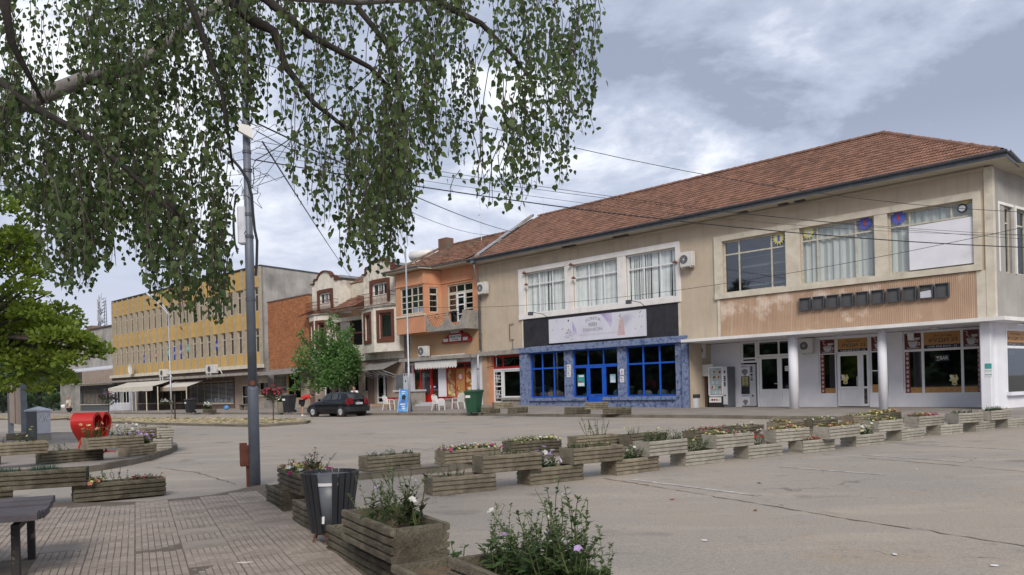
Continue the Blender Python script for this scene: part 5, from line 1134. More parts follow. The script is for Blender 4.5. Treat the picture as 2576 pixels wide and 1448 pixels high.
# eaves and roof
mb=MB(); e0=fx(J1(70,850),-1.75)
mb.poly([(e0,BY-.55,EZO+.05),(e0,1.5,EZO+.05),(OX1,1.5,EZO+.05),(OX1,-.85,EZO+.05),(o2+.1,-.85,EZO+.05),(o1+.2,BY-.55,EZO+.05)])
E_=[(e0,BY-.55),(o1+.2,BY-.55),(o2+.15,-.85),(OX1-.05,-.85)]
for a,b in zip(E_,E_[1:]): mb.poly([(a[0],a[1],EZO+.04),(b[0],b[1],EZO+.04),(b[0],b[1],EZO+.2),(a[0],a[1],EZO+.2)])
mb.poly([(e0,1.5,EZO+.04),(e0,BY-.55,EZO+.04),(e0,BY-.55,EZO+.2),(e0,1.5,EZO+.2)]); mb.build('soffit',M['soffit'],og)
mb=MB()
for a,b in zip(E_,E_[1:]): gutter(mb,(a[0],a[1]-.05,EZO+.2),(b[0],b[1]-.05,EZO+.2),.08)
mb.build('gutter',M['pipe'],og)
ORZ=12.5; orx0=fx(J1(760,480),RY)
rd=MB(); rd.poly([(e0,-.87,EZO+.16),(OX1,-.87,EZO+.16),(OX1,RY,ORZ-.06),(orx0,RY,ORZ-.06)]); rd.poly([(e0,BY-.5,EZO+.14),(o1+.2,BY-.5,EZO+.14),(o2+.15,-.87,EZO+.14),(e0,-.87,EZO+.16)]); rd.poly([(e0,-.87,EZO+.16),(orx0,RY,ORZ-.06),(e0,11,EZO+.2)]); rd.poly([(OX1,RY,ORZ),(OX1,11,EZO+.2),(e0,11,EZO+.2),(orx0,RY,ORZ)])
orf=rd.build('roof',M['tileold'],og)
tile_roof(orf,e0-.1,OX1-.05,-.85,EZO+.22,RY,ORZ,'tileold',.25,.37,300,clip=lambda x,u: x>e0+u*(orx0-e0),seed=5,jit=.012)
tile_roof(orf,e0,o1+.25,BY-.52,EZO+.17,-.80,EZO+.24,'tileold',.25,.2,0,seed=6,jit=.012)
ridge(orf,(orx0,RY,ORZ+.03),(OX1,RY,ORZ+.03),'tileold'); ridge(orf,(e0,-.9,EZO+.3),(orx0,RY,ORZ+.03),'tileold')
x,z=at(J1(760,540),4.2); MB().box(x-.2,x+.75,3.9,4.6,z-.8,z+.65).build('chimney',M['tileold'],orf)
# cloth or moss patch where old tiles bulge at the bay
# solar tank
x0,z1=at(J1(396,585),4.); x1,z0=at(J1(588,650),4.); tk=fthing('water_tank','white cylindrical solar water tank on a stand behind the peach roof','water tank',(x0+x1)/2,4.3,z0-1.5)
MB().tube([(x0,4.,(z0+z1)/2),(x0+.04,4.,(z0+z1)/2),(x1,4.4,(z0+z1)/2)],[(z1-z0)*.38,(z1-z0)*.5,(z1-z0)*.5],16).build('tank',M['plastic'],tk,smooth=True)
mb=MB()
for q in (x0+.35,x1-.5):
    for s in (-.3,.3): mb.tube([(q,4.1,z0+.05),(q+s*.6,4.1+s,z0-2.2)],.02,4)
mb.build('stand',M['steel'],tk)
# food shop front
gz0=zb(-29); lz=fz(B(1850,868)); ly=-.9
mb=MB(); mb.box(fx(B(1220,895),ly),OX1-.02,ly,.0,fz(B(1500,900),ly)-.0,fz(B(1500,880),ly)+.06); mb.build('ledge_slab',M['concrete'],og)
s0=fx(I4(535,700)); sA,sB,sC,sD=fx(I4(705,800),.1),fx(I4(1118,800),.1),fx(I4(1240,800),.1),fx(I4(1668,800),.1); st=fz(I4(1400,395),.1); lt=fz(B(1500,880),0)
dsx1=fx(I4(1015,800),.1); dfl=fz(I4(900,1050),.1); wsl=fz(I4(1450,985),.1)
mb=MB(); wallh(mb,s0,OX1-.02,gz0-.2,lt-.02,.05,.35,[(sA,sB,gz0-.2+.001,st),(sC,sD,wsl,st)]); mb.build('shop_wall',M['whitewall'],og)
mb=MB(); mb.box(sA,sB,.3,.34,gz0-.2,dfl-.01); mb.box(sC,OX1-.3,-.02,.049,gz0-.2,wsl-.12); mb.build('stone_apron',M['concrete'],og); MB().box(sC-.1,sD+.1,-.06,.06,wsl-.118,wsl-.004).build('sill',M['concrete'],og)
tr=fz(I4(900,492),.1)
window(og,sA,sB,tr,st,.12,[(tr,st,[sA+(sB-sA)*.62])],fw=.1,fd=.09,fmat='red')
dl=sA+(sB-sA)*.27
window(og,sA,dl,dfl,tr-.004,.12,[(dfl,dfl+.45,[]),(dfl+.45,tr,[])],fw=.09,fd=.09,fmat='red',skip=((0,0),)); MB().box(sA+.09,dl-.09,.14,.18,dfl+.09,dfl+.42).build('kick_panel',M['red'],og)
dm=sA+(sB-sA)*.70
d=window(og,dl+.004,dm,dfl,tr-.004,.10,[(dfl,dfl+.45,[]),(dfl+.45,tr,[])],fw=.12,fd=.09,fmat='red',name='door',skip=((0,0),)); MB().box(dl+.125,dm-.12,.12,.17,dfl+.12,dfl+.42).build('door_panel',M['red'],d); MB().box(dm-.07,dm-.04,.05,.1,dfl+.9,dfl+1.15).build('handle',M['steel'],d)
window(og,dm+.004,sB,dfl,tr-.004,.12,[(dfl,tr,[])],fw=.08,fd=.09,fmat='red')
MB().box(dl+.13,dm-.13,.155,.158,dfl+.52,tr-.15).build('door_film',M['rose'],d); text('БОНИ','paper',d,dl+.2,dm-.2,tr-.62,tr-.35,.15)
MB().box(sA+.1,dl-.1,.165,.168,dfl+.5,dfl+1.55).build('printed_film',M['bakery'],og); MB().box(sA+.1,dl-.1,.165,.168,dfl+1.6,tr-.1).build('printed_film',M['greenbin'],og); MB().box(dm+.1,sB-.1,.165,.168,dfl+.1,tr-.1).build('printed_film',M['coffee'],og)
x0,x1,z0,z1=rect(I4,1018,778,1060,822,.05); sheet('notice','small blue sign beside the red shop door','sign',x0,x1,z0,z1,.10,('posterblue','paper'),blocks=((.15,.85,.3,.7,1),))
t1=sC+(sD-sC)*.35;t2=sC+(sD-sC)*.73; tr2=fz(I4(1450,490),.1)
w=window(og,sC,sD,wsl,st,.12,[(wsl,tr2,[t1,t2]),(tr2,st,[t1,t2])],fw=.08,fd=.09,fmat='red',mw=.08)
r=random.Random(9)
for a,b in ((sC+.08,t1-.04),(t1+.04,t2-.04),(t2+.04,sD-.08)):
    MB().box(a,b,.157,.160,wsl+.08,tr2-.04).build('bread_print',M['jute' if a==t1+.04 else 'bakery'],w); mb=MB()
    for k in range(9):
        cx,cz=r.uniform(a+.1,b-.1),r.uniform(wsl+.15,wsl+.9); mb.ell((cx,.153,cz),(min(.14,b-cx,cx-a),.006,.08+.1*r.random()),8,5,k%3)
    if a<t1: 
        for k in range(4): mb.prism([(a+.03,.150,tr2-.3-.22*k),(a+.03,.150,tr2-.42-.22*k),(b-.03,.150,tr2-.95-.2*k),(b-.03,.150,tr2-.83-.2*k)],(0,.004,0),k%2)
    mb.build('printed_loaves',[M['bakery'],M['peach'],M['starY']],w)
mb=MB(); c=(t1+t2)/2; mb.tube([(c,.150,tr2-.55),(c,.154,tr2-.55)],.26,16,0); mb.tube([(c,.147,tr2-.55),(c,.1495,tr2-.55)],.2,16,1); mb.build('print_emblem',[M['redmat'],M['rose']],w)
# scalloped awning over the shop door
ya=-.75; a0,z0=at(I4(718,405),ya); a1,z1=at(I4(1410,340),ya); zt=(z0+z1)/2; aw=fthing('awning','short white awning with a scalloped edge over the red shop door','awning',(a0+a1)/2,ya,zt)
mb=MB(); n=16; mb.prism([(a0,ya,zt),(a1,ya,zt),(a1,.02,zt+.42),(a0,.02,zt+.42)],(0,0,.02))
for k in range(n):
    p=a0+(a1-a0)*k/n; q=a0+(a1-a0)*(k+1)/n; mb.prism([(p,ya-.01,zt),(p,ya-.01,zt-.40),((p+q)/2,ya-.01,zt-.52),(q,ya-.01,zt-.40),(q,ya-.01,zt)],(0,.012,0))
mb.build('cloth',M['plastic'],aw); MB().tube([(a0,ya,zt+.01),(a1,ya,zt+.01)],.035,6).build('front_rail',M['lightgrey'],aw)
x0,x1,z0,z1=rect(I4,1415,330,1612,372,-.2); fobj(MB().box(x0,x1,-.25,-.0,z0-.03,z1),'shutter_box','white roller shutter box above the bread window','shutter',M['pvc'],(x0,-.2,z0)); x0,x1,z0,z1=rect(I4,632,410,716,445,-.1); fobj(MB().box(x0,x1,-.15,-.0,z0,z1),'shutter_box','white roller shutter box left of the scalloped awning','shutter',M['pvc'],(x0,-.1,z0))
# steps
mb=MB(); 
stp=fthing('stone_steps','crazy paved steps up to the red shop door','steps',(sA+dsx1)/2,-.6,gz0)
for k in range(2):
    zz=gz0-.05+k*(dfl-gz0)/2; y0=-.95+.42*k
    for i in range(5):
        a=sA-.35+ (dsx1-sA+.7)*i/5; b=a+(dsx1-sA+.7)/5; MB().box(a+.01,b-.01,y0+rnd.uniform(-.02,.02),.28,zz,zz+(dfl-gz0)/2+.04+rnd.uniform(-.01,.005)).build('stone_block',M['lightgrey'],stp)
# red beer-style name sign
ys=-.18; X=lambda p:fx(p,ys); Z=lambda p:fz(p,ys); sx0,sx1=X(B(1568,760)),X(B(1812,745)); sb=Z(B(1690,755)); 
sgn=fthing('shop_sign','red winged food shop sign on the peach wall below the balcony','shop sign',(sx0+sx1)/2,0,sb); w=sx1-sx0
P=lambda u,v:(sx0+w*u,ys,sb+w*v)
pts=[P(0,0),P(.98,0),P(1.0,.06),P(.86,.17),P(.70,.20),P(.66,.33),P(.55,.39),P(.42,.38),P(.31,.30),P(.28,.18),P(.12,.12)]
MB().prism(pts,(0,.16,0)).build('board',M['redmat'],sgn); MB().box(P(.29,0)[0],P(.68,0)[0],ys-.012,ys-.001,sb+w*.03,sb+w*.17).build('name_plate',M['paper'],sgn)
text('ХРАНИТЕЛНИ','ink',sgn,P(.31,0)[0],P(.66,0)[0],sb+w*.105,sb+w*.15,ys-.016); text('СТОКИ','ink',sgn,P(.38,0)[0],P(.59,0)[0],sb+w*.045,sb+w*.085,ys-.016)
for u in (.08,.74): MB().box(P(u,0)[0],P(u+.16,0)[0],ys-.010,ys-.001,sb+w*.03,sb+w*.10).build('side_label',M['paper'],sgn)
MB().box(P(.33,0)[0],P(.63,0)[0],ys-.010,ys-.001,sb+w*.205,sb+w*.26).build('beer_label',M['lightgrey'],sgn)
MB().tube([(P(.485,0)[0],ys-.012,sb+w*.33),(P(.485,0)[0],ys-.002,sb+w*.33)],.10,10).build('emblem',M['starY'],sgn)
# electric cupboard and meters left of the food shop
cy=-1.1; x0,z1=at(I4(385,862),cy); x1=fx(I4(690,862),cy); cb=fthing('stone_cupboard','grey masonry cupboard between the white door and the food shop','cupboard',(x0+x1)/2,cy,zb(-33)); MB().box(x0,x1,cy,-.05,zb(-33)-.1,z1-.1).build('body',M['concrete'],cb); MB().box(x0-.1,x1+.1,cy-.1,-.03,z1-.098,z1+.03).build('top_slab',M['lightgrey'],cb)
mx0,mz1=at(I4(402,605),-.45); mx1,mz0=at(I4(528,815),-.45); fobj(MB().box(mx0,mx1,-.45,-.12,mz0-.2,mz1),'meter_board','dark scribbled meter board standing on the grey cupboard','meter box',M['cabdark'],(mx0,-.3,mz0))
mx0,mz1=at(I4(530,582),-.45); mx1,mz0=at(I4(655,810),-.45); mt=fthing('meter_cabinet','light grey electric meter cabinet beside the lamp post on the grey cupboard','meter box',mx0,-.3,mz0-.2); MB().box(mx0,mx1,-.48,-.1,mz0-.2,mz1).build('cabinet',M['lightgrey'],mt)
for a,b,c,d in ((.1,.25,.85,.97),(.38,.5,.85,.97),(.25,.4,.4,.52)): MB().box(mx0+(mx1-mx0)*a,mx0+(mx1-mx0)*b,-.49,-.481,mz0+(mz1-mz0)*c,mz0+(mz1-mz0)*d).build('meter_window',M['ink'],mt)
# ------------------------------------------------------------------ old villa with two gabled towers
vg=fthing('old_villa','shabby white roughcast villa with two brown trimmed gabled towers and wrought iron balconies','building',-42,0,.45)
T1=-.5; T2=-.5
def fr_at(conv,x,y,yy): return at(conv(x,y),yy)
t1a,t1b=fx(I5(185,600),T1),fx(I5(490,600),T1); t2a,t2b=fx(I5(780,500),T2),fx(I5(1142,500),T2)
vx0=fx(I5(150,900),0); vx1=o0-.05
# tower 1
zs1,zm1,zt1=fz(I5(195,455),T1),fz(I5(225,400),T1),fz(I5(330,300),T1)
def gable(xa,xb,zsh,zmid,ztop,zbase,win,y,par,step=False):
    w=xb-xa
    if step: prof=[(xb,zsh),(xb-.10*w,zsh),(xb-.10*w,zmid),(xb-.26*w,zmid),(xb-.26*w,ztop),(xa+.26*w,ztop),(xa+.26*w,zmid),(xa+.10*w,zmid),(xa+.10*w,zsh),(xa,zsh)]
    else: prof=[(xb,zsh),(xb-.12*w,zsh),(xb-.12*w,zmid),(xb-.24*w,zmid)]+[((xa+xb)/2+.24*w*math.cos(math.pi*k/8),zmid+(ztop-zmid)*math.sin(math.pi*k/8)) for k in range(1,8)]+[(xa+.24*w,zmid),(xa+.12*w,zmid),(xa+.12*w,zsh),(xa,zsh)]
    mb=MB(); a,b,c,d=win
    wallh(mb,xa,xb,zbase,zsh-.004,y,y+.25,[win])
    mb.prism([(xa,y,zsh-.004),(xb,y,zsh-.004)]+[(p,y,q) for p,q in prof],(0,.25,0)); 
    mb.poly([(xb,y+.25,zbase),(xb,3.2,zbase),(xb,3.2,zsh),(xb,y+.25,zsh)]); mb.poly([(xa,y+.25,zbase),(xa,y+.25,zsh),(xa,3.2,zsh),(xa,3.2,zbase)])
    mb.build('tower_wall',M['roughcast'],par)
    cp=MB()
    pr=[(xb+.08,zsh)]+prof[1:-1]+[(xa-.08,zsh)]
    for p,q in zip(pr,pr[1:]):
        dx,dz=q[0]-p[0],q[1]-p[1]; l=math.hypot(dx,dz); nx,nz=dz/l*.10,-dx/l*.10
        if abs(dx)<1e-6: nx=.1 if p[0]>(xa+xb)/2 else -.1; nz=0
        cp.prism([(p[0],y-.12,p[1]),(q[0],y-.12,q[1]),(q[0]+nx,y-.12,q[1]+nz),(p[0]+nx,y-.12,p[1]+nz)],(0,.40,0))
    cp.build('gable_coping',M['brownwood'],par)
    tm=MB(); 
    for q in ((a-.28,a,c-.5,d+.25),(b,b+.28,c-.5,d+.25),(a,b,d,d+.28)): tm.box(q[0],q[1],y-.09,y+.02,q[2],q[3])
    tm.build('window_surround',M['brownwood'],par)
    m_=[a+(b-a)*.33,a+(b-a)*.67]; wn=window(par,a,b,c,d,y+.1,[(c,d,m_)],fw=.09,fd=.08,fmat='pvc',gmat='glassdark')
    k=MB()
    for f in (.45,.55): k.box(a+(b-a)*f-.015,a+(b-a)*f+.015,y+.085,y+.099,c+.1,d-.1)
    k.build('glazing_bars',M['pvc'],wn)
    MB().poly([(a,y+.9,c),(b,y+.9,c),(b,y+.9,d),(a,y+.9,d)]).build('dark_room',M['darkvoid'],par)
def rail(xa,xb,y,z,h,par,dep):
    mb=MB()
    P=[(xa,y+dep,z),(xa,y,z),(xb,y,z),(xb,y+dep,z)]
    for zz in (.06,h*.72,h): mb.tube([(p[0],p[1],z+zz) for p in P],.022,4)
    n=int((xb-xa)/.16)
    for k in range(n+1):
        x=xa+(xb-xa)*k/n; mb.tube([(x,y,z),(x,y,z+h)],.014,3)
        if k<n and k%2==0: xx=x+(xb-xa)/n; mb.tube([(xx+.09*math.cos(t),y,z+h*.4+.12*math.sin(t)) for t in [k_*math.pi/4 for k_ in range(9)]],.012,3)
    mb.build('iron_railing',M['rust'],par)
w1=(fx(I5(272,600),T1),fx(I5(405,600),T1),fz(I5(330,670),T1),fz(I5(330,545),T1))
tb1=fz(I5(330,690),T1)-.25
gable(t1a,t1b,zs1,zm1,zt1,tb1,w1,T1,vg)
zs2,zm2,zt2=fz(I5(785,345),T2),fz(I5(830,262),T2),fz(I5(960,175),T2)
w2=(fx(I5(880,500),T2),fx(I5(1055,500),T2),fz(I5(960,575),T2),fz(I5(960,430),T2)); tb2=fz(I5(960,690),T2)-.2
gable(t2a,t2b,zs2,zm2,zt2,tb2,w2,T2,vg,step=True)
for xa,xb,z in ((t1a+.1,t1b-.1,zm1),(t2a+.1,t2b-.1,zm2)): MB().prism([(xa,T1+.3,z-.1),(xb,T1+.3,z-.1),(xb,2.5,z-.1),(xa,2.5,z-.1)],(0,0,.18)).build('lead_cap',M['steel'],vg)
x,z=at(I5(1035,185),0.5); MB().prism([(x-.45,.4,z-.1),(x+.45,.4,z-.1),(x+.25,.4,z+.4),(x-.25,.4,z+.4)],(0,.8,0)).build('roof_cap',M['steel'],vg)
# bays below the towers
def bay(xa,xb,yb,yc,z0,z1,wins,par):
    xm=(xa+xb)/2; mb=MB(); P=[(xa,0.3),(xa,yb),(xm,yc),(xb,yb),(xb,.3)]
    segs=list(zip(P,P[1:]))
    for (p,q) in segs:
        L=math.hypot(q[0]-p[0],q[1]-p[1]); f=lambda u,z,o=0,p=p,q=q,L=L:(p[0]+(q[0]-p[0])*u-(p[1]-q[1])/L*o*-1*0+((q[1]-p[1])/L)*o,p[1]+(q[1]-p[1])*u-((q[0]-p[0])/L)*o,z)
        wn=[w for w in wins if w[0]==segs.index((p,q))]
        if not wn: mb.poly([f(0,z0),f(1,z0),f(1,z1),f(0,z1)]); continue
        _,u0,u1,c,d=wn[0]; us=[0,u0,u1,1]; zz=[z0,c,d,z1]
        for i in range(3):
            for j in range(3):
                if i==1 and j==1: continue
                mb.poly([f(us[i],zz[j]),f(us[i+1],zz[j]),f(us[i+1],zz[j+1]),f(us[i],zz[j+1])])
        for g in ([f(u0,c),f(u1,c),f(u1,c,-.2),f(u0,c,-.2)],[f(u0,c),f(u0,c,-.2),f(u0,d,-.2),f(u0,d)],[f(u1,c),f(u1,d),f(u1,d,-.2),f(u1,c,-.2)],[f(u0,d),f(u0,d,-.2),f(u1,d,-.2),f(u1,d)]): mb.poly(g)
        t=MB(); e=.22/L*1.
        for a,b,g,h in ((u0-e,u0,c-.25,d+.2),(u1,u1+e,c-.25,d+.2),(u0,u1,d,d+.2),(u0,u1,c-.25,c)):
            i=[f(a,g,.07),f(b,g,.07),f(b,g,-.02),f(a,g,-.02)]; t.prism(i,(0,0,h-g))
        sr=t.build('window_surround',M['brownwood'],par)
        t=MB(); e2=.16/L
        for a,b,g,h in ((u0,u0+e2,c,d),(u1-e2,u1,c,d),(u0+e2,u1-e2,d-.15,d),(u0+e2,u1-e2,c,c+.15)):
            t.prism([f(a,g,-.10),f(b,g,-.10),f(b,g,-.17),f(a,g,-.17)],(0,0,h-g))
        w=t.build('window',M['brownwood'],par); MB().poly([f(u0+e2,c+.15,-.14),f(u1-e2,c+.15,-.14),f(u1-e2,d-.15,-.14),f(u0+e2,d-.15,-.14)]).build('pane',M['glassdark'],w)
        MB().poly([f(u0-.05,c-.1,-.6),f(u1+.05,c-.1,-.6),f(u1+.05,d+.1,-.6),f(u0-.05,d+.1,-.6)]).build('dark_room',M['darkvoid'],par)
    mb.poly([(a,b,z0) for a,b in P][::-1]); mb.poly([(a,b,z1) for a,b in P]); mb.build('bay_wall',M['roughcast'],par)
    MB().prism([(a+(.1 if a>xm else -.1 if a<xm else 0),b-.1,z1) for a,b in P[:]],(0,0,.10)).build('bay_ledge',M['concrete'],par)
b2a,b2b=fx(I5(762,1000),-.6),fx(I5(1190,1000),-.6); b2z0,b2z1=fz(I5(980,1225),-.9),fz(I5(960,710),-.9)
c2,d2=fz(I5(960,1080),-.9),fz(I5(960,780),-.9)
bay(b2a,b2b,-.6,-1.15,b2z0,b2z1,[(1,.28,.72,c2,d2),(2,.22,.72,c2,d2)],vg)
b1a,b1b=fx(I5(150,950),-.6),fx(I5(372,950),-.6); b1z1=fz(I5(250,800),-.9)
bay(b1a,b1b,-.6,-1.0,b2z0,b1z1,[(1,.3,.75,c2-.05,d2-.05),(2,.25,.72,c2-.05,d2-.05)],vg)
rail(b1a+.1,t1b-.05,-.95,b1z1+.10,.95,vg,.5); rail(b2a+.1,t2b-.1,-1.1,b2z1+.10,.95,vg,.6)
# main wall, dark loggia between the bays, underside
ml=fz(B(900,905),-.3)
mb=MB(); wallh(mb,vx0,vx1,ml,b2z1-.2,0,.3,[(b1b+.05,b2a-.05,ml+1.2,b2z1-.5)]); mb.poly([(vx0,.3,ml),(vx0,.3,b2z1),(vx0,9,b2z1),(vx0,9,ml)]); mb.build('wall',M['roughcast'],vg)
MB().poly([(b1b,1.4,ml),(b2a,1.4,ml),(b2a,1.4,b2z1),(b1b,1.4,b2z1)]).build('loggia_back',M['darkvoid'],vg)
mb=MB()
for k in range(3): x=b1b+.4+(b2a-b1b-.8)*k/2; mb.box(x-.07,x+.07,.02,.16,ml+1.2,b2z1-.5)
mb.build('loggia_post',M['brownwood'],vg)
MB().box(b1b+.05,b2a-.05,-.02,.2,ml+2.1,ml+2.2).build('loggia_rail',M['brownwood'],vg)
# tiled roof between the towers and behind
rz0=fz(I5(420,745),-1.2); rr0,rr1=fx(I5(405,745),-1.2),b2a+.1
rz1=fz(I5(770,560),1.2)
ra=MB(); ra.poly([(rr0,-1.2,rz0),(rr1,-1.2,rz0),(rr1,2.0,rz1+.4),(t1b,2.0,rz1+.4)]); ra.poly([(t1a-.2,3.,zs1+.1),(rr1+.2,3.,zs1+.1),(rr1+.2,6.,zs1+1.2),(t1a-.2,6.,zs1+1.2)])
ra.box(rr0,rr1,-1.22,-1.1,rz0-.22,rz0-.03); vr=ra.build('roof',M['tileold'],vg)
tile_roof(vr,rr0,rr1,-1.2,rz0+.02,2.0,rz1+.4,'tileold',.27,.38,90,clip=lambda x,u: x>rr0+u*(t1b-rr0)*.9,seed=8,jit=.012)
sz0,sz1=fz(I5(560,460),.6),fz(I5(520,365),2.2); q0=t1b+.1
tile_roof(vr,q0-.1,t2a+.2,.6,sz0,2.4,sz1+.1,'tileold',.27,.38,40,seed=9,jit=.012); MB().poly([(q0,.62,rz0+.3),(t2a,.62,rz0+.3),(t2a,.62,sz0),(q0,.62,sz0)]).build('dormer_wall',M['cream'],vg)
# brown eaves at the left corner
x,z=at(I5(90,800),-.7); MB().prism([(x-.5,-.9,z-.15),(b1a+.2,-.9,z+.05),(b1a+.2,.4,z+.55),(x-.5,.4,z+.35)],(0,0,.10)).build('eaves',M['brownwood'],vg)
# villa ground floor: taupe plaster, brown pilasters, doors
gy=.15; vz=zb(-42)-.15; ml2=ml-.02
VX=lambda p:fx(p,gy)
dA,dB=VX(I3(2310,600)),VX(B(1118,1100)); eA,eB=VX(I3(1310,650)),VX(I3(1470,650))
wins=[(VX(I3(2065,600)),VX(I3(2145,600)),zb(-38)+1.1,zb(-38)+2.6),(VX(I3(1860,600)),VX(I3(1975,600)),zb(-39)+1.1,zb(-39)+2.6),(VX(I3(1140,600)),VX(I3(1215,600)),zb(-44)+1.0,zb(-44)+2.6),(VX(I3(1720,600)),VX(I3(1790,600)),zb(-40)+1.1,zb(-40)+2.6)]
ddz=fz(B(1070,1008),gy); 
mb=MB(); wallh(mb,vx0,vx1,vz,ml2,gy,gy+.3,wins+[(dA,dB,vz+.001,ddz),(eA,eB,vz+.001,ddz)]); mb.build('ground_floor_wall',M['taupe'],vg)
MB().poly([(vx0,gy+1.2,vz),(vx1,gy+1.2,vz),(vx1,gy+1.2,ml2),(vx0,gy+1.2,ml2)]).build('dark_room',M['darkvoid'],vg)
for a,b,c,d in wins: window(vg,a,b,c,d,gy+.08,[(c,d,[])],fw=.08,fd=.08,fmat='oldframe',gmat='glassdark')
for a,b in ((dA,dB),(eA,eB)):
    zz=zb(a)+.2; m_=a+(b-a)*.72; window(vg,a,m_,zz,ddz,gy+.08,[(zz,zz+.45,[]),(zz+.45,ddz,[])],fw=.13,fd=.07,fmat='pvc',name='door'); window(vg,m_+.004,b,zz,ddz,gy+.08,[(zz,ddz,[])],fw=.07,fd=.07,fmat='pvc')
    MB().box(a-.1,b+.2,gy-.5,gy+.3,zz-.3,zz-.01).build('door_step',M['peach'],vg)
for p in (I3(2220,600),I3(1090,600),I3(1500,600),I3(1680,600)):
    x=VX(p); MB().box(x-.35,x+.35,gy-.1,gy-.0,vz,ml2-.55).build('brown_pilaster',M['brownband'],vg)
ca,cb=fx(I3(1880,240),-1.6),fx(B(1215,905),-.2); cz0,cz1=fz(B(1000,985),-1.6),fz(B(1100,910),0)
mb=MB(); n=44
for k in range(n):
    p=ca+(cb-ca)*k/n; q=ca+(cb-ca)*(k+1)/n; o_=.03*(k%2); o2_=.03*((k+1)%2); mb.poly([(p,-1.6,cz0+o_),(q,-1.6,cz0+o2_),(q,.1,cz1+o2_),(p,.1,cz1+o_)])
aw=mb.build('corrugated_canopy',M['corr'],vg)
mb=MB()
for k in range(6):
    p=ca+.1+(cb-ca-.2)*k/5; mb.tube([(p,-1.5,cz0-.05),(p,gy-.02,cz0-.55)],.025,4)
    if k<5: q=ca+.1+(cb-ca-.2)*(k+1)/5; mb.tube([(p,-1.5,cz0-.05),((p+q)/2,-.8,cz0-.4),(q,-1.5,cz0-.05)],.02,4)
mb.build('canopy_truss',M['lightgrey'],aw)
MB().box(vx1-.55,vx1-.1,-.2,.14,zb(-34)+1.9,ml+2.2).build('brown_flue',M['brownband'],vg)
# ------------------------------------------------------------------ low brick fronted building
bx0=fx(B(142,700)); bx1=vx0-.02
bg=fthing('brick_building','building with a bare orange brick front above a tin canopy','building',(bx0+bx1)/2,0,zb(-50))
bz0=fz(B(300,1000)); bz1=fz(B(140,415)); bz2=fz(B(480,362))
mb=MB(); mb.box(bx0,bx1,.02,.3,bz0,min(bz1,bz2)-.02); mb.poly([(bx1,.3,bz0),(bx1,.3,bz1),(bx1,9,bz1),(bx1,9,bz0)][::-1]); mb.build('wall_core',M['mortar'],bg)
bl_,bh=.26,.082; k=0; cells=[]
nz=int((min(bz1,bz2)-bz0)/bh)
for j in range(nz):
    x=bx0-(j%2)*bl_*.5
    while x<bx1-.02:
        a=max(bx0,x)+.005; b=min(bx1,x+bl_)-.005
        if b-a>.05: cells.append((a,b,bz0+j*bh+.005,bz0+(j+1)*bh-.005))
        x+=bl_
cells.sort(key=lambda c:-c[0]); mass=MB()
cnt=0; r=random.Random(3)
me=MB().box(0,bl_-.01,-.0,.04,0,bh-.01).mesh('brick',M['brick'])
for c in cells:
    full=abs((c[1]-c[0])-(bl_-.01))<1e-6
    if full and cnt<300:
        o=bpy.data.objects.new('brick',me); COL.objects.link(o); o.parent=bg; off=OFF[bg.name]; o.location=(c[0]-off[0],-.012+r.uniform(-.005,.005)-off[1],c[2]-off[2]); cnt+=1
    else:
        y=-.012+r.uniform(-.005,.005); mass.box(c[0],c[1],y,y+.04,c[2],c[3])
o=mass.build('bricks_beyond',M['brick'],bg); o['kind']='stuff'
MB().box(bx0-.05,bx1+.05,-.06,.4,min(bz1,bz2)+.0,min(bz1,bz2)+.10).build('coping',M['brownband'],bg)
cz=fz(B(250,1010),-1.2); x0=fx(B(60,1025),-1.2); mb=MB(); n=60
for k in range(n):
    p=x0+(bx1-x0)*k/n; q=x0+(bx1-x0)*(k+1)/n; mb.poly([(p,-1.4,cz-.1+.025*(k%2)),(q,-1.4,cz-.1+.025*((k+1)%2)),(q,.05,cz+.45+.025*((k+1)%2)),(p,.05,cz+.45+.025*(k%2))])
mb.build('tin_canopy',M['corr'],bg)
# its shop front: yellow frames and grilles
sz=zb(-50)-.1; mb=MB(); fy=.3
F=lambda c,y=fy: fx(I3(c,600),y)
op=[(F(350),F(590),zb(-50)+1.2,zb(-50)+2.9),(F(605),F(860),zb(-49)+.75,zb(-49)+3.0),(F(60),F(230),zb(-52)+1.1,zb(-52)+2.6)]
wallh(mb,x0,bx1,sz,cz-.02,fy,fy+.2,op); mb.build('shop_wall',M['pier'],bg); MB().poly([(x0,fy+1.,sz),(bx1,fy+1.,sz),(bx1,fy+1.,cz),(x0,fy+1.,cz)]).build('dark_room',M['room'],bg)
for i,(a,b,c,d) in enumerate(op):
    w=window(bg,a,b,c,d,fy+.05,[(c,c+(d-c)*.35,[(a+b)/2]),(c+(d-c)*.35,d,[(a+b)/2])],fw=.09,fd=.08,fmat=('oldframe','yellow','oldframe')[i],gmat='glassdark')
    mb=MB()
    if i==0:
        for k in range(12): q=a+(b-a)*(k+.5)/12; mb.box(q-.012,q+.012,fy+.01,fy+.03,c+.1,d-.1)
        for k in range(5): mb.box(a+.1,b-.1,fy+.005,fy+.0095,c+.2+(d-c-.4)*k/4,c+.23+(d-c-.4)*k/4)
        mb.build('window_grille',M['pier'],w)
# old sign plate on the canopy left end
x0_,x1_,z0_,z1_=rect(I3,35,390,225,515,-.6); o=sheet('shop_sign','faded illegible shop sign panel hanging under the tin canopy beside the utility pole','shop sign',x0_,x1_,z0_,z1_,-.6,('pier','greyink'),blocks=((.3,.7,.6,.66,1),(.4,.6,.35,.4,1)))
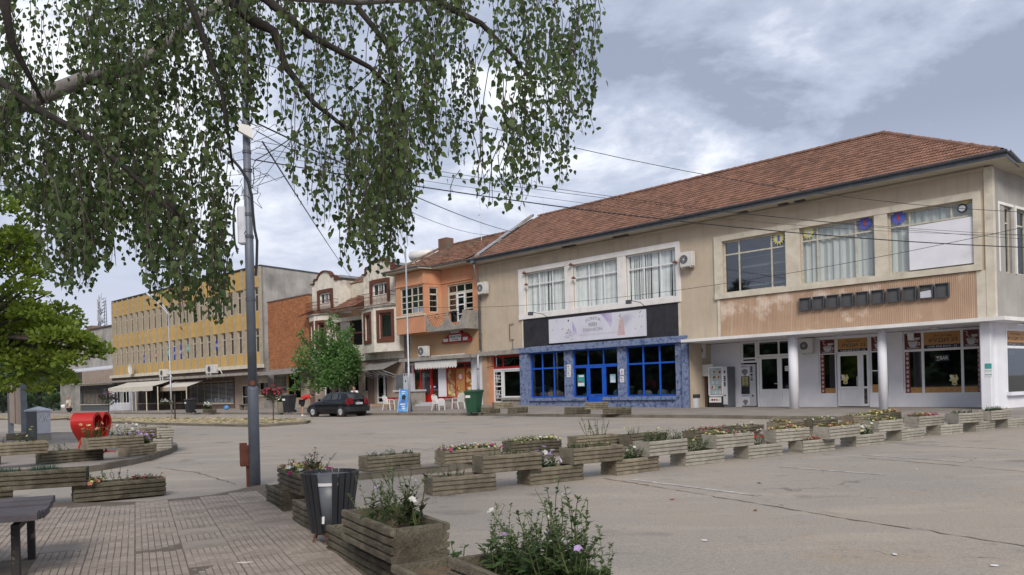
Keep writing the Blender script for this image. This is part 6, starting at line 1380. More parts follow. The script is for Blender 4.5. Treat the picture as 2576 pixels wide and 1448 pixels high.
# ------------------------------------------------------------------ long yellow three storey block
YR=W(-52.85,0,0); YA=W(-91.4,0,0)*.957
yd=(YR-YA); YLEN=math.hypot(yd.x,yd.y); yth=math.atan2(yd.y,yd.x); ydx,ydy=yd.x/YLEN,yd.y/YLEN
yg=thing('yellow_office_block','long three storey office block with ochre yellow panels between vertical fins','building',(YA.x,YA.y,0),yth)
def yat(p,y=0.):
    r=ray(*p); ax,ay=YA.x-ydy*y,YA.y+ydx*y; det=r[0]*(-ydy)+ydx; t=(ax*(-ydy)+ydx*ay)/det; return ((r[0]*ay-ax)/det,EYE+t*r[2])
def yz(x,y): return yat(A(x,y))[1]
Z=[(yz(1160,1240)+yat((655,921))[1])/2,(yz(1160,1160)+yz(2420,1040))/2,(yz(1165,980)+yz(2420,808))/2,(yz(1160,850)+yz(2420,632))/2,(yz(1160,672)+yz(2420,390))/2,(yz(1130,520)+yat((655,667))[1])/2]
NC=22; pw=YLEN/NC
holes=[]
mb=MB()
for k in range(NC):
    for c,d in ((Z[1],Z[2]),(Z[3],Z[4])): holes.append((k*pw+pw*.16,k*pw+pw*.60,c,d))
wallh(mb,0,YLEN,Z[0]-.2,Z[5]-.05,.12,.42,holes); mb.poly([(0,.42,Z[0]),(0,.42,Z[5]),(0,14,Z[5]),(0,14,Z[0])]); mb.poly([(0,.12,Z[5]-.06),(YLEN,.12,Z[5]-.06),(YLEN,14,Z[5]-.06),(0,14,Z[5]-.06)]); mb.build('wall',M['pier'],yg)
mb=MB(); mb.poly([(YLEN,.12,-.3),(YLEN,16,-.3),(YLEN,16,Z[5]-.35),(YLEN,.12,Z[5])]); mb.build('gable_wall',M['greyplaster'],yg)
mb=MB(); mb.prism([(YLEN-.15,.0,Z[5]),(YLEN+.08,.0,Z[5]),(YLEN+.08,16,Z[5]-.36),(YLEN-.15,16,Z[5]-.36)],(0,0,.10)); mb.box(-.1,YLEN-.16,-.1,.3,Z[5]-.0,Z[5]+.09); mb.build('parapet_cap',M['gutter'],yg)
MB().poly([(0,1.,Z[0]),(YLEN,1.,Z[0]),(YLEN,1.,Z[5]-.1),(0,1.,Z[5]-.1)]).build('room_lining',M['room'],yg)
fin=MB().box(-.07,.07,-.14,.118,Z[0]-.05,Z[5]-.05).mesh('fin',M['pier'])
def inst(me,name,par,loc):
    o=bpy.data.objects.new(name,me); COL.objects.link(o); o.parent=par; o.location=loc; return o
for k in range(NC+1): inst(fin,'fin',yg,(k*pw,0,0))
for c,d in ((Z[0],Z[1]),(Z[2],Z[3]),(Z[4],Z[5]-.06)):
    pmesh=MB().box(.075,pw-.075,.05,.115,c+.02,d-.02).mesh('yellow_panel',M['yellow'])
    for k in range(NC): inst(pmesh,'yellow_panel',yg,(k*pw,0,0))
r=random.Random(12)
for lv,(c,d) in enumerate(((Z[1],Z[2]),(Z[3],Z[4]))):
    a,b=pw*.16,pw*.60; mb=MB()
    mb.box(a,a+.06,.2,.28,c,d); mb.box(b-.06,b,.2,.28,c,d); mb.box(a+.06,b-.06,.2,.28,c,c+.06); mb.box(a+.06,b-.06,.2,.28,d-.06,d); mb.box(a+.06,b-.06,.205,.275,c+(d-c)*.68,c+(d-c)*.72)
    fm=mb.mesh('window',M['oldframe']); p1=MB().box(a+.06,b-.06,.235,.243,c+.06,c+(d-c)*.68).mesh('pane',M['glassdark']); p2=MB().box(a+.06,b-.06,.235,.243,c+(d-c)*.72,d-.06).mesh('pane',M['glassdark'])
    for k in range(NC):
        w=inst(fm,'window',yg,(k*pw,0,0)); inst(p1,'pane',w,(0,0,0)); inst(p2,'pane',w,(0,0,0))
        if r.random()<.45: MB().box(k*pw+a+.08,k*pw+b-.08,.33,.34,c+(d-c)*r.choice((.0,.3)),d).build('curtain',M[r.choice(('cloth','pier','room'))],yg)
for k,m,u0,u1,t in ((5,'posterblue',.05,.45,'ОТ'),(7,'redmat',.25,.5,'Е'),(9,'posterteal',.25,.62,'ОТ'),(10,'posterblue',.05,.68,'ДО'),(11,'posterblue',.05,.75,'Е'),(12,'posterteal',.35,.7,'ЕТ'),(16,'posterblue',.3,.72,'ОБ')):
    c,d=Z[1],Z[2]; a,b=k*pw+pw*.16+.07,k*pw+pw*.60-.07
    nm={5:'blue',7:'small red',9:'teal',10:'tall blue',11:'tallest blue',12:'teal',16:'blue'}[k]
    o=thing('poster',f'{nm} poster in the lower windows of the yellow block, {["","","","","","sixth","","eighth","","tenth","eleventh","twelfth","thirteenth","","","","seventeenth"][k]} from its left','poster',(YA.x+ydx*a,YA.y+ydy*a,0),yth,'posters in the yellow block windows')
    MB().box(0,b-a,.185,.198,c+(d-c)*u0,c+(d-c)*u1).build('sheet',M[m],o)
    tm=text(t,'paper',o,.06,b-a-.06,c+(d-c)*((u0+u1)/2-.07),c+(d-c)*((u0+u1)/2+.07),.18)
mb=MB(); mb.box(-.2,YLEN+.2,-.5,.1,Z[0]-.35,Z[0]-.02); mb.build('white_ledge',M['cream'],yg); mb=MB(); mb.box(-.2,YLEN,-.2,.4,Z[0]-1.0,Z[0]-.352); mb.build('shade_toned_beam',M['brownband'],yg)  # the beam's dark brown stands in for the shadow below the ledge
# shop canopy and shop fronts along the ground floor
cz=yat(I2(1700,270),-1.2)[1]; cx0=yat(I2(1100,295),-1.2)[0]; mb=MB(); mb.box(cx0,YLEN+1.5,-1.6,.4,cz,cz+.22); mb.box(-14,cx0-.02,-.7,.4,cz+.1,cz+.32); mb.build('shop_canopy',M['concrete'],yg)
SYs=.45
def Y2(x): return yat(I2(x,600),SYs)[0]
gzy=lambda x: gz(YA.x+ydx*x,YA.y+ydy*x)+.16
fl=[(-13,Y2(235),'left'),(Y2(235),Y2(550),'kiosk'),(Y2(552),Y2(1290),'brown'),(Y2(1300),Y2(1960),'grid'),(Y2(1975),Y2(2170),'door'),(Y2(2180),YLEN-.1,'last')]
for a,b,t in fl:
    g=gzy((a+b)/2); top=cz-.0
    if t=='kiosk':
        yk=-.35; mb=MB(); wallh(mb,a,b,g-.2,top-.55,yk,SYs+.3,[(a+(b-a)*.2,b-(b-a)*.08,g+.75,g+2.35)]); mb.build('kiosk_wall',M['cabinet'],yg); aa,bb=a+(b-a)*.2,b-(b-a)*.08
        window(yg,aa,bb,g+.75,g+2.35,yk+.05,[(g+.75,g+2.35,[aa+(bb-aa)*k/5 for k in range(1,5)])],fw=.08,fd=.08,fmat='pvc'); MB().poly([(aa,yk+.6,g+.7),(bb,yk+.6,g+.7),(bb,yk+.6,g+2.4),(aa,yk+.6,g+2.4)]).build('dark_room',M['room'],yg); continue
    if t=='door':
        mb=MB(); wallh(mb,a,b,g-.2,top,SYs,SYs+.2,[(a+(b-a)*.5,b-.1,g,g+2.2)]); mb.build('shop_wall',M['taupe'],yg); window(yg,a+(b-a)*.5,b-.1,g,g+2.2,SYs+.05,[(g,g+1.1,[]),(g+1.1,g+2.2,[])],fw=.1,fmat='oldframe',name='door'); continue
    mb=MB(); sl={'left':.75,'brown':.7,'grid':.55,'last':1.2}[t]; wt=top-.35
    wallh(mb,a,b,g-.2,top,SYs,SYs+.2,[(a+.25,b-.2,g+sl,wt)]); mb.build('shop_wall',M[{'left':'greypanel','brown':'brownband','grid':'brownband','last':'pier'}[t]],yg)
    n=max(2,int((b-a)/1.5)); xs_=[a+.25+(b-a-.45)*k/n for k in range(1,n)]
    w=window(yg,a+.25,b-.2,g+sl,wt,SYs+.05,[(g+sl,g+2.4,xs_),(g+2.4,wt,xs_)],fw=.08,fd=.08,fmat={'left':'greypanel','brown':'brownwood','grid':'pier','last':'oldframe'}[t],gmat='glass')
    MB().box(a+.15,b-.1,SYs-.12,SYs-.002,g+sl-.12,g+sl-.02).build('sill',M['cream'],yg)
    if t=='grid':
        mb=MB()
        for k in range(14): mb.box(a+.3,b-.25,SYs+.0,SYs+.02,g+sl+.1+k*(2.4-sl-.1)/14,g+sl+.13+k*(2.4-sl-.1)/14)
        mb.build('security_bars',M['lightgrey'],w)
        for k in range(26): 
            x=r.uniform(a+1.6,b-.5); h=r.uniform(.15,.5); MB().box(x,x+r.uniform(.15,.4),SYs+.3,SYs+.45,g+sl+.05,g+sl+.05+h).build('goods',M[r.choice(('cyan','paper','posterteal','lightgrey','posterblue'))],yg)
    if t=='left':
        for k in range(22):
            x=b-r.uniform(.4,3.2); zz=g+1.25+r.uniform(-.25,.35); MB().box(x,x+.22,SYs+.07,SYs+.075,zz,zz+.16).build('paper_slip',M['paper'],w)
        MB().prism([(b-5.4,SYs+.35,g+sl),(b-3.6,SYs+.35,g+sl),(b-4.1,SYs+.3,wt),(b-4.9,SYs+.3,wt)],(0,.02,0)).build('curtain',M['cloth'],yg)
MB().poly([(-13,SYs+1.2,-.4),(YLEN,SYs+1.2,-.4),(YLEN,SYs+1.2,cz+.2),(-13,SYs+1.2,cz+.2)]).build('shop_lining',M['room'],yg)
def yfix(nm,lab,cat,x,y,z): return thing(nm,lab,cat,(YA.x+ydx*x-ydy*y,YA.y+ydy*x+ydx*y,z),yth)
# cream awning on posts
ap=lambda p,y: yat(p,y)
ya0,ya1=-4.2,-.9
p0=ap(I2(112,430),ya0); p1=ap(I2(765,410),ya0); p2=ap(I2(1050,322),ya1); p3=ap(I2(400,345),ya1)
zf_=(p0[1]+p1[1])/2; zr_=(p2[1]+p3[1])/2
aw=yfix('awning','long cream cloth awning on thin posts before the white kiosk','awning',(p0[0]+p1[0])/2,ya0,0)
ox,oy=(p0[0]+p1[0])/2,ya0
L_=lambda x,y,z:(x-ox,y-oy,z)
mb=MB(); n=12; rows=[]
for k in range(n+1):
    u=k/n; s_=-.05*abs(math.sin(u*math.pi*4)); xf=p0[0]+(p1[0]-p0[0])*u; xr=p3[0]+(p2[0]-p3[0])*u
    rows.append(mb.pts([L_(xf,ya0,zf_-.42+s_),L_(xf,ya0,zf_),L_((xf+xr)/2,(ya0+ya1)/2,(zf_+zr_)/2-.04),L_(xr,ya1,zr_),L_(xr,ya1,zr_-.03),L_((xf+xr)/2,(ya0+ya1)/2,(zf_+zr_)/2-.07),L_(xf,ya0+.02,zf_-.03)]))
for a,b in zip(rows,rows[1:]):
    for k in range(6): mb.face((a[k],b[k],b[k+1],a[k+1]))
mb.build('cloth',M['awning'],aw)
for pp in (I2(322,765),I2(468,780),I2(525,780),I2(682,780),I2(848,780)):
    q=ap(pp,ya0+.1); MB().tube([L_(q[0],ya0+.1,gzy(q[0])-.05),L_(q[0],ya0+.1,zf_-.05)],.05,6).build('post',M['cream'],aw)
q=ap(I2(1258,600),-2.5); aw2=yfix('folded_awning','half folded ragged beige awning beside the long cream one','awning',q[0],-2.5,0); u0=ap(I2(880,440),-2.5)[0]-q[0]; zq=ap(I2(1100,420),-2.5)[1]
MB().prism([(u0,0,zq),(.2,0,zq),(.2,1.6,zq+.55),(u0,1.6,zq+.55)],(0,0,.05)).build('cloth',M['awning'],aw2); MB().tube([(.1,0,gzy(q[0])),(.1,0,zq)],.05,6).build('post',M['cream'],aw2); MB().box(u0,.2,-.03,.03,zq-.35,zq-.0).build('valance',M['pier'],aw2)
def yac(c0,c1,lab):
    x0,z1=yat(c0,-.9); x1,z0=yat(c1,-.9); o=yfix('air_conditioner',lab,'air conditioner',x0,-.9,z0); o['group']='air conditioner units on the facades'; w,h=x1-x0,z1-z0
    MB().box(0,w,0,.4,0,h).build('casing',M['acwhite'],o,bev=.015); mb=MB(); mb.tube([(w*.4,-.01,h*.5),(w*.4,-.001,h*.5)],min(w,h)*.36,16); mb.build('fan_grille',M['acdark'],o)
    mb=MB(); [mb.box(q-.05,q+.05,.02,.1,-.55,-.002) for q in (w*.12,w*.5)]; mb.tube([(w,.2,h*.3),(w+.5,.2,h*.5),(w+.9,.25,h*.1),(w+1.1,.3,-.45)],.045,5); mb.build('stand_and_hose',M['acwhite'],o)
yac(I2(1540,95),I2(1672,212),'air conditioner on legs on the ledge of the yellow block nearest the utility pole'); yac(I2(858,160),I2(948,262),'air conditioner on legs on the ledge of the yellow block beside the far street lamp')
x,z=yat(I2(448,155),-.8); ds=yfix('satellite_dish','grey satellite dish low on the yellow block','satellite dish',x,-.8,z); mb=MB(); rings=[]
for k in range(5): rr_=.62*k/4; rings.append(mb.pts([(rr_*math.cos(2*math.pi*j/16),-.12*(k/4)**2*1.6+.1,rr_*math.sin(2*math.pi*j/16)*1.08) for j in range(16)]))
for a,b in zip(rings,rings[1:]):
    for j in range(16): mb.face((a[j],b[j],b[(j+1)%16],a[(j+1)%16]))
mb.build('dish',M['acwhite'],ds,smooth=True); MB().tube([(0,.12,0),(0,.6,-.1),(0,.7,-.7)],.04,5).tube([(0,.05,-.6),(.1,-.6,-.15)],.02,4).build('arm',M['steel'],ds)
# ------------------------------------------------------------------ grey building beyond the yellow block with a radio mast
gg=yfix('grey_building','low grey plastered building with a flat roof left of the yellow block','building',-1,3,0)
zt=yat(A(1000,775),3.)[1]; zl=yat(A(1000,1195),3.)[1]; xl=yat(A(640,900),3.)[0]
L2=lambda x,y,z:(x+1,y-3,z)
mb=MB(); i=mb.pts([L2(xl-2,3,-1),L2(-.1,3,-1),L2(-.1,16,-1),L2(xl-2,16,-1),L2(xl-2,3,zt),L2(-.1,3,zt-.1),L2(-.1,16,zt-.1),L2(xl-2,16,zt)])
for q in ((4,5,6,7),(0,1,5,4),(1,2,6,5),(2,3,7,6),(3,0,4,7)): mb.face([i[k] for k in q])
mb.build('wall',M['greyplaster'],gg); MB().prism([L2(xl-2,2.8,zt),L2(.0,2.8,zt-.1),L2(.0,3.4,zt-.1),L2(xl-2,3.4,zt)],(0,0,.14)).build('parapet',M['brownband'],gg)
MB().prism([L2(xl-1,1.4,zl-.25),L2(0,1.4,zl-.25),L2(0,3,zl+.25),L2(xl-1,3,zl+.25)],(0,0,.15)).build('lean_to_roof',M['cabinet'],gg)
MB().box(-12.2,0.9,-2.2,-.01,-1,zl-.3).build('lean_to_wall',M['taupe'],gg)
x,z=yat(A(970,765),5.); MB().box(L2(x-.9,0,0)[0],L2(x+.9,0,0)[0],1.,2.5,zt-.1,zt+.8).build('chimney',M['tileold'],gg)
ms=fthing('radio_mast','lattice radio mast with drum antennas on the grey roof','antenna mast',0,0,0)
x,zb0=yat(A(1035,775),6.); _,ztp=yat(A(1020,440),6.); ms.location=(YA.x+ydx*x-ydy*6,YA.y+ydy*x+ydx*6,0); OFF[ms.name]=(0,0,0); H_=ztp-zb0
mb=MB(); s=.42
for a,b in ((-s,-s),(s,-s),(s,s),(-s,s)): mb.tube([(a,b,zb0-.3),(a*.8,b*.8,ztp-.8)],.05,4)
for k in range(9):
    z0_=zb0+H_*.1*k; z1_=z0_+H_*.1; 
    for a,b in ((-s,-s),(s,-s)): mb.tube([(a,b,z0_),(-a,b,z1_)],.03,3); mb.tube([(a,b,z0_),(a,-b,z1_)],.03,3)
mb.build('lattice',M['greypanel'],ms)
for dx,zz,h in ((-.55,.72,.28),(.6,.70,.26),(.1,.86,.2),(-.6,.45,.18)): MB().box(dx-.14,dx+.14,-.5,-.3,zb0+H_*(zz-h/2),zb0+H_*(zz+h/2)).build('panel_antenna',M['cabinet'],ms)
for dx,zz in ((-.3,.28),(.5,.26)): MB().tube([(dx,-.5,zb0+H_*zz),(dx,-.15,zb0+H_*zz)],.5,12).build('drum_antenna',M['lightgrey'],ms)
mb=MB(); mb.tube([(0,0,zb0+H_*.55),(-4.6,.5,zb0-.1)],.06,4); mb.tube([(0,0,zb0+H_*.36),(-3.6,.5,zb0-.1)],.06,4); mb.tube([(-.3,0,ztp-.8),(-.3,0,ztp+.2)],.03,3); mb.build('guy_strut',M['steel'],ms)
# ------------------------------------------------------------------ utility pole, lamps, cables
pg=ground((642,1225)); pole=thing('utility_pole','grey steel utility pole rising in front of the square into the birch leaves','utility pole',pg)
zj=1.55; mb=MB(); mb.tube([(0,0,-.1),(0,0,zj),(0,0,zj+.05)],[.086,.084,.072],16); mb.build('lower_tube',M['polesteel'],pole,smooth=True)
MB().tube([(0,0,zj+.05),(0,0,4.0),(0,0,4.02),(0,0,6.75)],[.071,.068,.062,.056],14).build('upper_tube',M['polesteel'],pole,smooth=True)
for z in (2.95,3.95,4.3,5.0,5.3,5.75): MB().tube([(0,0,z),(0,0,z+.05)],.076 if z<4 else .069,14).build('band',M['gutter'],pole)
MB().tube([(.03,-.095,zj+.1),(.03,-.10,zj+.1)],.045,8).build('rusty_bolt',M['rust'],pole)
# rusty box post beside the pole
rb=ground(E(1948,752)); o=thing('rusty_post','rusty red junction box on a short post leaning by the foot of the utility pole','post',rb,.5)
MB().box(-.012,.028,-.02,.02,-.05,.34).build('leg',M['rust'],o); MB().box(-.10,.055,-.06,.06,.33,.66).build('box',M['rust'],o,bev=.01); MB().box(-.10,.0,-.05,.05,.58,.70).build('lid',M['rust'],o)
# white radio unit, side cabinet, cable coils on the pole
P=lambda c,dx=0: atY(c,pg.y)
q=P(I8(232,290)); o=thing('antenna_box','white radio box clamped high on the utility pole','antenna',(q.x,pg.y-.15,q.z),.35); MB().prism([(-.12,-.05,.08),(-.11,-.05,-.02),(.14,-.05,-.15),(.13,-.05,.0),(.08,-.05,.06)],(0,.09,0)).build('casing',M['plastic'],o)
q=P(I8(180,1115)); o=thing('terminal_box','grey terminal box with coiled black cable on the left of the utility pole','junction box',(q.x,pg.y,q.z)); MB().box(-.04,.09,-.07,.07,-.30,.30).build('casing',M['cabinet'],o,bev=.02)
mb=MB(); 
for k in range(3): mb.tube([(-.03-.05*math.cos(t)*(1+.3*k),-.09+.02*k,.46*math.sin(t)*(1-.08*k)) for t in [math.pi*j/10-1.57 for j in range(11)]],.012,4)
mb.build('cable_coil',M['cable'],o)
def wirething(pts,r,label,name='cable',group='overhead and pole cables',cat='cable',n=4):
    o=MB().tube(pts,r,n).build(name,M['cable']); return tag(o,label,cat,group)
pc=lambda x,y,dy=-.1: (lambda q:(q.x,pg.y+dy,q.z))(atY(I8(x,y),pg.y+dy))
wirething([pc(-60,400),pc(60,480),pc(160,590),pc(235,700),pc(275,850),pc(285,1000),pc(300,1150),pc(322,1250),pc(318,1448),pc(310,1560)],.022,'thick black cable bending onto the pole and running down its right side')
wirething([pc(260,520),pc(310,535),pc(285,580),pc(295,700),pc(280,780),pc(330,780),pc(325,830),pc(280,835)],.008,'thin black cable looping beside the pole below the radio box')
mb=MB(); r=random.Random(4)
for k in range(13):
    z0_=r.uniform(4.9,5.9); a=r.uniform(0,6.3); L=r.uniform(.1,.26); pts=[(pg.x+.07*math.cos(a),pg.y+.07*math.sin(a)-.03,z0_)]
    for j in range(4): pts.append((pts[-1][0]+L*.5*math.cos(a)+r.uniform(-.1,.1),pts[-1][1]+r.uniform(-.08,.08),pts[-1][2]+r.uniform(-.16,.10)))
    pts.append((pg.x+.07*math.cos(a+1),pg.y-.05,z0_-r.uniform(.1,.4))); mb.tube(pts,.005,3)
tag(mb.build('cable_tangle',M['cable']),'tangle of thin looping wires round the top of the utility pole','cable','overhead and pole cables')
def span(c0,Y0,c1,Y1,r,label,sag=.0,n=14,mid=None):
    r*=.75; a=atY(c0,Y0); b=atY(c1,Y1); pts=[]
    for k in range(n+1):
        u=k/n; p=a.lerp(b,u); p.z-=sag*4*u*(1-u); pts.append(p)
    wirething(pts,r,label)
Y0=pg.y
span((642,403),Y0,(2760,628),16.,.013,'thickest twisted black cable crossing from the pole over the white board on the right facade',.30)
span((625,150),Y0,(2760,538),17,.008,'topmost cable running from the pole top across the red roof',.62)
span((640,355),Y0,(2760,612),17,.006,'thin cable just below the topmost one crossing the middle of the red roof',.25)
span((642,372),Y0,(2760,598),18,.006,'thin cable running close above the thick twisted one towards the corner',.28)
span((640,385),Y0,(2760,590),19,.005,'faint thin cable between the two thin ones towards the building corner',.42)
span((645,310),Y0,(1285,583),45,.02,'cable running from the pole down to the verge between the two tiled roofs',.2)
span((645,330),Y0,(1246,591),47,.012,'faint cable running from the pole down to the peach roof ridge',.5)
span((660,357),Y0,(884,699),58,.02,'cable slanting steeply from the pole to the grey gable of the yellow block',.1)
span((1034,773),47,(2700,545),24,.012,'thin cable running from the near street lamp across the whole long facade to the right',.9)
span((640,405),Y0,(1130,-14),7.,.012,'thick dark cable slanting from the pole up through the birch to the top edge',.15)
span((648,470),Y0,(830,215),9.,.006,'thin wire rising steeply right from the pole into the birch leaves',.0)
span((600,468),Y0,(-60,464),15,.010,'level cable running left from the pole behind the birch leaves',.06)
span((606,440),Y0,(-60,455),18,.005,'fainter level cable just above the other one left of the pole',.05)
span((-40,205),9,(607,250),Y0,.005,'thin wire high on the left passing behind the birch trunk',.1)
x,z=at(J1(1198,430),4.); o=fthing('roof_aerial','very thin tall aerial rod standing on the peach roof','aerial',x,4.,z-.3); _,z1=at(J1(1182,-40),4.); mb=MB(); mb.tube([(x,4.,z-.4),(x-.1,4.,z1)],.03,4); mb.build('rod',M['steel'],o); MB().tube([(x-.3,4.,z1-1.3),(x-.05,4.,z1-1.2)],.02,3).build('side_arm',M['steel'],o)
for k,(c0,c1) in enumerate(((J1(1910,150),J1(1892,-40)),(J1(1715,200),J1(1700,20)))):
    x,z=at(c0,5.); _,z1=at(c1,5.); o=fthing('roof_aerial',('thin aerial rod on the ridge end of the long red roof','thin forked aerial rod beside the verge of the long red roof')[k],'aerial',x,5.,z-.2); MB().tube([(x,5.,z-.3),(x-.05,5.,z1)],.022,4).build('rod',M['steel'],o)
def lamp(base,top,arms,label,Y=None):
    g=ground(base,.12); o=thing('street_lamp',label,'street lamp',g); o['group']='street lamps along the far pavement'
    t=atY(top,g.y); lx=0
    h=t.z-g.z; mid=atY(((base[0]+top[0])/2,0),g.y)
    dx=t.x-g.x
    MB().tube([(0,0,0),(dx*.3,0,h*.3),(dx*.3,0,h*.3+.02),(dx,0,h)],[.075,.07,.058,.045],10).build('pole',M['steel'],o,smooth=True)
    for a,hd in arms:
        p=[atY(c,g.y) for c in a]; MB().tube([(dx,0,h)]+[(q.x-g.x,0,q.z-g.z) for q in p],.04,6).build('arm',M['steel'],o)
        q=p[-1]; d=(p[-1]-p[-2]).normalized(); c=Vector((q.x-g.x,0,q.z-g.z)); mb=MB(); mb.tube([c,c+d*.25,c+d*.62,c+d*.7],[.05,.10,.09,.03],8); mb.build('lamp_head',M['lightgrey'],o,smooth=True)
    return o
lamp(I4(635,1230),J1(335,700),[([J1(330,560),J1(310,470),J1(275,370)],0),([J1(318,590),J1(250,490),J1(190,432)],0)],'tall grey street lamp with two arms before the peach building')
lamp(I2(1045,795),A(1690,640),[([A(1670,590),A(1610,515),A(1555,468)],0),([A(1650,590),A(1570,510),A(1535,480)],0)],'tall grey street lamp with two arms before the yellow block')
# white petunias tied to the far lamp
# ------------------------------------------------------------------ plants in general
def leaf(mb,p,d,up,L,w,m=0,fold=.15):
    d=d.normalized(); s=d.cross(up); s=s.normalized() if s.length>1e-5 else Vector((1,0,0)); n=s.cross(d)
    a=p; b=p+d*L*.45+s*w*.5+n*fold*w; c=p+d*L; e=p+d*L*.45-s*w*.5+n*fold*w; k=p+d*L*.5
    i=mb.pts([a,b,c,e,k]); mb.face((i[0],i[1],i[4]),m); mb.face((i[1],i[2],i[4]),m); mb.face((i[2],i[3],i[4]),m); mb.face((i[3],i[0],i[4]),m)
def blossom(mb,p,d,r,m=0,n=5,tube=.0):
    d=d.normalized(); a=d.cross(Vector((.3,.1,1))).normalized(); b=d.cross(a); i0=mb.pts([p])[0]; k=n*2
    ring=mb.pts([p+d*r*(.35 if j%2==0 else .5)+ (a*math.cos(math.pi*j/n)+b*math.sin(math.pi*j/n))*r*(1. if j%2==0 else .72) for j in range(k)])
    for j in range(k): mb.face((i0,ring[j],ring[(j+1)%k]),m)
def rdir(r,zmin=-.2,zmax=1.):
    a=r.uniform(0,2*math.pi); z=r.uniform(zmin,zmax); s=math.sqrt(max(0,1-z*z)); return Vector((s*math.cos(a),s*math.sin(a),z))
def plant(root,kind,L,Wd,r,z,cols,n=None,lean=(0,0,0),lo=0,hi=1,scale=1.,leafm=None,fs=1.,big_=0):
    """fills a bed of length L (local x), width Wd with one of several habits; parts: stems, leaves, blossoms"""
    st=MB(); lf=MB(); bl=MB(); lean=Vector(lean)
    X=lambda: -L/2+L*(lo+(hi-lo)*r.random())
    if kind=='mat':        # moss rose cushion: low and dense, speckled with flowers
        n=n or int(210*L*(hi-lo))
        for k in range(n):
            x,y=X(),r.uniform(-.5,.5)*Wd; p=Vector((x,y,z)); h=r.uniform(.05,.13)*scale; d=(rdir(r,.4)+Vector((0,y*2.2,0))+lean).normalized(); q=p+d*h
            st.tube([p,q],.003,3,cap=False)
            for j in range(7): leaf(lf,p+d*h*r.uniform(.2,1),rdir(r,-.1),Vector((0,0,1)),r.uniform(.02,.045)*scale,.012*scale)
            if cols and r.random()<.27: blossom(bl,q,(d+Vector((0,0,.5))),r.uniform(.02,.034)*scale,r.randrange(len(cols)))
    elif kind=='tuft':     # blue green grassy cushion
        n=n or int(420*L*(hi-lo))
        for k in range(n):
            x,y=X(),r.uniform(-.45,.45)*Wd; c=(x+L/2)/L; p=Vector((x,y,z)); d=(rdir(r,.25)+lean); leaf(lf,p,d,Vector((0,0,1)),r.uniform(.06,.15)*scale,.007*scale)
    else:                  # lanky annuals: stems with side leaves, flowers at the tips
        n=n or int(14*L*(hi-lo))
        for k in range(n):
            x,y=X(),r.uniform(-.35,.35)*Wd; p=Vector((x,y,z)); H=r.uniform(.5,1.)*({'petunia':.26,'lanky':.34,'spike':.5,'tall':.55}[kind])*scale
            d=(Vector((r.gauss(0,.35),r.gauss(0,.35),1))+lean).normalized(); pts=[p]; m_=6
            for j in range(m_): d=(d+Vector((r.gauss(0,.16),r.gauss(0,.16),.05))+lean*.15).normalized(); pts.append(pts[-1]+d*H/m_)
            st.tube(pts,[.005*scale*(1-.1*j) for j in range(m_+1)],3,cap=False)
            nl=int({'petunia':20,'lanky':15,'spike':60,'tall':26}[kind])
            for j in range(nl):
                u=r.random()**(.8 if kind!='petunia' else 1.3)*m_; i=min(m_-1,int(u)); q=pts[i].lerp(pts[i+1],u-i); ax=(pts[i+1]-pts[i]).normalized()
                dd=(rdir(r,-.3,.6)+ax*(.9 if kind=='spike' else .3)); big=(1.25-.6*u/m_)
                leaf(lf,q,dd,Vector((0,0,1)),r.uniform(.035,.06)*scale*big*(1 if kind!='spike' else .8),(.028 if kind!='spike' else .007)*scale*big)
            if cols and r.random()<(.7 if fs==1 else .13):
                for j in range(r.choice((1,1,2))): blossom(bl,pts[-1]+rdir(r)*.02,d+rdir(r,-.3)*.8,r.uniform(.026,.04)*scale*fs,r.randrange(len(cols)))
            if big_:
                for j in range(big_): u=r.uniform(0,.5)*m_; i=int(u); leaf(lf,pts[i].lerp(pts[i+1],u-i),rdir(r,-.5,.5),Vector((0,0,1)),r.uniform(.07,.11),r.uniform(.04,.06))
    lm=leafm or {'mat':'leafY','tuft':'leafG'}.get(kind,'leafP')
    if st.v: o=st.build('stems',M['stem'],root); o['kind']='stuff'
    if lf.v: o=lf.build('leaves',M[lm],root); o['kind']='stuff'
    if bl.v: o=bl.build('blossoms',[M[c] for c in cols],root); o['kind']='stuff'
# ------------------------------------------------------------------ concrete troughs
PH=.255
def trough_mesh(L,Wd,H,seed,mat):
    r=random.Random(seed); g=.024; nr=4; hz=H/nr; mb=MB(); t=.045; ib=H*.45
    prof=[]
    def side(y,s):
        out=[]
        for k in range(nr):
            z0=k*hz; out+=[(y+s*g,z0+.002),(y,z0+hz*.18),(y,z0+hz*.78),(y+s*g,z0+hz*.93)]
        return out
    f=side(-Wd/2,1); f[-1]=(-Wd/2+.006,H); b=side(Wd/2,-1)[::-1]; b[0]=(Wd/2-.006,H)
    ring=f+[(-Wd/2+t,H-.002),(-Wd/2+t+.008,ib),(Wd/2-t-.008,ib),(Wd/2-t,H-.002)]+b
    n=9; rings=[]
    for i in range(n):
        x=-L/2+L*i/(n-1); rr=[]
        for k,(y,z) in enumerate(ring):
            e=.006; yy=y+r.gauss(0,e*.35); zz=z+(r.gauss(0,e*.25) if z>.01 else 0); xx=x+(r.gauss(0,e*.7) if i in(0,n-1) else 0); rr.append((xx,yy,zz))
        rings.append(rr)
    mb.loft(rings)
    for s in (-1,1):
        x=s*(L/2-.004); mb.box(min(x,x-s*t),max(x,x-s*t),-Wd/2+t+.004,Wd/2-t-.004,.01,H-.006)
    return mb
NPL=[0]
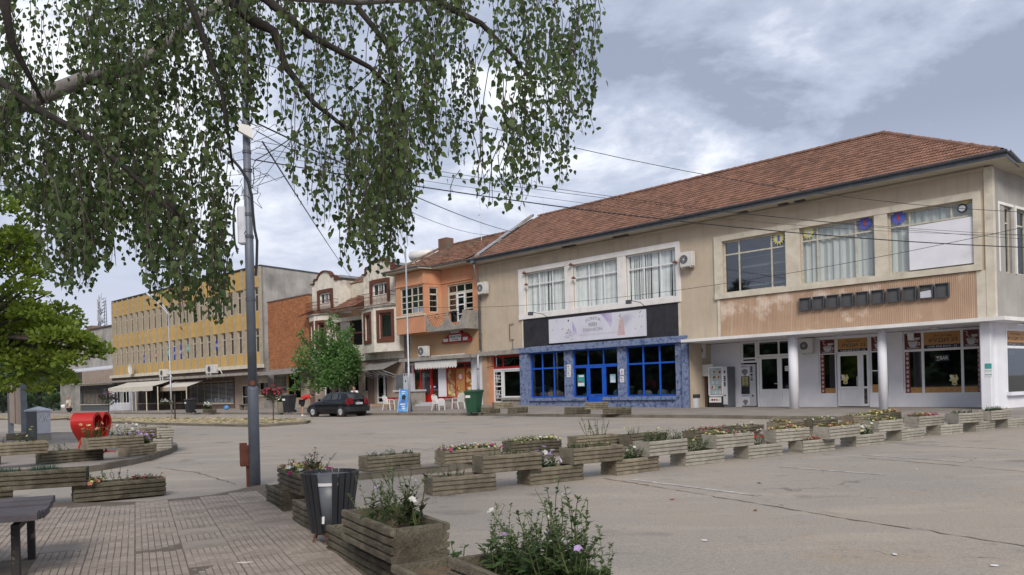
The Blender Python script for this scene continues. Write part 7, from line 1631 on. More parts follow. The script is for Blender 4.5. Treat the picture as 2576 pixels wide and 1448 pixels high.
def trough(p0,p1,zb_,label,mat='planter',L=None,Wd=.37,H=PH,group='concrete flower troughs',dirv=None,fill=.05):
    """p0,p1: world ground points of the lower front edge, left and right as seen; body extends away from the viewer"""
    NPL[0]+=1
    d=(p1-p0); d.z=0; LL=L or max(.92,min(1.22,d.length)); d=(dirv or d).normalized(); nrm=Vector((-d.y,d.x,0))
    if nrm.y<0 and abs(nrm.y)>.2: nrm=-nrm
    c=p0+d*LL/2+nrm*Wd/2; rz=math.atan2(d.y,d.x)
    o=thing('concrete_planter',label,'planter',(c.x,c.y,zb_),rz+rnd.gauss(0,.012),group)
    trough_mesh(LL,Wd,H,NPL[0],mat).build('trough',M[mat],o)
    mb=MB(); n=9; r=random.Random(NPL[0]); rows=[]
    for i in range(n+1): rows.append(mb.pts([(-LL/2+.05+(LL-.1)*i/n,-Wd/2+.05+(Wd-.1)*j/4,H-fill+r.uniform(-.012,.012)) for j in range(5)]))
    for a,b in zip(rows,rows[1:]):
        for j in range(4): mb.face((a[j],b[j],b[j+1],a[j+1]))
    mb.build('soil',M['soil'],o); o_=o; META[o.name]=(LL,Wd,H)
    return o
META={}
def bed(pl,kind,cols,label,seed=0,name='flower_bed',cat='flowers',**kw):
    LL,Wd,H=META[pl.name]; r=random.Random(seed+sum(map(ord,label)))
    o=thing(name,label,cat,(pl.location.x,pl.location.y,pl.location.z+H-.05),pl.rotation_euler[2]); o['group']='flowers growing in the concrete troughs'
    plant(o,kind,LL-.1,Wd-.1,r,.0,cols,**kw); return o
NTH=['first','second','third','fourth','fifth','sixth','seventh','eighth','ninth','tenth','eleventh']
GL=lambda c,dz=0: ground(c,dz)
low=[(K4(905,1208),K4(1835,1120)),(K5(52,1055),K5(833,965)),(K5(1308,908),K5(1945,828)),(K5(2325,772),J7(607,775)),(J7(905,742),J7(1352,695)),(J7(1615,670),J7(2020,628)),(J7(2295,588),J8(740,625)),(J8(970,588),J8(1275,545)),(J8(1485,518),J8(1778,487)),(J8(1945,468),J8(2200,435)),(J8(2365,420),J8(2600,398))]
upp=[(K4(1648,878),K4(2500,800)),(K5(697,748),K5(1415,672)),(K5(1805,630),K5(2355,565)),(J7(505,610),J7(980,562)),(J7(1265,528),J7(1700,488)),(J7(1965,488),J7(2345,440)),(J8(672,472),J8(988,440)),(J8(1200,405),J8(1525,372)),(J8(1720,357),J8(1980,340)),(J8(2150,318),J8(2410,292))]
lowm=['planter','planter','planter','planterpale','planterpale','planterpale','planterpale','planterpale','planterpale','planterpale','planterpale']
upm=['planter','planter','planterpale','planterpale','planterpale','planterpale','planterpale','planterpale','planterpale','planterpale']
LOW=[];UPP=[]
for k,(a,b) in enumerate(low): LOW.append(trough(GL(a),GL(b),GL(a).z-.005,f'bottom course trough of the long stacked row, {NTH[k]} from its near left end',lowm[k],group='long stacked row of troughs'))
for k,(a,b) in enumerate(upp):
    p,q=GL(a,PH),GL(b,PH); UPP.append(trough(p,q,p.z-.005,f'top course trough of the long stacked row, {NTH[k]} from its near left end',upm[k],group='long stacked row of troughs'))
S5=('pYellow','pWhite','pYellow','pSalmon')
bed(LOW[0],'petunia',[],'few dark green weeds in the near left end of the bottom course',n=9,lo=.12,hi=.55,scale=.8); bed(LOW[1],'petunia',('pLilac','pLilac','pWhite'),'lilac petunias spilling between the first two top troughs',n=16,lo=.15,hi=.6,scale=1.3)
bed(LOW[2],'petunia',('pWhite',),'green petunias with one white flower in the third bottom trough',n=34,fs=.9,lo=.1,hi=.7,scale=1.1); bed(LOW[3],'lanky',('pYellow',),'straggly greenery in the fourth bottom trough',n=34,fs=.9,lo=.1,hi=.7); bed(LOW[4],'lanky',('pRed','pWhite','pRed'),'red and white flowers in the fifth bottom trough',n=18,lo=.1,hi=.65)
bed(LOW[5],'mat',('pRed','pSalmon'),'bright salmon red flowers in the sixth bottom trough',lo=.1,hi=.8,scale=1.1); bed(LOW[6],'petunia',('pYellow','pYellow','pWhite'),'yellow flowers with dark leaves in the seventh bottom trough',n=40,lo=.1,hi=.9,scale=1.); bed(LOW[7],'mat',('pWhite',),'grey green tuft in the eighth bottom trough',n=40,lo=.0,hi=.35,leafm='leafG'); bed(LOW[8],'lanky',[],'dry reddish plant in the ninth bottom trough',n=7,lo=.0,hi=.3,leafm='leafR'); bed(LOW[9],'lanky',[],'dry brownish plant in the tenth bottom trough',n=7,lo=.0,hi=.35,leafm='leafR'); bed(LOW[10],'lanky',('pSalmon',),'small dry plant in the last bottom trough at the picture edge',n=6,lo=.1,hi=.4,leafm='leafR')
bed(UPP[0],'petunia',[],'low dark green petunias in the first top trough',n=30,lo=.2,hi=.95,scale=.55,fs=.9); bed(UPP[1],'petunia',('pYellow',),'green foliage hanging in the second top trough',n=60,lo=.0,hi=.95,scale=.6,fs=.9)
bed(UPP[2],'lanky',('pWhite','pYellow'),'bushy green plants with pale tips in the third top trough',n=70,fs=.9,lo=.0,hi=1,scale=.75); bed(UPP[3],'mat',('pYellow','pYellow','pWhite','pPink'),'yellow and pink moss roses filling the fourth top trough'); bed(UPP[4],'mat',('pSalmon','pSalmon','pYellow'),'salmon moss roses in the fifth top trough'); bed(UPP[5],'mat',('pSalmon','pYellow'),'salmon orange moss roses in the sixth top trough'); bed(UPP[6],'mat',('pYellow','pWhite','pYellow','pSalmon'),'dense yellow moss roses in the seventh top trough',scale=1.15); bed(UPP[7],'mat',('pPink','pSalmon','pPink','pYellow'),'magenta and salmon moss roses in the eighth top trough',scale=1.1); bed(UPP[8],'petunia',[],'dark green leafy plants in the ninth top trough',n=50,scale=.65); bed(UPP[9],'petunia',[],'compact green bush in the last top trough',n=80,lo=.1,hi=.9,scale=.7)
# back row on a raised kerb strip
bk=[(F6(848,510),K4(725,775),'yellow stained trough alone on the kerb strip behind the litter bin','planter'),(K4(1090,748),K4(1900,668),'back row trough with yellow and pink moss roses on the kerb strip','planter'),(K5(-230,600),K5(530,540),'back row trough topped with pale yellow moss roses','planterdark'),(K5(740,508),K5(1385,455),'back row trough with tall dry stalks','planter'),(K5(1530,480),K5(2180,410),'back row trough hidden behind bushy green plants','planterdark'),(J7(228,530),J7(700,480),'back row trough with magenta flowers at its left end','planterdark'),(J7(740,460),J7(1165,415),'back row trough between two salmon flowered front ones','planterdark'),(J7(1310,395),J7(1715,350),'back row trough with a clump of yellow flowers at its left end','planter'),(J7(1750,360),J7(2240,310),'back row trough low and dark before the pavement','planterdark'),(J7(2255,300),J7(2600,270),'back row trough just left of the second round column','planter'),(J8(650,330),J8(1040,300),'last back row trough, yellow flowers above it by the pavement','planterdark')]
BK=[]
kz_=.115
pts=[ground(a,kz_) for a,b,_,_ in bk]; end=ground(bk[-1][1],kz_)
for (a,b,l,m_) in bk:
    p,q=GL(a,kz_),GL(b,kz_); BK.append(trough(p,q,p.z-.004,l,m_,group='back row of troughs on the kerb strip'))
line=[Vector((p.x,p.y,0)) for p in pts]+[Vector((end.x,end.y,0))]
t0=(line[1]-line[0]).normalized(); line=[line[0]-t0*.35]+line
off=[]
for i,p in enumerate(line):
    t=(line[min(i+1,len(line)-1)]-line[max(i-1,0)]).normalized(); nn=Vector((-t.y,t.x,0)); off.append((p-nn*.10,p+nn*.50))
mb=MB()
rows=[mb.pts([(a.x,a.y,gz(a.x,a.y)+kz_-.008),(b.x,b.y,gz(b.x,b.y)+kz_-.008),(b.x,b.y,gz(b.x,b.y)-.05)]) for a,b in off]
for a,b in zip(rows,rows[1:]): mb.face((a[0],b[0],b[1],a[1])); mb.face((a[1],b[1],b[2],a[2]))
sep=struct(mb,'kerb_strip',M['pave']); kerbline(sep,[a for a,b in off],kz_,.14,.75)
bed(BK[0],'petunia',[],'small grey green plants in the yellow stained trough',n=46,scale=.6,leafm='leafG'); bed(BK[1],'mat',('pYellow','pWhite','pYellow','pPink'),'yellow and pink moss roses in the second back trough',scale=1.2); bed(BK[2],'mat',('pYellow','pYellow','pWhite'),'pale yellow moss roses in the third back trough',scale=1.2); bed(BK[3],'tall',[],'tall dry seeded stalks in the fourth back trough',n=12,lo=.3,hi=.95,leafm='leafY'); bed(BK[4],'lanky',('pYellow',),'small yellow flowers behind the bushy green plants',n=12,lo=0,hi=.4,scale=.7)
bed(BK[5],'mat',('pPink','pPink','pYellow'),'magenta moss roses in the sixth back trough',scale=1.1); bed(BK[6],'mat',('pYellow','pPink','pWhite'),'sparse yellow flowers in the seventh back trough',n=70); bed(BK[7],'mat',('pYellow','pYellow','pSalmon'),'yellow clump in the eighth back trough',lo=0,hi=.5,scale=1.2); bed(BK[8],'mat',('pWhite','pYellow'),'low greenery with pale yellow specks in the ninth back trough'); bed(BK[9],'mat',('pYellow',),'yellow flecked greenery in the tenth back trough'); bed(BK[10],'mat',('pYellow','pSalmon','pYellow'),'yellow and orange moss roses in the last back trough',scale=1.3)
# troughs along the edge of the paving (near the litter bin), rows run away from the viewer
ed=Vector((-.50,.866,0)); en=Vector((.866,.50,0))
def edge(c,zb_,label,mat,L=1.1,Wd=.4,H=PH,far=0):
    """c: measured near corner on the paving side (lower edge)"""
    p=ground(c,zb_); NPL[0]+=1
    if far: p=p-ed*L; p.z-=H; p.z=max(p.z,gz(p.x,p.y)+.01)
    ce=p+ed*L/2+en*Wd/2; o=thing('concrete_planter',label,'planter',(ce.x,ce.y,p.z-.004),math.atan2(ed.y,ed.x)+math.pi+rnd.gauss(0,.01),'troughs stacked beside the paving')
    trough_mesh(L,Wd,H,NPL[0],mat).build('trough',M[mat],o); mb=MB(); n=9; r=random.Random(NPL[0]); rows=[mb.pts([(-L/2+.05+(L-.1)*i/n,-Wd/2+.05+(Wd-.1)*j/4,H-.06+r.uniform(-.015,.015)) for j in range(5)]) for i in range(n+1)]
    for a,b in zip(rows,rows[1:]):
        for j in range(4): mb.face((a[j],b[j],b[j+1],a[j+1]))
    mb.build('soil',M['soil'],o); META[o.name]=(L,Wd,H); return o
UN2=edge(J6(1345,1335),PH,'big mossy trough on top in front of the litter bin with weeds and lilac flowers','planterdark',1.12,.46)
LN3=edge(J6(1345,1620),.0,'bottom trough under the big mossy one, its far end showing past the litter bin','planterdark',1.65,.44)
UN1=edge(J6(322,560),PH,'top trough behind the litter bin with yellow and magenta flowers','planterdark',1.12,.42)
LN2=edge(J6(530,1000),.0,'bottom trough squeezed left of the litter bin with small white flowers','planterdark',1.08,.42)
LN1=edge(J6(120,735),.0,'farthest bottom trough of the stack beside the utility pole','planterdark',.9,.42)
LN4=edge(J6(1352,1338),PH,'lowest trough at the bottom edge with bare soil and a leafy seedling','planterdark',1.05,.46,far=1)
UN3=edge(K6(300,1142),2*PH,'top trough at the bottom edge overflowing with white petunias','planterdark',1.15,.48,far=1)
bed(UN1,'mat',('pYellow','pYellow','pWhite','pPink'),'yellow and magenta moss roses behind the litter bin',scale=1.25); bed(UN1,'lanky',[],'brown stalks sprawling over the far end of the trough behind the bin',n=9,lo=.85,hi=1.,leafm='leafR',scale=1.25,name='dry_plant',cat='plant')
bed(LN2,'petunia',('pWhite','pWhite','pYellow'),'white flowering bush left of the litter bin',n=30,lo=.35,hi=1,scale=1.05)
bed(UN2,'spike',[],'tall spiky green weeds in the big mossy trough',n=9,lo=.35,hi=.75,scale=1.25,name='weed',cat='plant'); bed(UN2,'tall',('pLilac',),'leafy weeds with small lilac flowers in the big mossy trough',n=22,lo=.2,hi=.85,scale=.75,fs=.7,big_=2); bed(UN2,'lanky',('pWhite',),'wilted brown petunia with one white flower in the big mossy trough',n=7,lo=.7,hi=.95,scale=1.5,leafm='leafR',fs=.6)
bed(LN3,'petunia',[],'small seedlings and litter in the trough end beside the litter bin',n=8,lo=.7,hi=1,scale=.5)
o=bed(LN4,'petunia',[],'single leafy seedling in the bare soil trough at the bottom edge',n=3,lo=.62,hi=.7,scale=1.6,name='seedling',cat='plant')
bed(UN3,'tall',('pWhite','pWhite','pLilac'),'tangled white petunias spilling over the bottom edge trough',n=80,lo=.05,hi=1,scale=.72,lean=(-.25,.15,0),fs=.95,big_=3); bed(UN3,'tall',('pLilac','pWhite'),'tall arching petunia with lilac flowers at the bottom edge',n=26,lo=.55,hi=1,scale=1.02,lean=(-.1,.05,0),fs=.7,big_=4)
# left group: two troughs by the bench, several on the heart island
q1,q2=GL(K3(1088,1150)),GL(K3(2290,1035))
Q2=trough(q1,q2,q1.z+.02,'greenish trough standing on the paving edge right of the bench','planterdark',L=1.18)
p,q=GL(K3(130,950),PH),GL(K3(1262,875),PH); Q1=trough(q-(q-p).normalized()*1.25,q,q.z,'long dark trough on top behind the bench','planterdark',L=1.25)
p,q=GL(K3(-900,1190)),GL(K3(195,1090)); Q3=trough(q-(q-p).normalized()*1.2,q,q.z,'bottom trough mostly hidden behind the bench','planterdark',L=1.2)
hz=.13
p,q=GL(K3(608,560),hz),GL(K3(1360,497),hz); Q5=trough(p,q,p.z,'bottom trough at the kerb below the red heart','planterdark',L=1.2)
p,q=GL(K3(-500,470),hz+PH),GL(K3(700,395),hz+PH); Q4=trough(q-(q-p).normalized()*1.22,q,q.z,'top trough with yellow stains left of the red heart','planter',L=1.22)
p,q=GL(K3(-1200,640),hz),GL(K3(10,560),hz); Q4b=trough(q-(q-p).normalized()*1.2,q,q.z,'bottom trough at the left picture edge on the heart island','planterdark',L=1.2)
p,q=GL(K3(1297,350),hz+PH),GL(K3(1880,305),hz+PH); Q6=trough(p,q,p.z,'top trough directly in front of the red heart','planter',L=1.15)
p,q=GL(K3(1905,440),hz),GL(K3(2215,405),hz); Q7=trough(p,q,p.z,'bottom trough right of the red heart turned towards the road','planter',L=.75)
p,q=GL(K3(2250,335),hz),GL(K3(2445,325),hz); Q10=trough(p,q,p.z,'crumbling bottom trough seen end on at the tip of the heart island','planterpale',L=.42,Wd=1.)
p,q=GL(K3(2300,175),hz+PH),GL(K3(2445,168),hz+PH); Q11=trough(p,q,p.z,'crumbling top trough seen end on at the tip of the heart island','planterpale',L=.40,Wd=1.)
p,q=GL(K3(2140,165),hz+PH),GL(K3(2285,155),hz+PH); Q9=trough(p,q,p.z,'small ribbed trough between the end on ones behind the lilac flowers','planter',L=.6)
p,q=GL(K3(1800,150),hz+PH),GL(K3(2130,140),hz+PH); Q8=trough(p,q,p.z,'pale half ribbed trough behind the red heart','planterpale',L=.95)
p,q=GL(K3(1850,235),hz),GL(K3(2180,225),hz); Q8b=trough(p,q,p.z,'bottom trough under the pale half ribbed one','planterdark',L=1.)
bed(Q1,'tuft',[],'left blue green carnation cushion in the long dark trough',lo=.05,hi=.33,n=520); bed(Q1,'tuft',[],'right blue green carnation cushion in the long dark trough',lo=.45,hi=.72,n=520,scale=1.1)
bed(Q2,'mat',('pSalmon','pYellow'),'round salmon flowered bush in the greenish trough',lo=.0,hi=.26,n=120,scale=1.3,leafm='leafR'); bed(Q2,'lanky',[],'small green stalks in the middle of the greenish trough',lo=.32,hi=.62,n=10,scale=.8); bed(Q2,'mat',('pRose','pSalmon'),'reddish cushion at the right end of the greenish trough',lo=.66,hi=.98,n=70,scale=1.1,leafm='leafR')
bed(Q4,'lanky',('pYellow',),'yellowish green plants in the stained trough left of the heart',n=9,lo=.25,hi=.85,scale=1.); bed(Q5,'lanky',[],'thin weeds in the trough below the heart',n=9,lo=.05,hi=.55,scale=.85); bed(Q6,'lanky',('pSalmon','pYellow'),'dry ruddy plants in the trough before the heart',n=20,lo=.0,hi=.5,scale=1.2,leafm='leafY'); bed(Q6,'lanky',('pWhite',),'silvery leafy plants at the right of the trough before the heart',n=12,lo=.6,hi=1,scale=1.,leafm='leafG'); bed(Q7,'petunia',('pLilac','pLilac'),'lilac petunias in the trough right of the heart',n=34,lo=0,hi=1,scale=1.35); bed(Q10,'lanky',[],'yellow green weeds in the crumbling bottom trough',n=16,scale=.7,leafm='leafY'); bed(Q8,'petunia',[],'green bush in the pale half ribbed trough',n=16,lo=.1,hi=.6,scale=.7,leafm='leafG'); bed(Q11,'spike',[],'small spiky plant in the crumbling top trough',n=6,scale=.5)
# small groups before the blue shop and the entrance
PZ=lambda c: ground(c,.20)
def small(cl,cr,lift,label,mat='planterdark'):
    p,q=ground(cl,.14+lift),ground(cr,.14+lift); return trough(p,q,p.z,label,mat,Wd=.4,H=.30,group='troughs on the far pavement')
s1=small(C(30,1353),C(160,1350),0,'left bottom trough of the trio before the small entrance'); s2=small(C(222,1353),C(360,1350),0,'right bottom trough of the trio before the small entrance'); s3=small(C(127,1321),C(262,1316),.30,'top trough of the trio before the small entrance','planter')
s4=small(C(632,1358),C(810,1355),0,'left bottom trough of the trio before the blue door'); s5=small(C(907,1363),C(1105,1360),0,'right bottom trough of the trio before the blue door'); s6=small(C(777,1327),C(937,1324),.30,'top trough of the trio before the blue door','planter')
bed(s5,'mat',[],'low green weeds in the right trough before the blue door',n=60,leafm='leafP') 
s7=small(I2(1500,797),I2(1642,795),0,'low trough with white petunias before the gridded shop window'); bed(s7,'petunia',('pWhite',),'white petunias before the gridded shop window',n=40,lo=0,hi=.5,scale=2.2)
# ------------------------------------------------------------------ litter bin
bgp=ground(J6(625,1065)); lb=thing('litter_bin','battered black slatted litter bin with missing slats and a grey liner','litter bin',bgp+Vector((.06,-.04,.02)),.15)
lb.scale=(.97,.97,.87)
def rr_(z): return .185+(z-.14)/.61*.085
mb=MB(); mb.lathe([(rr_(.14)-.02,.14),(rr_(.74)-.02,.74),(rr_(.74)-.035,.74),(rr_(.16)-.035,.16)],n=28); mb.build('liner',M['greypanel'],lb,smooth=True)
for z in (.64,): 
    mb=MB(); n=28; a0=-2.0; a1=.5
    ring=[(rr_(z)-.012),(rr_(z+.035)-.010)]
    rows=[mb.pts([(ring[0]*math.cos(a),ring[0]*math.sin(a),z),(ring[1]*math.cos(a),ring[1]*math.sin(a),z+.035)]) for a in [a0+(a1-a0)*k/n for k in range(n+1)]]
    for p,q in zip(rows,rows[1:]): mb.face((p[0],q[0],q[1],p[1]))
    mb.build('white_band',M['pvc'],lb)
mb=MB(); a=-1.98; mb.box(0,.028,-.004,.004,.22,.66); me=mb.build('white_strip',M['pvc'],lb); me.location=(rr_(.44)*math.cos(a)*.985,rr_(.44)*math.sin(a)*.985,0); me.rotation_euler=(.10*math.sin(0),-.0,a+math.pi/2)
me.rotation_euler=(-.14,0,a+math.pi/2)
sl_=MB(); sl_.prism([(-.021,0,.10),(.021,0,.10),(.027,.0,.78),(-.027,.0,.78)],(0,.026,0))
# slats lean outwards with the liner
slm=[]
for (x,y,z) in sl_.v: slm.append((x,-(rr_(z)-.008)-(.026-y if y>.001 else .026)+.0,z))
sm=MB(); sm.v=slm; sm.f=sl_.f; sm.m=sl_.m; slat=sm.mesh('slat',M['blackbin'])
for k in range(25):
    a=2*math.pi*k/25
    if k in (24,0): continue
    o=bpy.data.objects.new('slat',slat); COL.objects.link(o); o.parent=lb; o.rotation_euler=(0,0,a)
mb=MB()
for s in (-1,1): mb.tube([(s*.13,-.12,.16),(s*.17,-.14,0),(s*.02,-.15,0),(s*.10,-.08,.16)],.012,5); mb.tube([(s*.13,.12,.16),(s*.17,.14,0)],.012,5)
mb.build('wire_stand',M['rust'],lb)
# ------------------------------------------------------------------ bench
fl_=Vector((-4.36,6.92,0)); nl_=Vector((-4.0,6.16,0)); bd=(fl_-nl_).normalized(); bs=Vector((bd.y,-bd.x,0))  # bs: to the right
bench=thing('park_bench','backless park bench of weathered grey planks on black iron legs','bench',(nl_.x,nl_.y,gz(nl_.x,nl_.y)+.03),math.atan2(bs.y,bs.x)); # local x right, y away
for y0 in (0,(fl_-nl_).length):
    for x in (-.04,-1.5): MB().box(x-.055,x+.005,y0-.03,y0+.03,0,.45).build('leg',M['iron'],bench,bev=.006)
for x in (-.04,-1.5): MB().box(x-.05,x+.0,.03,(fl_-nl_).length-.03,.395,.448).build('crossbar',M['iron'],bench)
for x in (.005,.04): MB().box(x-.006,x+.006,(fl_-nl_).length-.20,(fl_-nl_).length-.19,.44,.50).build('bolt',M['iron'],bench)
for k in range(6):
    y0=-.36+k*.205; sag=.02*abs(k-2.5); mb=MB(); mb.loft([[(x,y0,.462+sag),(x,y0+.185,.462+sag),(x,y0+.185,.512+sag),(x,y0+.165,.522+sag),(x,y0+.02,.522+sag),(x,y0,.512+sag)] for x in (-1.75,-1.2,-.6,.13+.0*k)]); mb.build('plank',M['wood'],bench)
# ------------------------------------------------------------------ red heart bottle cap container
hp=ground(I1(1330,1290),.13); hs_=FL/hp.y
he=thing('heart_container','red steel heart shaped bottle cap container on a stand among the troughs','container',hp,math.radians(3))
def heart(s,n=46):
    out=[]
    for k in range(n):
        t=2*math.pi*k/n; x=16*math.sin(t)**3; y=13*math.cos(t)-5*math.cos(2*t)-2*math.cos(3*t)-math.cos(4*t); out.append((x/16*s,(y+17)/29*s*1.85))
    return out
HS=.475; dep=.52; z0_=.12
ho=heart(HS); hi_=heart(HS*.86)
mb=MB(); n=len(ho)
a=mb.pts([(0-dep/2,x,z+z0_) for x,z in ho]); b=mb.pts([(dep/2,x,z+z0_) for x,z in ho])
for k in range(n): mb.face((a[k],a[(k+1)%n],b[(k+1)%n],b[k]))
zi=.07*HS*1.85
c=mb.pts([(dep/2,x,z+z0_+zi) for x,z in hi_]); d=mb.pts([(-dep/2+.05,x,z+z0_+zi) for x,z in hi_]); e=mb.pts([(-dep/2,0,z0_+.5)])
for k in range(n): mb.face((b[k],b[(k+1)%n],c[(k+1)%n],c[k])); mb.face((c[k],c[(k+1)%n],d[(k+1)%n],d[k])); mb.face((a[(k+1)%n],a[k],e[0]))
mb.face(d[::-1]); mb.build('heart_shell',M['red'],he)
mb=MB()
for y in (-.3,-.1,.1,.3): mb.box(dep/2-.06,dep/2-.04,y-.012,y+.012,z0_+.28,z0_+.70)
mb.box(dep/2-.065,dep/2-.045,-.34,.34,z0_+.48,z0_+.505); mb.build('front_grille',M['redmat'],he)
mb=MB(); mb.tube([(-.25,-.3,0),(.42,-.3,0)],.03,6); mb.tube([(-.25,.3,0),(.42,.3,0)],.03,6); mb.tube([(.2,-.3,0),(.2,-.12,.35)],.03,6); mb.tube([(.2,.3,0),(.2,.12,.35)],.03,6); mb.tube([(-.2,-.3,0),(-.2,-.12,.35)],.03,6); mb.tube([(-.2,.3,0),(-.2,.12,.35)],.03,6); mb.build('stand',M['redmat'],he)
# ------------------------------------------------------------------ cabinet and information board
cp=ground(I1(640,1105),.13); cb=thing('utility_cabinet','weathered pale grey utility cabinet with a pyramid lid left of the red heart','cabinet',cp,1.05)
s_=FL/cp.y; wF=.44; hC=(1109-1027)/s_*.98; dC=.62
MB().box(-wF/2,wF/2,0,dC,.22,hC-.1).build('casing',M['cabinet'],cb,bev=.01); MB().box(-wF/2-.006,wF/2+.006,-.006,dC+.006,0,.215).build('base',M['concrete'],cb)
MB().box(-wF/2-.012,-wF/2-.001,.0,dC,.0,hC-.1).build('dark_end',M['cabdark'],cb)
mb=MB(); i=mb.pts([(-wF/2-.05,-.05,hC-.098),(wF/2+.05,-.05,hC-.098),(wF/2+.05,dC+.05,hC-.098),(-wF/2-.05,dC+.05,hC-.098),(-wF/2-.05,-.05,hC-.05),(wF/2+.05,-.05,hC-.05),(wF/2+.05,dC+.05,hC-.05),(-wF/2-.05,dC+.05,hC-.05),(0,dC/2,hC+.07)])
for q in ((0,3,2,1),(0,1,5,4),(1,2,6,5),(2,3,7,6),(3,0,4,7),(4,5,8),(5,6,8),(6,7,8),(7,4,8)): mb.face([i[k] for k in q])
mb.build('pyramid_lid',M['cabinet'],cb)
mb=MB(); r=random.Random(2)
for k in range(9): x,z=r.uniform(-.15,.2),r.uniform(.6,.85)*hC; mb.tube([(x,-.002,z),(x+r.uniform(-.08,.08),-.002,z-.12)],.006,3)
mb.build('scribble',M['greyink'],cb)
sa,sb=ground(I1(160,1010),.13),ground(I1(355,1062),.13); d=(sb-sa); ib=thing('information_board','tall grey framed information board on two posts at the left edge','information board',(sa.x,sa.y,sa.z),math.atan2(d.y,d.x)); LB=math.hypot(d.x,d.y)
ht=atY(I1(350,330),sb.y).z-sb.z+.25
for x in (0,LB): MB().box(x-.09,x+.09,-.09,.09,-.1,ht).build('post',M['polesteel'],ib)
zb0=atY(I1(250,870),(sa.y+sb.y)/2).z-sa.z
MB().box(.092,LB-.092,-.04,.04,zb0,ht-.1).build('panel',M['taupe'],ib); MB().box(LB*.45,LB*.5,-.05,-.041,zb0,ht-.1).build('panel_rib',M['brownband'],ib)
for c,l in ((I1(360,1090),'pale flat stone by the information board'),):
    g=ground(c,.13); o=thing('kerb_block',l,'stone',g,.2); MB().box(-.5,.6,-.2,.2,0,.22).build('block',M['kerb'],o,bev=.02)
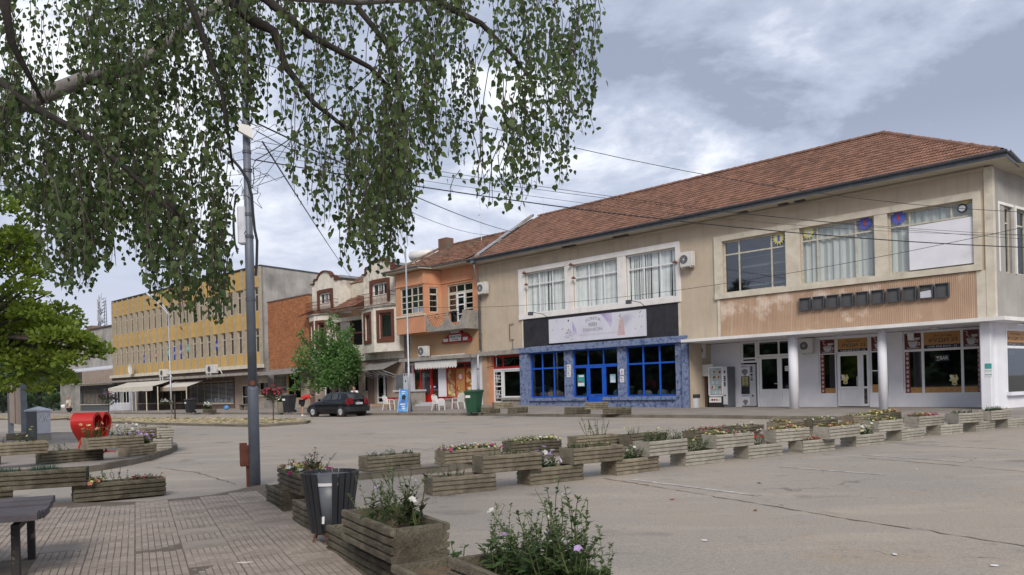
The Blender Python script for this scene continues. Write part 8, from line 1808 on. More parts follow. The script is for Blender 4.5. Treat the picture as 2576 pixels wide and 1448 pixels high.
# ------------------------------------------------------------------ car
def car():
    rl=ground(I3(1650,1170)); hd=Vector((-.80,.60,0)).normalized(); lf=Vector((-hd.y,hd.x,0)) # forward, left of the car
    o3=rl-hd*.62; c=o3-lf*.74   # rear centre line origin: rear left wheel is at x=.62, y=+.74
    # the side facing us is the car's left when it heads away to the left
    o=thing('parked_car','black five door hatchback parked at the kerb facing left','car',(c.x,c.y,gz(c.x,c.y)),math.atan2(hd.y,hd.x))
    st=[(0.0,.70,.40,.78),(.05,.77,.30,.90),(.18,.81,.24,.94),(.62,.825,.21,.95),(1.4,.825,.21,.945),(2.3,.825,.21,.925),(2.75,.82,.21,.90),(3.15,.80,.22,.84),(3.5,.76,.24,.75),(3.72,.68,.28,.64),(3.82,.56,.36,.54)]
    def ring(x,w,b,t):
        h=[(w*.86,b),(w*.97,b+.06),(w,b+(t-b)*.35),(w*1.0,b+(t-b)*.62),(w*.975,t-.07),(w*.90,t-.005)]
        return [(x,-y,z) for y,z in h[::-1]][::-1] and [(x,y,z) for y,z in h]+[(x,-y,z) for y,z in h[::-1]]
    mb=MB(); mb.loft([ring(*s) for s in st]); mb.build('body',M['carpaint'],o,smooth=True)
    # greenhouse
    gs=[(.06,.73,.93,.74,.95),(.42,.74,.94,.60,1.30),(.70,.75,.945,.58,1.385),(1.1,.75,.945,.585,1.41),(1.7,.75,.935,.58,1.41),(2.05,.75,.925,.565,1.36),(2.85,.72,.885,.66,.90)]
    def g(x,v,o_=0.):
        for a,b in zip(gs,gs[1:]):
            if a[0]<=x<=b[0]:
                u=(x-a[0])/(b[0]-a[0]); w0,z0,w1,z1=[a[i]+(b[i]-a[i])*u for i in (1,2,3,4)]; break
        return (x,w0+(w1-w0)*v+o_,z0+(z1-z0)*v)
    mb=MB(); mb.loft([[(x,w0,z0-.02),(x,w1,z1-.03),(x,w1*.8,z1),(x,0,z1+.012),(x,-w1*.8,z1),(x,-w1,z1-.03),(x,-w0,z0-.02)] for x,w0,z0,w1,z1 in gs],closed=False,caps=False); mb.build('cabin',M['carpaint'],o,smooth=True)
    def sidewin(P,name):
        for s in (1,-1):
            m_=MB(); q=[]
            for x,v in P: a=g(x,v,.012); q.append((a[0],a[1]*s,a[2]))
            m_.poly(q if s<0 else q[::-1]); m_.build(name,M['carglass'],o)
    M['carglass']=pm('car glass',(.02,.026,.028),(.035,.042,.045),rough=.08,bump=0,spec=.4)
    sidewin([(.62,.12),(.92,.10),(.92,.84),(.72,.78)],'quarter_window'); sidewin([(.98,.10),(1.50,.10),(1.50,.86),(.98,.86)],'rear_door_window'); sidewin([(1.56,.10),(2.42,.12),(2.12,.62),(1.98,.84),(1.56,.86)],'front_door_window')
    def hatch(v,y): # rear glass plane between stations .06 and .42
        x=.06+(.42-.06)*v; z=.94+(1.30-.94)*v; w=.70+(.56-.70)*v; return (x-.012,w*y,z+.012)
    MB().poly([hatch(.10,-.93),hatch(.94,-.93),hatch(.94,.93),hatch(.10,.93)]).build('rear_window',M['carglass'],o)
    MB().poly([(2.12,-.52,1.33),(2.78,-.62,.93),(2.78,.62,.93),(2.12,.52,1.33)]).build('windscreen',M['carglass'],o)
    mb=MB(); mb.loft([[(x,y*w,z) for y,z in ((1,.30),(1.02,.42),(1,.56))]+[(x,-y*w,z) for y,z in ((1,.56),(1.02,.42),(1,.30))] for x,w in ((-.10,.62),(-.07,.76),(.1,.825),(.28,.838))]); mb.build('rear_bumper',M['cartrim'],o,smooth=False)
    mb=MB(); mb.loft([[(x,y*w,z) for y,z in ((1,.24),(1,.50))]+[(x,-y*w,z) for y,z in ((1,.50),(1,.24))] for x,w in ((3.45,.80),(3.75,.72),(3.88,.56))]); mb.build('front_bumper',M['cartrim'],o)
    for s in (1,-1):
        mb=MB(); mb.box(.62+.35,2.7,s*.826 if s>0 else -.838,s*.838 if s>0 else -.826,.48,.54); mb.build('side_strip',M['cartrim'],o)
        mb=MB(); mb.prism([(-.012,s*.42,.72),(-.012,s*.735,.72),(.10,s*.79,.72),(.18,s*.818,.72),(.12,s*.76,.90),(.03,s*.42,.90)][::s],(0,0,.16)); mb.build('tail_lamp',M['lampred'],o)
        mb=MB(); mb.ell((2.35,s*.93,.98),(.07,.10,.075),8,6); mb.build('wing_mirror',M['carpaint'],o)
        MB().box(1.52,1.535,s*.8265-.004,s*.8265+.004,.3,.92).build('door_gap',M['cartrim'],o); 
        for x in (1.25,1.75): MB().box(x-.08,x+.08,s*.80+(.0 if s>0 else -.035),s*.80+(.035 if s>0 else 0),.80,.835).build('door_handle',M['cartrim'],o)
        for x in (.62,3.07):
            MB().tube([(x,s*.60,.30),(x,s*.832,.30)],.345,20).build('wheel_arch',M['cartrim'],o)
            wmb=MB(); wmb.tube([(x,s*.66,.285),(x,s*.68,.285),(x,s*.835,.285),(x,s*.85,.285)],[.26,.285,.285,.262],22); w=wmb.build('tyre',M['tyre'],o,smooth=False)
            rm=MB(); rm.tube([(x,s*.845,.285),(x,s*.858,.285)],[.20,.17],18); rmo=rm.build('rim',M['rim'],w)
            sp=MB()
            for k in range(7): a=2*math.pi*k/7; sp.tube([(x+.06*math.cos(a),s*.860,.285+.06*math.sin(a)),(x+.17*math.cos(a),s*.858,.285+.17*math.sin(a))],.022,4)
            sp.build('spokes',M['lightgrey'],w)
    pl=MB().box(-.035,-.02,-.26,.26,.70,.81).build('number_plate',M['paper'],o)
    tx=text('ET 4669 AK','ink',None,0,1,0,1,0); 
    for v in tx.data.vertices: v.co=(-.040,.20-.40*v.co.x,.725+.06*v.co.z)
    tx.parent=pl
    MB().box(-.037,-.034,.21,.255,.705,.805).build('plate_band',M['posterblue'],pl)
    MB().box(.03,.045,-.1,.1,.86,.885).build('badge_strip',M['rim'],o)
    MB().box(.3,3.4,-.6,.6,.16,.24).build('underbody',M['tyre'],o)
car()
# ------------------------------------------------------------------ people
def skin_mesh(V,E_,Rr,mat,name,parent,sub=1,root=0):
    me=bpy.data.meshes.new('tmp'); me.from_pydata(V,E_,[]); ob=bpy.data.objects.new('tmp',me); COL.objects.link(ob)
    ob.modifiers.new('s','SKIN'); sv=me.skin_vertices[0].data
    for i,r in enumerate(Rr): sv[i].radius=(r,r) if isinstance(r,(int,float)) else r; sv[i].use_root=(i==root)
    s=ob.modifiers.new('u','SUBSURF'); s.levels=sub; s.render_levels=sub
    bpy.context.view_layer.update(); res=bpy.data.meshes.new_from_object(ob.evaluated_get(bpy.context.evaluated_depsgraph_get()))
    bpy.data.objects.remove(ob); bpy.data.meshes.remove(me)
    res.name=name; res.materials.clear(); res.materials.append(mat); res.polygons.foreach_set('use_smooth',[True]*len(res.polygons))
    o=bpy.data.objects.new(name,res); COL.objects.link(o); o.parent=parent; return o
def figure(o,J,hair='hair',headr=.105,skin='skin'):
    """J: joints in local space (x right, y away, z up)"""
    V=[];E_=[];Rr=[]
    def add(p,r,par=None):
        V.append(tuple(p)); Rr.append(r)
        if par is not None: E_.append((par,len(V)-1))
        return len(V)-1
    pel=add(J['pelvis'],.125); sp=add(J['spine'],.12,pel); ch=add(J['chest'],.14,sp); nk=add(J['neck'],.055,ch)
    for s in 'lr':
        hp=add(J['hip'+s],.09,pel); kn=add(J['knee'+s],.058,hp); cf=add(Vector(J['knee'+s]).lerp(Vector(J['ank'+s]),.3),.058,kn); an=add(J['ank'+s],.038,cf); add(J['toe'+s],.035,an)
        sh=add(J['sh'+s],.062,ch); el=add(J['el'+s],.042,sh); wr=add(J['wr'+s],.030,el); h=add(J['hand'+s],.036,wr)
        d=(Vector(J['hand'+s])-Vector(J['wr'+s])).normalized(); sd=d.cross(Vector((0,1,.2))).normalized()
        for k in range(4): f=add(Vector(J['hand'+s])+d*.045+sd*(.027*(k-1.5)),.010,h); add(Vector(V[f])+d*(.05 if k in(1,2) else .042)+Vector((0,.01,-.008)),.008,f)
        t=add(Vector(J['hand'+s])+sd*.045-d*.005,.011,h); add(Vector(V[t])+d*.035+sd*.01,.009,t)
    hd=Vector(J['head']); add(hd-(hd-Vector(J['neck']))*.35,.06,nk)
    b=skin_mesh(V,E_,Rr,M[skin],'body',o)
    f=Vector(J['face']).normalized(); up=Vector(J.get('up',(0,0,1))).normalized(); sd=f.cross(up).normalized(); up=sd.cross(f)
    mb=MB(); rings=[]
    L=lambda x,y,z: hd+sd*x+f*y+up*z
    for k,(z,rx,ry,fy) in enumerate(((-.125,.03,.035,.03),(-.105,.055,.065,.02),(-.06,.068,.085,.01),(0,.076,.098,0),(.05,.077,.098,-.005),(.09,.06,.078,-.01),(.115,.025,.03,-.01))):
        rings.append([L(rx*math.cos(t),fy+ry*math.sin(t),z) for t in [2*math.pi*j/14 for j in range(14)]])
    mb.loft(rings); mb.loft([[L(-.011,.092,.02),L(.011,.092,.02),L(0,.09,.03)],[L(-.016,.122,-.025),L(.016,.122,-.025),L(0,.118,-.005)],[L(-.012,.09,-.035),L(.012,.09,-.035),L(0,.09,-.03)]])
    for s in (-1,1): mb.ell(L(s*.078,-.005,-.01),(.014,.022,.032),6,5)
    hdm=mb.build('head',M[skin],b,smooth=True)
    mb=MB()
    for s in (-1,1): mb.ell(L(s*.032,.092,.012),(.011,.008,.008),6,4)
    mb.loft([[L(-.025,.094,-.068),L(.025,.094,-.068),L(0,.098,-.066)],[L(-.02,.092,-.075),L(.02,.092,-.075),L(0,.094,-.076)]]); mb.build('face_features',M['hair'],b)
    hm=MB(); rings=[]
    for z,rx,ry,fy in ((-.02,.082,.070,-.045),(.03,.086,.095,-.02),(.07,.08,.094,-.015),(.105,.058,.07,-.015),(.13,.02,.03,-.015)): rings.append([L(rx*math.cos(t),fy+ry*math.sin(t),z) for t in [2*math.pi*j/14 for j in range(14)]])
    hm.loft(rings); hm.build('hair',M[hair],o,smooth=True); return b
def cloth(o,chain,mat,name):
    V=[];E_=[];Rr=[]; idx={}
    for par,p,r in chain:
        V.append(tuple(p)); Rr.append(r)
        if par is not None: E_.append((par,len(V)-1))
    return skin_mesh(V,E_,Rr,M[mat],name,o)
def sole(o,p,mat,fwd=(0,.1)):
    x,y,z=p; fx_,fy_=fwd; MB().loft([[(x-.04,y-.05,0),(x+.04,y-.05,0),(x+.04,y-.05,.08),(x-.04,y-.05,.08)],[(x-.045+fx_*.5,y+fy_*.5,0),(x+.045+fx_*.5,y+fy_*.5,0),(x+.045+fx_*.5,y+fy_*.5,.075),(x-.045+fx_*.5,y+fy_*.5,.075)],[(x-.035+fx_*1.6,y+fy_*1.6,0),(x+.035+fx_*1.6,y+fy_*1.6,0),(x+.03+fx_*1.6,y+fy_*1.6,.035),(x-.03+fx_*1.6,y+fy_*1.6,.035)]]).build('shoe',M[mat],o)
def woman():
    g=ground(I3(905,1150)); o=thing('person','person in a red t-shirt and black knee length shorts bending over by the kerb','person',g,.25); o.scale=(1.12,)*3
    # facing right-away (local +x), torso bent forward
    J=dict(pelvis=(-.06,0,.86),spine=(.05,0,.98),chest=(.25,0,1.10),neck=(.42,0,1.12),head=(.50,.0,1.10),face=(.55,.1,-.83),up=(.83,0,.5),hipl=(-.05,.10,.84),hipr=(-.05,-.10,.84),kneel=(-.02,.12,.47),kneer=(-.0,-.12,.47),ankl=(-.06,.13,.08),ankr=(-.05,-.14,.08),toel=(.06,.13,.03),toer=(.08,-.14,.03),shl=(.30,.17,1.08),shr=(.30,-.17,1.08),ell=(.38,.19,.82),elr=(.37,-.20,.82),wrl=(.46,.12,.60),wrr=(.46,-.10,.60),handl=(.49,.10,.53),handr=(.49,-.08,.53))
    figure(o,J,'hair')
    cloth(o,[(None,(-.07,0,.90),.150),(0,(.06,0,1.0),.175),(1,(.25,0,1.11),.19),(2,(.30,.17,1.09),.085),(3,(.35,.19,.93),.07),(2,(.30,-.17,1.09),.085),(5,(.35,-.20,.93),.07),(2,(.36,0,1.13),.09)],'redshirt','t_shirt')
    cloth(o,[(None,(-.07,0,.86),.165),(0,(-.05,.10,.80),.135),(1,(-.02,.12,.50),.10),(0,(-.05,-.10,.80),.135),(3,(0,-.12,.50),.10)],'blackcloth','shorts')
    sole(o,(-.05,.13,0),'paper',(.10,0)); sole(o,(-.04,-.14,0),'paper',(.10,0))
woman()
def man():
    g=ground(I1(1005,815)); o=thing('person','bald elderly person in a cream shirt and dark shorts walking left with something in hand','person',g,0)
    J=dict(pelvis=(0,0,.88),spine=(-.02,0,1.03),chest=(-.04,0,1.22),neck=(-.07,0,1.43),head=(-.10,0,1.55),face=(-1,-.1,-.1),hipl=(0,.10,.86),hipr=(0,-.10,.86),kneel=(-.10,.10,.48),kneer=(.05,-.10,.47),ankl=(-.06,.10,.08),ankr=(.16,-.10,.10),toel=(-.18,.10,.03),toer=(.06,-.10,.03),shl=(-.04,.19,1.34),shr=(-.04,-.19,1.34),ell=(.06,.23,1.08),elr=(.02,-.24,1.08),wrl=(-.16,.18,1.0),wrr=(-.22,-.16,1.0),handl=(-.24,.16,1.01),handr=(-.30,-.12,1.01))
    figure(o,J,'greyhair')
    cloth(o,[(None,(0,0,.88),.165),(0,(-.02,0,1.05),.168),(1,(-.04,0,1.24),.165),(2,(-.04,.19,1.33),.085),(3,(.03,.22,1.15),.075),(2,(-.04,-.19,1.33),.085),(5,(0,-.23,1.15),.075),(2,(-.06,0,1.38),.08)],'creamshirt','shirt')
    cloth(o,[(None,(0,0,.84),.15),(0,(-.02,.10,.76),.115),(1,(-.08,.10,.52),.095),(0,(.01,-.10,.76),.115),(3,(.04,-.10,.52),.095)],'blackcloth','shorts')
    sole(o,(-.06,.10,0),'ink',(-.10,0)); sole(o,(.16,-.10,0),'ink',(-.10,0))
    b=thing('shopping_bag','pale bag held by the elderly person at the far left','bag',g+Vector((-.34,-.12,.90)),0); MB().loft([[(-.12,-.05,0),(.12,-.05,0),(.12,.05,0),(-.12,.05,0)],[(-.16,-.07,.12),(.14,-.07,.12),(.14,.07,.12),(-.16,.07,.12)],[(-.1,-.02,.2),(.08,-.02,.2),(.08,.02,.2),(-.1,.02,.2)]]).build('bag_body',M['paper'],b)
man()
def sitter():
    x,z=at(I3(1900,690),-3.3); w=W(x,-3.3,0); zg=zb(x)-.1; hd=atY(I3(1905,615),w.y).z
    ch=thing('cafe_chair','white plastic chair behind the black car with a person on it','chair',(w.x,w.y,zg),TH); MB().box(-.22,.22,-.22,.22,.40,.44).build('seat',M['plastic'],ch); MB().box(-.21,.21,.18,.22,.46,.85).build('backrest',M['plastic'],ch)
    for a in (-.19,.19):
        for b in (-.19,.19): MB().tube([(a,b,.40),(a*1.15,b*1.15,0)],.02,5).build('leg',M['plastic'],ch)
    o=thing('person','dark haired person in a white shirt seen above the roof of the black car','person',(w.x,w.y,zg),TH+.3)
    k=min(1.25,max(.9,(hd-zg)/1.22))
    J=dict(pelvis=(0,0,.54),spine=(0,-.02,.70),chest=(0,-.03,.90),neck=(0,-.05,1.10),head=(0,-.07,1.22),face=(.2,-1,-.25),hipl=(-.10,0,.52),hipr=(.10,0,.52),kneel=(-.12,-.42,.50),kneer=(.12,-.42,.50),ankl=(-.12,-.44,.08),ankr=(.12,-.44,.08),toel=(-.12,-.56,.03),toer=(.12,-.56,.03),shl=(-.19,-.03,1.02),shr=(.19,-.03,1.02),ell=(-.25,-.12,.78),elr=(.27,-.14,.86),wrl=(-.12,-.30,.66),wrr=(.13,-.22,1.06),handl=(-.06,-.34,.64),handr=(.10,-.20,1.13))
    figure(o,J,'hair'); cloth(o,[(None,(0,0,.58),.15),(0,(0,-.02,.74),.15),(1,(0,-.03,.92),.155),(2,(-.19,-.03,1.01),.085),(3,(-.24,-.10,.84),.072),(2,(.19,-.03,1.01),.085),(5,(.26,-.12,.90),.072)],'whiteshirt','shirt'); cloth(o,[(None,(0,0,.55),.14),(0,(-.10,-.1,.53),.10),(1,(-.12,-.42,.51),.075),(0,(.10,-.1,.53),.10),(3,(.12,-.42,.51),.075)],'blackcloth','trousers')
    o.scale=(k,k,k)
sitter()
# ------------------------------------------------------------------ chairs, tables, bins, advert stand on the far pavement
def pz(p):  # point on the sloping pavement surface
    r=ray(*p); best=None; t=20.
    for i in range(200):
        X,Y=r[0]*t,t; fxx,fyy=toF(X,Y); ky=kerby(fxx); u=min(1,max(0,(fyy-ky)/max(.1,-.9-ky))); z=(kz(fxx)+.12)*(1-u)+zb(fxx)*u+.004
        if u>0.0: z+=.005*math.sin(math.pi*u)
        tn=(z-EYE)/r[2]; t=.7*t+.3*min(120,max(5,tn))
    X,Y=r[0]*t,t; fxx,fyy=toF(X,Y); return Vector((X,Y,z))
def chair(p,rz,label,mirror=1):
    o=thing('plastic_chair',label,'chair',pz(p),rz,'white plastic armchairs outside the food shop')
    mb=MB(); mb.loft([[(x,-.22,.42),(x,0,.405),(x,.22,.43),(x,.22,.405),(x,0,.38),(x,-.22,.395)] for x in (-.23,-.1,.1,.23)]); mb.build('seat',M['plastic'],o)
    mb=MB()
    for k in range(5): x=-.18+.09*k; mb.prism([(x-.03,.21,.44),(x+.03,.21,.44),(x+.036,.32,.86),(x-.036,.32,.86)],(0,.014,0))
    mb.tube([(-.23,.21,.44),(-.23,.30,.80),(-.12,.335,.90),(.12,.335,.90),(.23,.30,.80),(.23,.21,.44)],.02,5); mb.build('backrest',M['plastic'],o)
    for s in (-1,1):
        MB().loft([[(s*.25-.025,y,z),(s*.25+.025,y,z),(s*.25+.025,y,z-.025),(s*.25-.025,y,z-.025)] for y,z in ((.27,.66),(.05,.665),(-.18,.65),(-.25,.60))]).build('armrest',M['plastic'],o)
        MB().loft([[(s*.25-.025,y-.02,z),(s*.25+.025,y-.02,z),(s*.25+.025,y+.03,z),(s*.25-.025,y+.03,z)] for y,z in ((-.28,0),(-.24,.4),(-.235,.60))]).build('leg',M['plastic'],o); MB().loft([[(s*.24-.025,y-.02,z),(s*.24+.025,y-.02,z),(s*.24+.025,y+.02,z),(s*.24-.025,y+.02,z)] for y,z in ((.30,0),(.22,.41))]).build('leg',M['plastic'],o)
    return o
def table(p,label,w=.7):
    o=thing('plastic_table',label,'table',pz(p),TH+.1,'red tables outside the food shop'); MB().box(-w/2,w/2,-w/2,w/2,.69,.73).build('tabletop',M['redmat'],o,bev=.01); MB().box(-w/2+.03,w/2-.03,-w/2+.03,w/2-.03,.63,.688).build('apron',M['redmat'],o)
    for a in (-1,1):
        for b in (-1,1): MB().tube([(a*(w/2-.06),b*(w/2-.06),.63),(a*(w/2-.03),b*(w/2-.03),0)],[.035,.028],6).build('leg',M['redmat'],o)
table(I4(1210,1165),'larger red table between two white chairs before the bread window',.85); table(I4(370,1160),'small red table between the masonry cupboard and the advert stand',.6)
chair(I4(1110,1190),TH+1.75,'white plastic armchair left of the larger red table'); chair(I4(1440,1165),TH-1.6,'white plastic armchair in profile right of the larger red table'); chair(I4(1215,1100),TH+.1,'white plastic chair tucked behind the larger red table'); chair(I4(290,1185),TH+1.9,'white plastic armchair by the glazed white door left of the advert stand')
o=thing('advert_board','blue ice cream advert stand on the pavement beside the lamp post','advert stand',pz(I4(560,1215)),TH+.35)
def fr(y0,y1,nm,mt):
    mb=MB(); mb.prism([(-.33,y0,.03),(.33,y0,.03),(.30,y1,1.32),(-.30,y1,1.32)],(0,.02,0)); return mb.build(nm,M[mt],o)
fr(-.28,-.02,'front_panel','icead'); fr(.26,.03,'back_panel','greypanel')
for s in (-1,1): MB().tube([(s*.345,-.285,0),(s*.31,-.02,1.36)],.022,5).build('frame_tube',M['lightgrey'],o)
mb=MB(); F_=lambda x,z:(x,-.295+.26*(z-.03)/1.29-.0,z); mb.poly([F_(-.12,.75),F_(.10,.72),F_(.14,.92),F_(0,1.02),F_(-.13,.93)]); mb.build('printed_scoop',M['ink'],o); mb=MB(); mb.poly([F_(-.03,.5),F_(.03,.5),F_(.07,.74),F_(-.06,.75)]); mb.build('printed_cone',M['bakery'],o)
mb=MB()
for x,z,w_,h in ((-.2,1.15,.3,.06),(-.15,1.05,.2,.05),(-.2,.42,.36,.07),(-.1,.3,.25,.06),(-.05,.16,.2,.1)): mb.poly([F_(x,z),F_(x+w_,z+.01),F_(x+w_-.03,z+h),F_(x+.02,z+h)])
mb.build('printed_lettering',M['paper'],o)
def wheelie(p,rz,mat,label,h=1.05,w=.58,zf=None,lid=None,band=True):
    o=thing('wheelie_bin',label,'bin',zf(p) if zf else pz(p),rz,'wheeled refuse bins'); d=.68
    mb=MB(); mb.loft([[(-w*.40,-d*.34,.05),(w*.40,-d*.34,.05),(w*.40,d*.30,.05),(-w*.40,d*.30,.05)],[(-w/2,-d/2,h-.12),(w/2,-d/2,h-.12),(w/2,d/2,h-.12),(-w/2,d/2,h-.12)]]); mb.build('body',M[mat],o)
    mb=MB(); mb.box(-w/2-.03,w/2+.03,-d/2-.03,d/2+.02,h-.118,h-.07); mb.build('rim',M[mat],o)
    mb=MB(); mb.loft([[(-w/2-.03,-d/2-.05,h-.068),(w/2+.03,-d/2-.05,h-.068),(w/2+.03,d/2+.05,h-.04),(-w/2-.03,d/2+.05,h-.04)],[(-w/2,-d/2+.02,h-.02),(w/2,-d/2+.02,h-.02),(w/2,d/2,h+.03),(-w/2,d/2,h+.03)]]); mb.build('lid',M[lid or mat],o)
    MB().tube([(-w/2,d/2+.06,h-.06),(w/2,d/2+.06,h-.06)],.02,6).build('handle',M[mat],o)
    for s in (-1,1): MB().tube([(s*(w*.42),d*.34,.10),(s*(w*.42+.06),d*.34,.10)],.10,12).build('wheel',M['tyre'],o)
    if band: MB().box(-w*.42,-w*.02,-d*.47-.006,-d*.44,h*.68,h*.86).build('sticker',M['paper'],o)
    return o
wheelie(I4(1700,1240),TH+.25,'greenbin','dark green wheelie bin with a white sticker left of the first trough trio',1.2,.72)
wheelie(I3(640,1085),TH+.2,'blackbin','black wheelie bin with a white sticker beside the bending person',1.2,.72)
wheelie(I2(1320,800),TH+.1,'blackbin','black wheelie bin on the pavement before the gridded shop window',1.1,.62)
# short stump planter and rope beside the black bin
o=thing('tub','grey tub with greenery beside the black wheelie bin','tub',pz(I3(495,1090)),0); MB().lathe([(.26,0),(.30,.75),(.26,.75),(.24,.68)],n=14).build('pot',M['kerb'],o); pr=thing('flower_bed','greenery with white blossoms in the grey tub','flowers',o.location+Vector((0,0,.7)),0); plant(pr,'petunia',.5,.5,random.Random(3),0,('pWhite',),n=26,scale=2.0)
o=thing('stool','small worn wooden stool by the grey shop door behind the utility pole','stool',pz(I2(2110,755)),TH); MB().box(-.6,.6,-.2,.2,.42,.50).build('seat',M['kerb'],o); MB().box(-.5,-.35,-.15,.15,0,.418).build('leg',M['kerb'],o); MB().box(.35,.5,-.15,.15,0,.418).build('leg',M['kerb'],o)
o=tag(MB().ell((0,0,.2),(.22,.22,.2),12,8).build('ball',M['icead'],None,smooth=True),'small blue ball lying below the gridded shop window','ball'); o.location=pz(I2(1850,752))
# litter on the asphalt
for c,m_,s,l in ((G(548,714),'redmat',.06,'small red scrap on the asphalt left of the nearest bay line'),(G(1027,776),'bakery',.07,'small brown leaf like scrap in the middle of the asphalt'),(G(1050,619),'cabdark',.09,'thin dark twig on the asphalt between the bay lines'),(G(733,952),'paper',.05,'white cigarette end low on the asphalt left'),(G(1830,1034),'paper',.05,'white cigarette end low on the asphalt right'),(G(1955,540),'paper',.05,'white scrap on the asphalt near the right bay line'),(G(2405,1098),'paper',.05,'white scrap at the bottom right of the asphalt'),(K6(2085,932),'redmat',.05,'red and white scrap beyond the overflowing trough'),(E(1930,1385),'awning',.12,'pale dry leaf on the paving left of the stacked troughs')):
    s*=.55; g=ground(c); mb=MB(); mb.loft([[(-s,-.015,.012),(-s,.015,.012),(-s,.01,.014),(-s,-.01,.014)],[(0,-.02,.006),(0,.015,.006),(0,.015,.014),(0,-.02,.014)],[(s,-.01,.012),(s,.012,.012),(s,.01,.013),(s,-.01,.013)]]); o=mb.build('litter',M[m_]); tag(o,l,'litter','scraps on the ground'); o.location=g+Vector((0,0,.03 if c[0]<700 else .0)); o.rotation_euler=(0,0,rnd.uniform(0,3))
# ------------------------------------------------------------------ small trees and shrubs
def crown_leaves(mb,r,clumps,n,ls,lw,hang=.2):
    for k in range(n):
        c,R_=r.choices(clumps,[q[1]**2.2 for q in clumps])[0]; d=rdir(r,-1,1); rad=R_*(r.random()**.45); p=Vector(c)+Vector((d.x*rad,d.y*rad,d.z*rad*.85)); dd=(d*.6+rdir(r)+Vector((0,0,-hang))).normalized(); leaf(mb,p,dd,rdir(r,.2),ls*r.uniform(.6,1.3),lw*r.uniform(.8,1.2))
def limbs(mb,base,tips,r0,r):
    for t in tips:
        b=Vector(base); t=Vector(t); m_=b.lerp(t,.45)+Vector((r.uniform(-.15,.15),r.uniform(-.15,.15),.1)); mb.tube([b,m_,t],[r0,r0*.65,r0*.25],5)
def mk_tree(name,label,g,clumps,n,ls,lw,lm,trunk,bark='bark',seed=1,hang=.2,group=None):
    r=random.Random(seed); o=thing(name,label,'tree',g); 
    if group: o['group']=group
    tb=MB(); 
    for path,rad in trunk: tb.tube(path,rad,7)
    top=trunk[0][0][-1]; limbs(tb,top,[c for c,_ in clumps],trunk[0][1][-1]*.7,r); tb.build('trunk',M[bark],o)
    lb=MB(); crown_leaves(lb,r,clumps,n,ls,lw,hang); c=lb.build('crown',M[lm],o); c['kind']='stuff'; return o
# mulberry behind the car: position from its foot, crown from measured width
Yt=55.; g=atY((852,1030),Yt); s_=Yt/FL; zc_=lambda u,v:((u-852)*s_,0,(1030-v)*s_)
r=random.Random(21); cl=[]
for u,v,R_ in ((780,900,36),(820,880,40),(860,890,42),(890,905,26),(835,930,46),(790,945,32),(870,945,38),(845,830,20),(838,808,11),(812,850,26),(875,858,24),(885,838,12),(762,920,18),(748,938,10),(770,865,16),(762,842,10),(905,930,12),(800,970,22),(870,968,20),(758,955,14),(850,800,7),(888,825,7),(838,818,9),(836,800,6),(834,790,4),(878,842,9),(882,828,6),(770,852,7),(764,832,5),(760,845,6),(745,925,8),(738,945,6),(735,975,9),(750,972,12),(912,900,8)):
    x,_,z=zc_(u,v); cl.append(((x,r.uniform(-1,1)*R_*s_*.9,z),R_*s_))
for k in range(14): cl.append(((r.uniform(-1.6,1.6),r.uniform(-1.7,1.7),r.uniform(2.,4.4)),.75))
mk_tree('street_tree','young bushy green tree with pale leaf undersides growing behind the black car',g,cl,9000,.20,.15,'leafK',[([(0,0,-.1),(-.05,0,.5),(-.1,.0,.9),(0,0,1.6)],[.11,.10,.09,.07]),([(0,0,.35),(.35,.1,1.1),(.6,.2,2.2)],[.08,.06,.03]),([(0,0,.4),(-.5,0,1.2),(-.9,-.1,2.2)],[.08,.06,.03])],seed=21,hang=.35)
def lolly(c,h,R_,label,petcols,lm,name='standard_rose',seed=2,cat='shrub'):
    g=ground(c,.11); o=thing(name,label,cat,g); r=random.Random(seed); MB().tube([(0,0,-.05),(.02,0,h*.5),(0,0,h)],[.03,.025,.02],6).build('stem',M['bark'],o)
    lb=MB(); crown_leaves(lb,r,[((0,0,h+R_*.6),R_),((-R_*.5,0,h+R_*.8),R_*.6),((R_*.5,0,h+R_*.7),R_*.6)],700,.09,.06,.1); q=lb.build('leaves',M[lm],o); q['kind']='stuff'
    bb=MB()
    for k in range(60): d=rdir(r,-.1,1); blossom(bb,Vector((d.x*R_*1.2,d.y*R_,h+R_*.7+d.z*R_*r.uniform(.5,1.05))),d,.065,0)
    q=bb.build('blossoms',[M[petcols]],o); q['kind']='stuff'; return o
lolly(I3(332,1265),1.05,.42,'small rose standard with red blossoms at the tip of the straw strip','pRose','leafR',seed=2)
lolly(I1(1565,800),.95,.5,'small standard shrub with dark purple blossoms left end of the straw strip','pPurple','leafR',seed=4)
g=ground(I2(1095,905),.11); o=thing('sapling','bare young sapling tied to a brown stake in the straw strip','sapling',g); MB().tube([(.0,0,-.05),(0,0,1.45)],.045,5).build('stake',M['bark'],o); MB().tube([(-.22,0,-.05),(-.2,.02,.7),(-.3,.02,1.1)],[.02,.015,.01],5).build('stem',M['dryst'],o)
g=ground(I2(1045,795),.12); o=thing('hanging_flowers','white petunias tied to the far street lamp','flowers',(g.x-.35,g.y-.1,g.z),0); plant(o,'petunia',.9,.3,random.Random(8),.7,('pWhite',),n=26,scale=1.8); MB().tube([(-.3,0,.72),(.35,.1,.70)],.03,5).build('bracket',M['rust'],o)
g=thing('straw_mulch','loose straw and dry weeds over the garden strip','mulch',isl[0]*.5+isl[4]*.5); g['kind']='stuff'; r=random.Random(6); mb=MB(); P_=[(p.x,p.y) for p in isl]
mnx,mxx=min(p[0] for p in P_),max(p[0] for p in P_); mny,mxy=min(p[1] for p in P_),max(p[1] for p in P_)
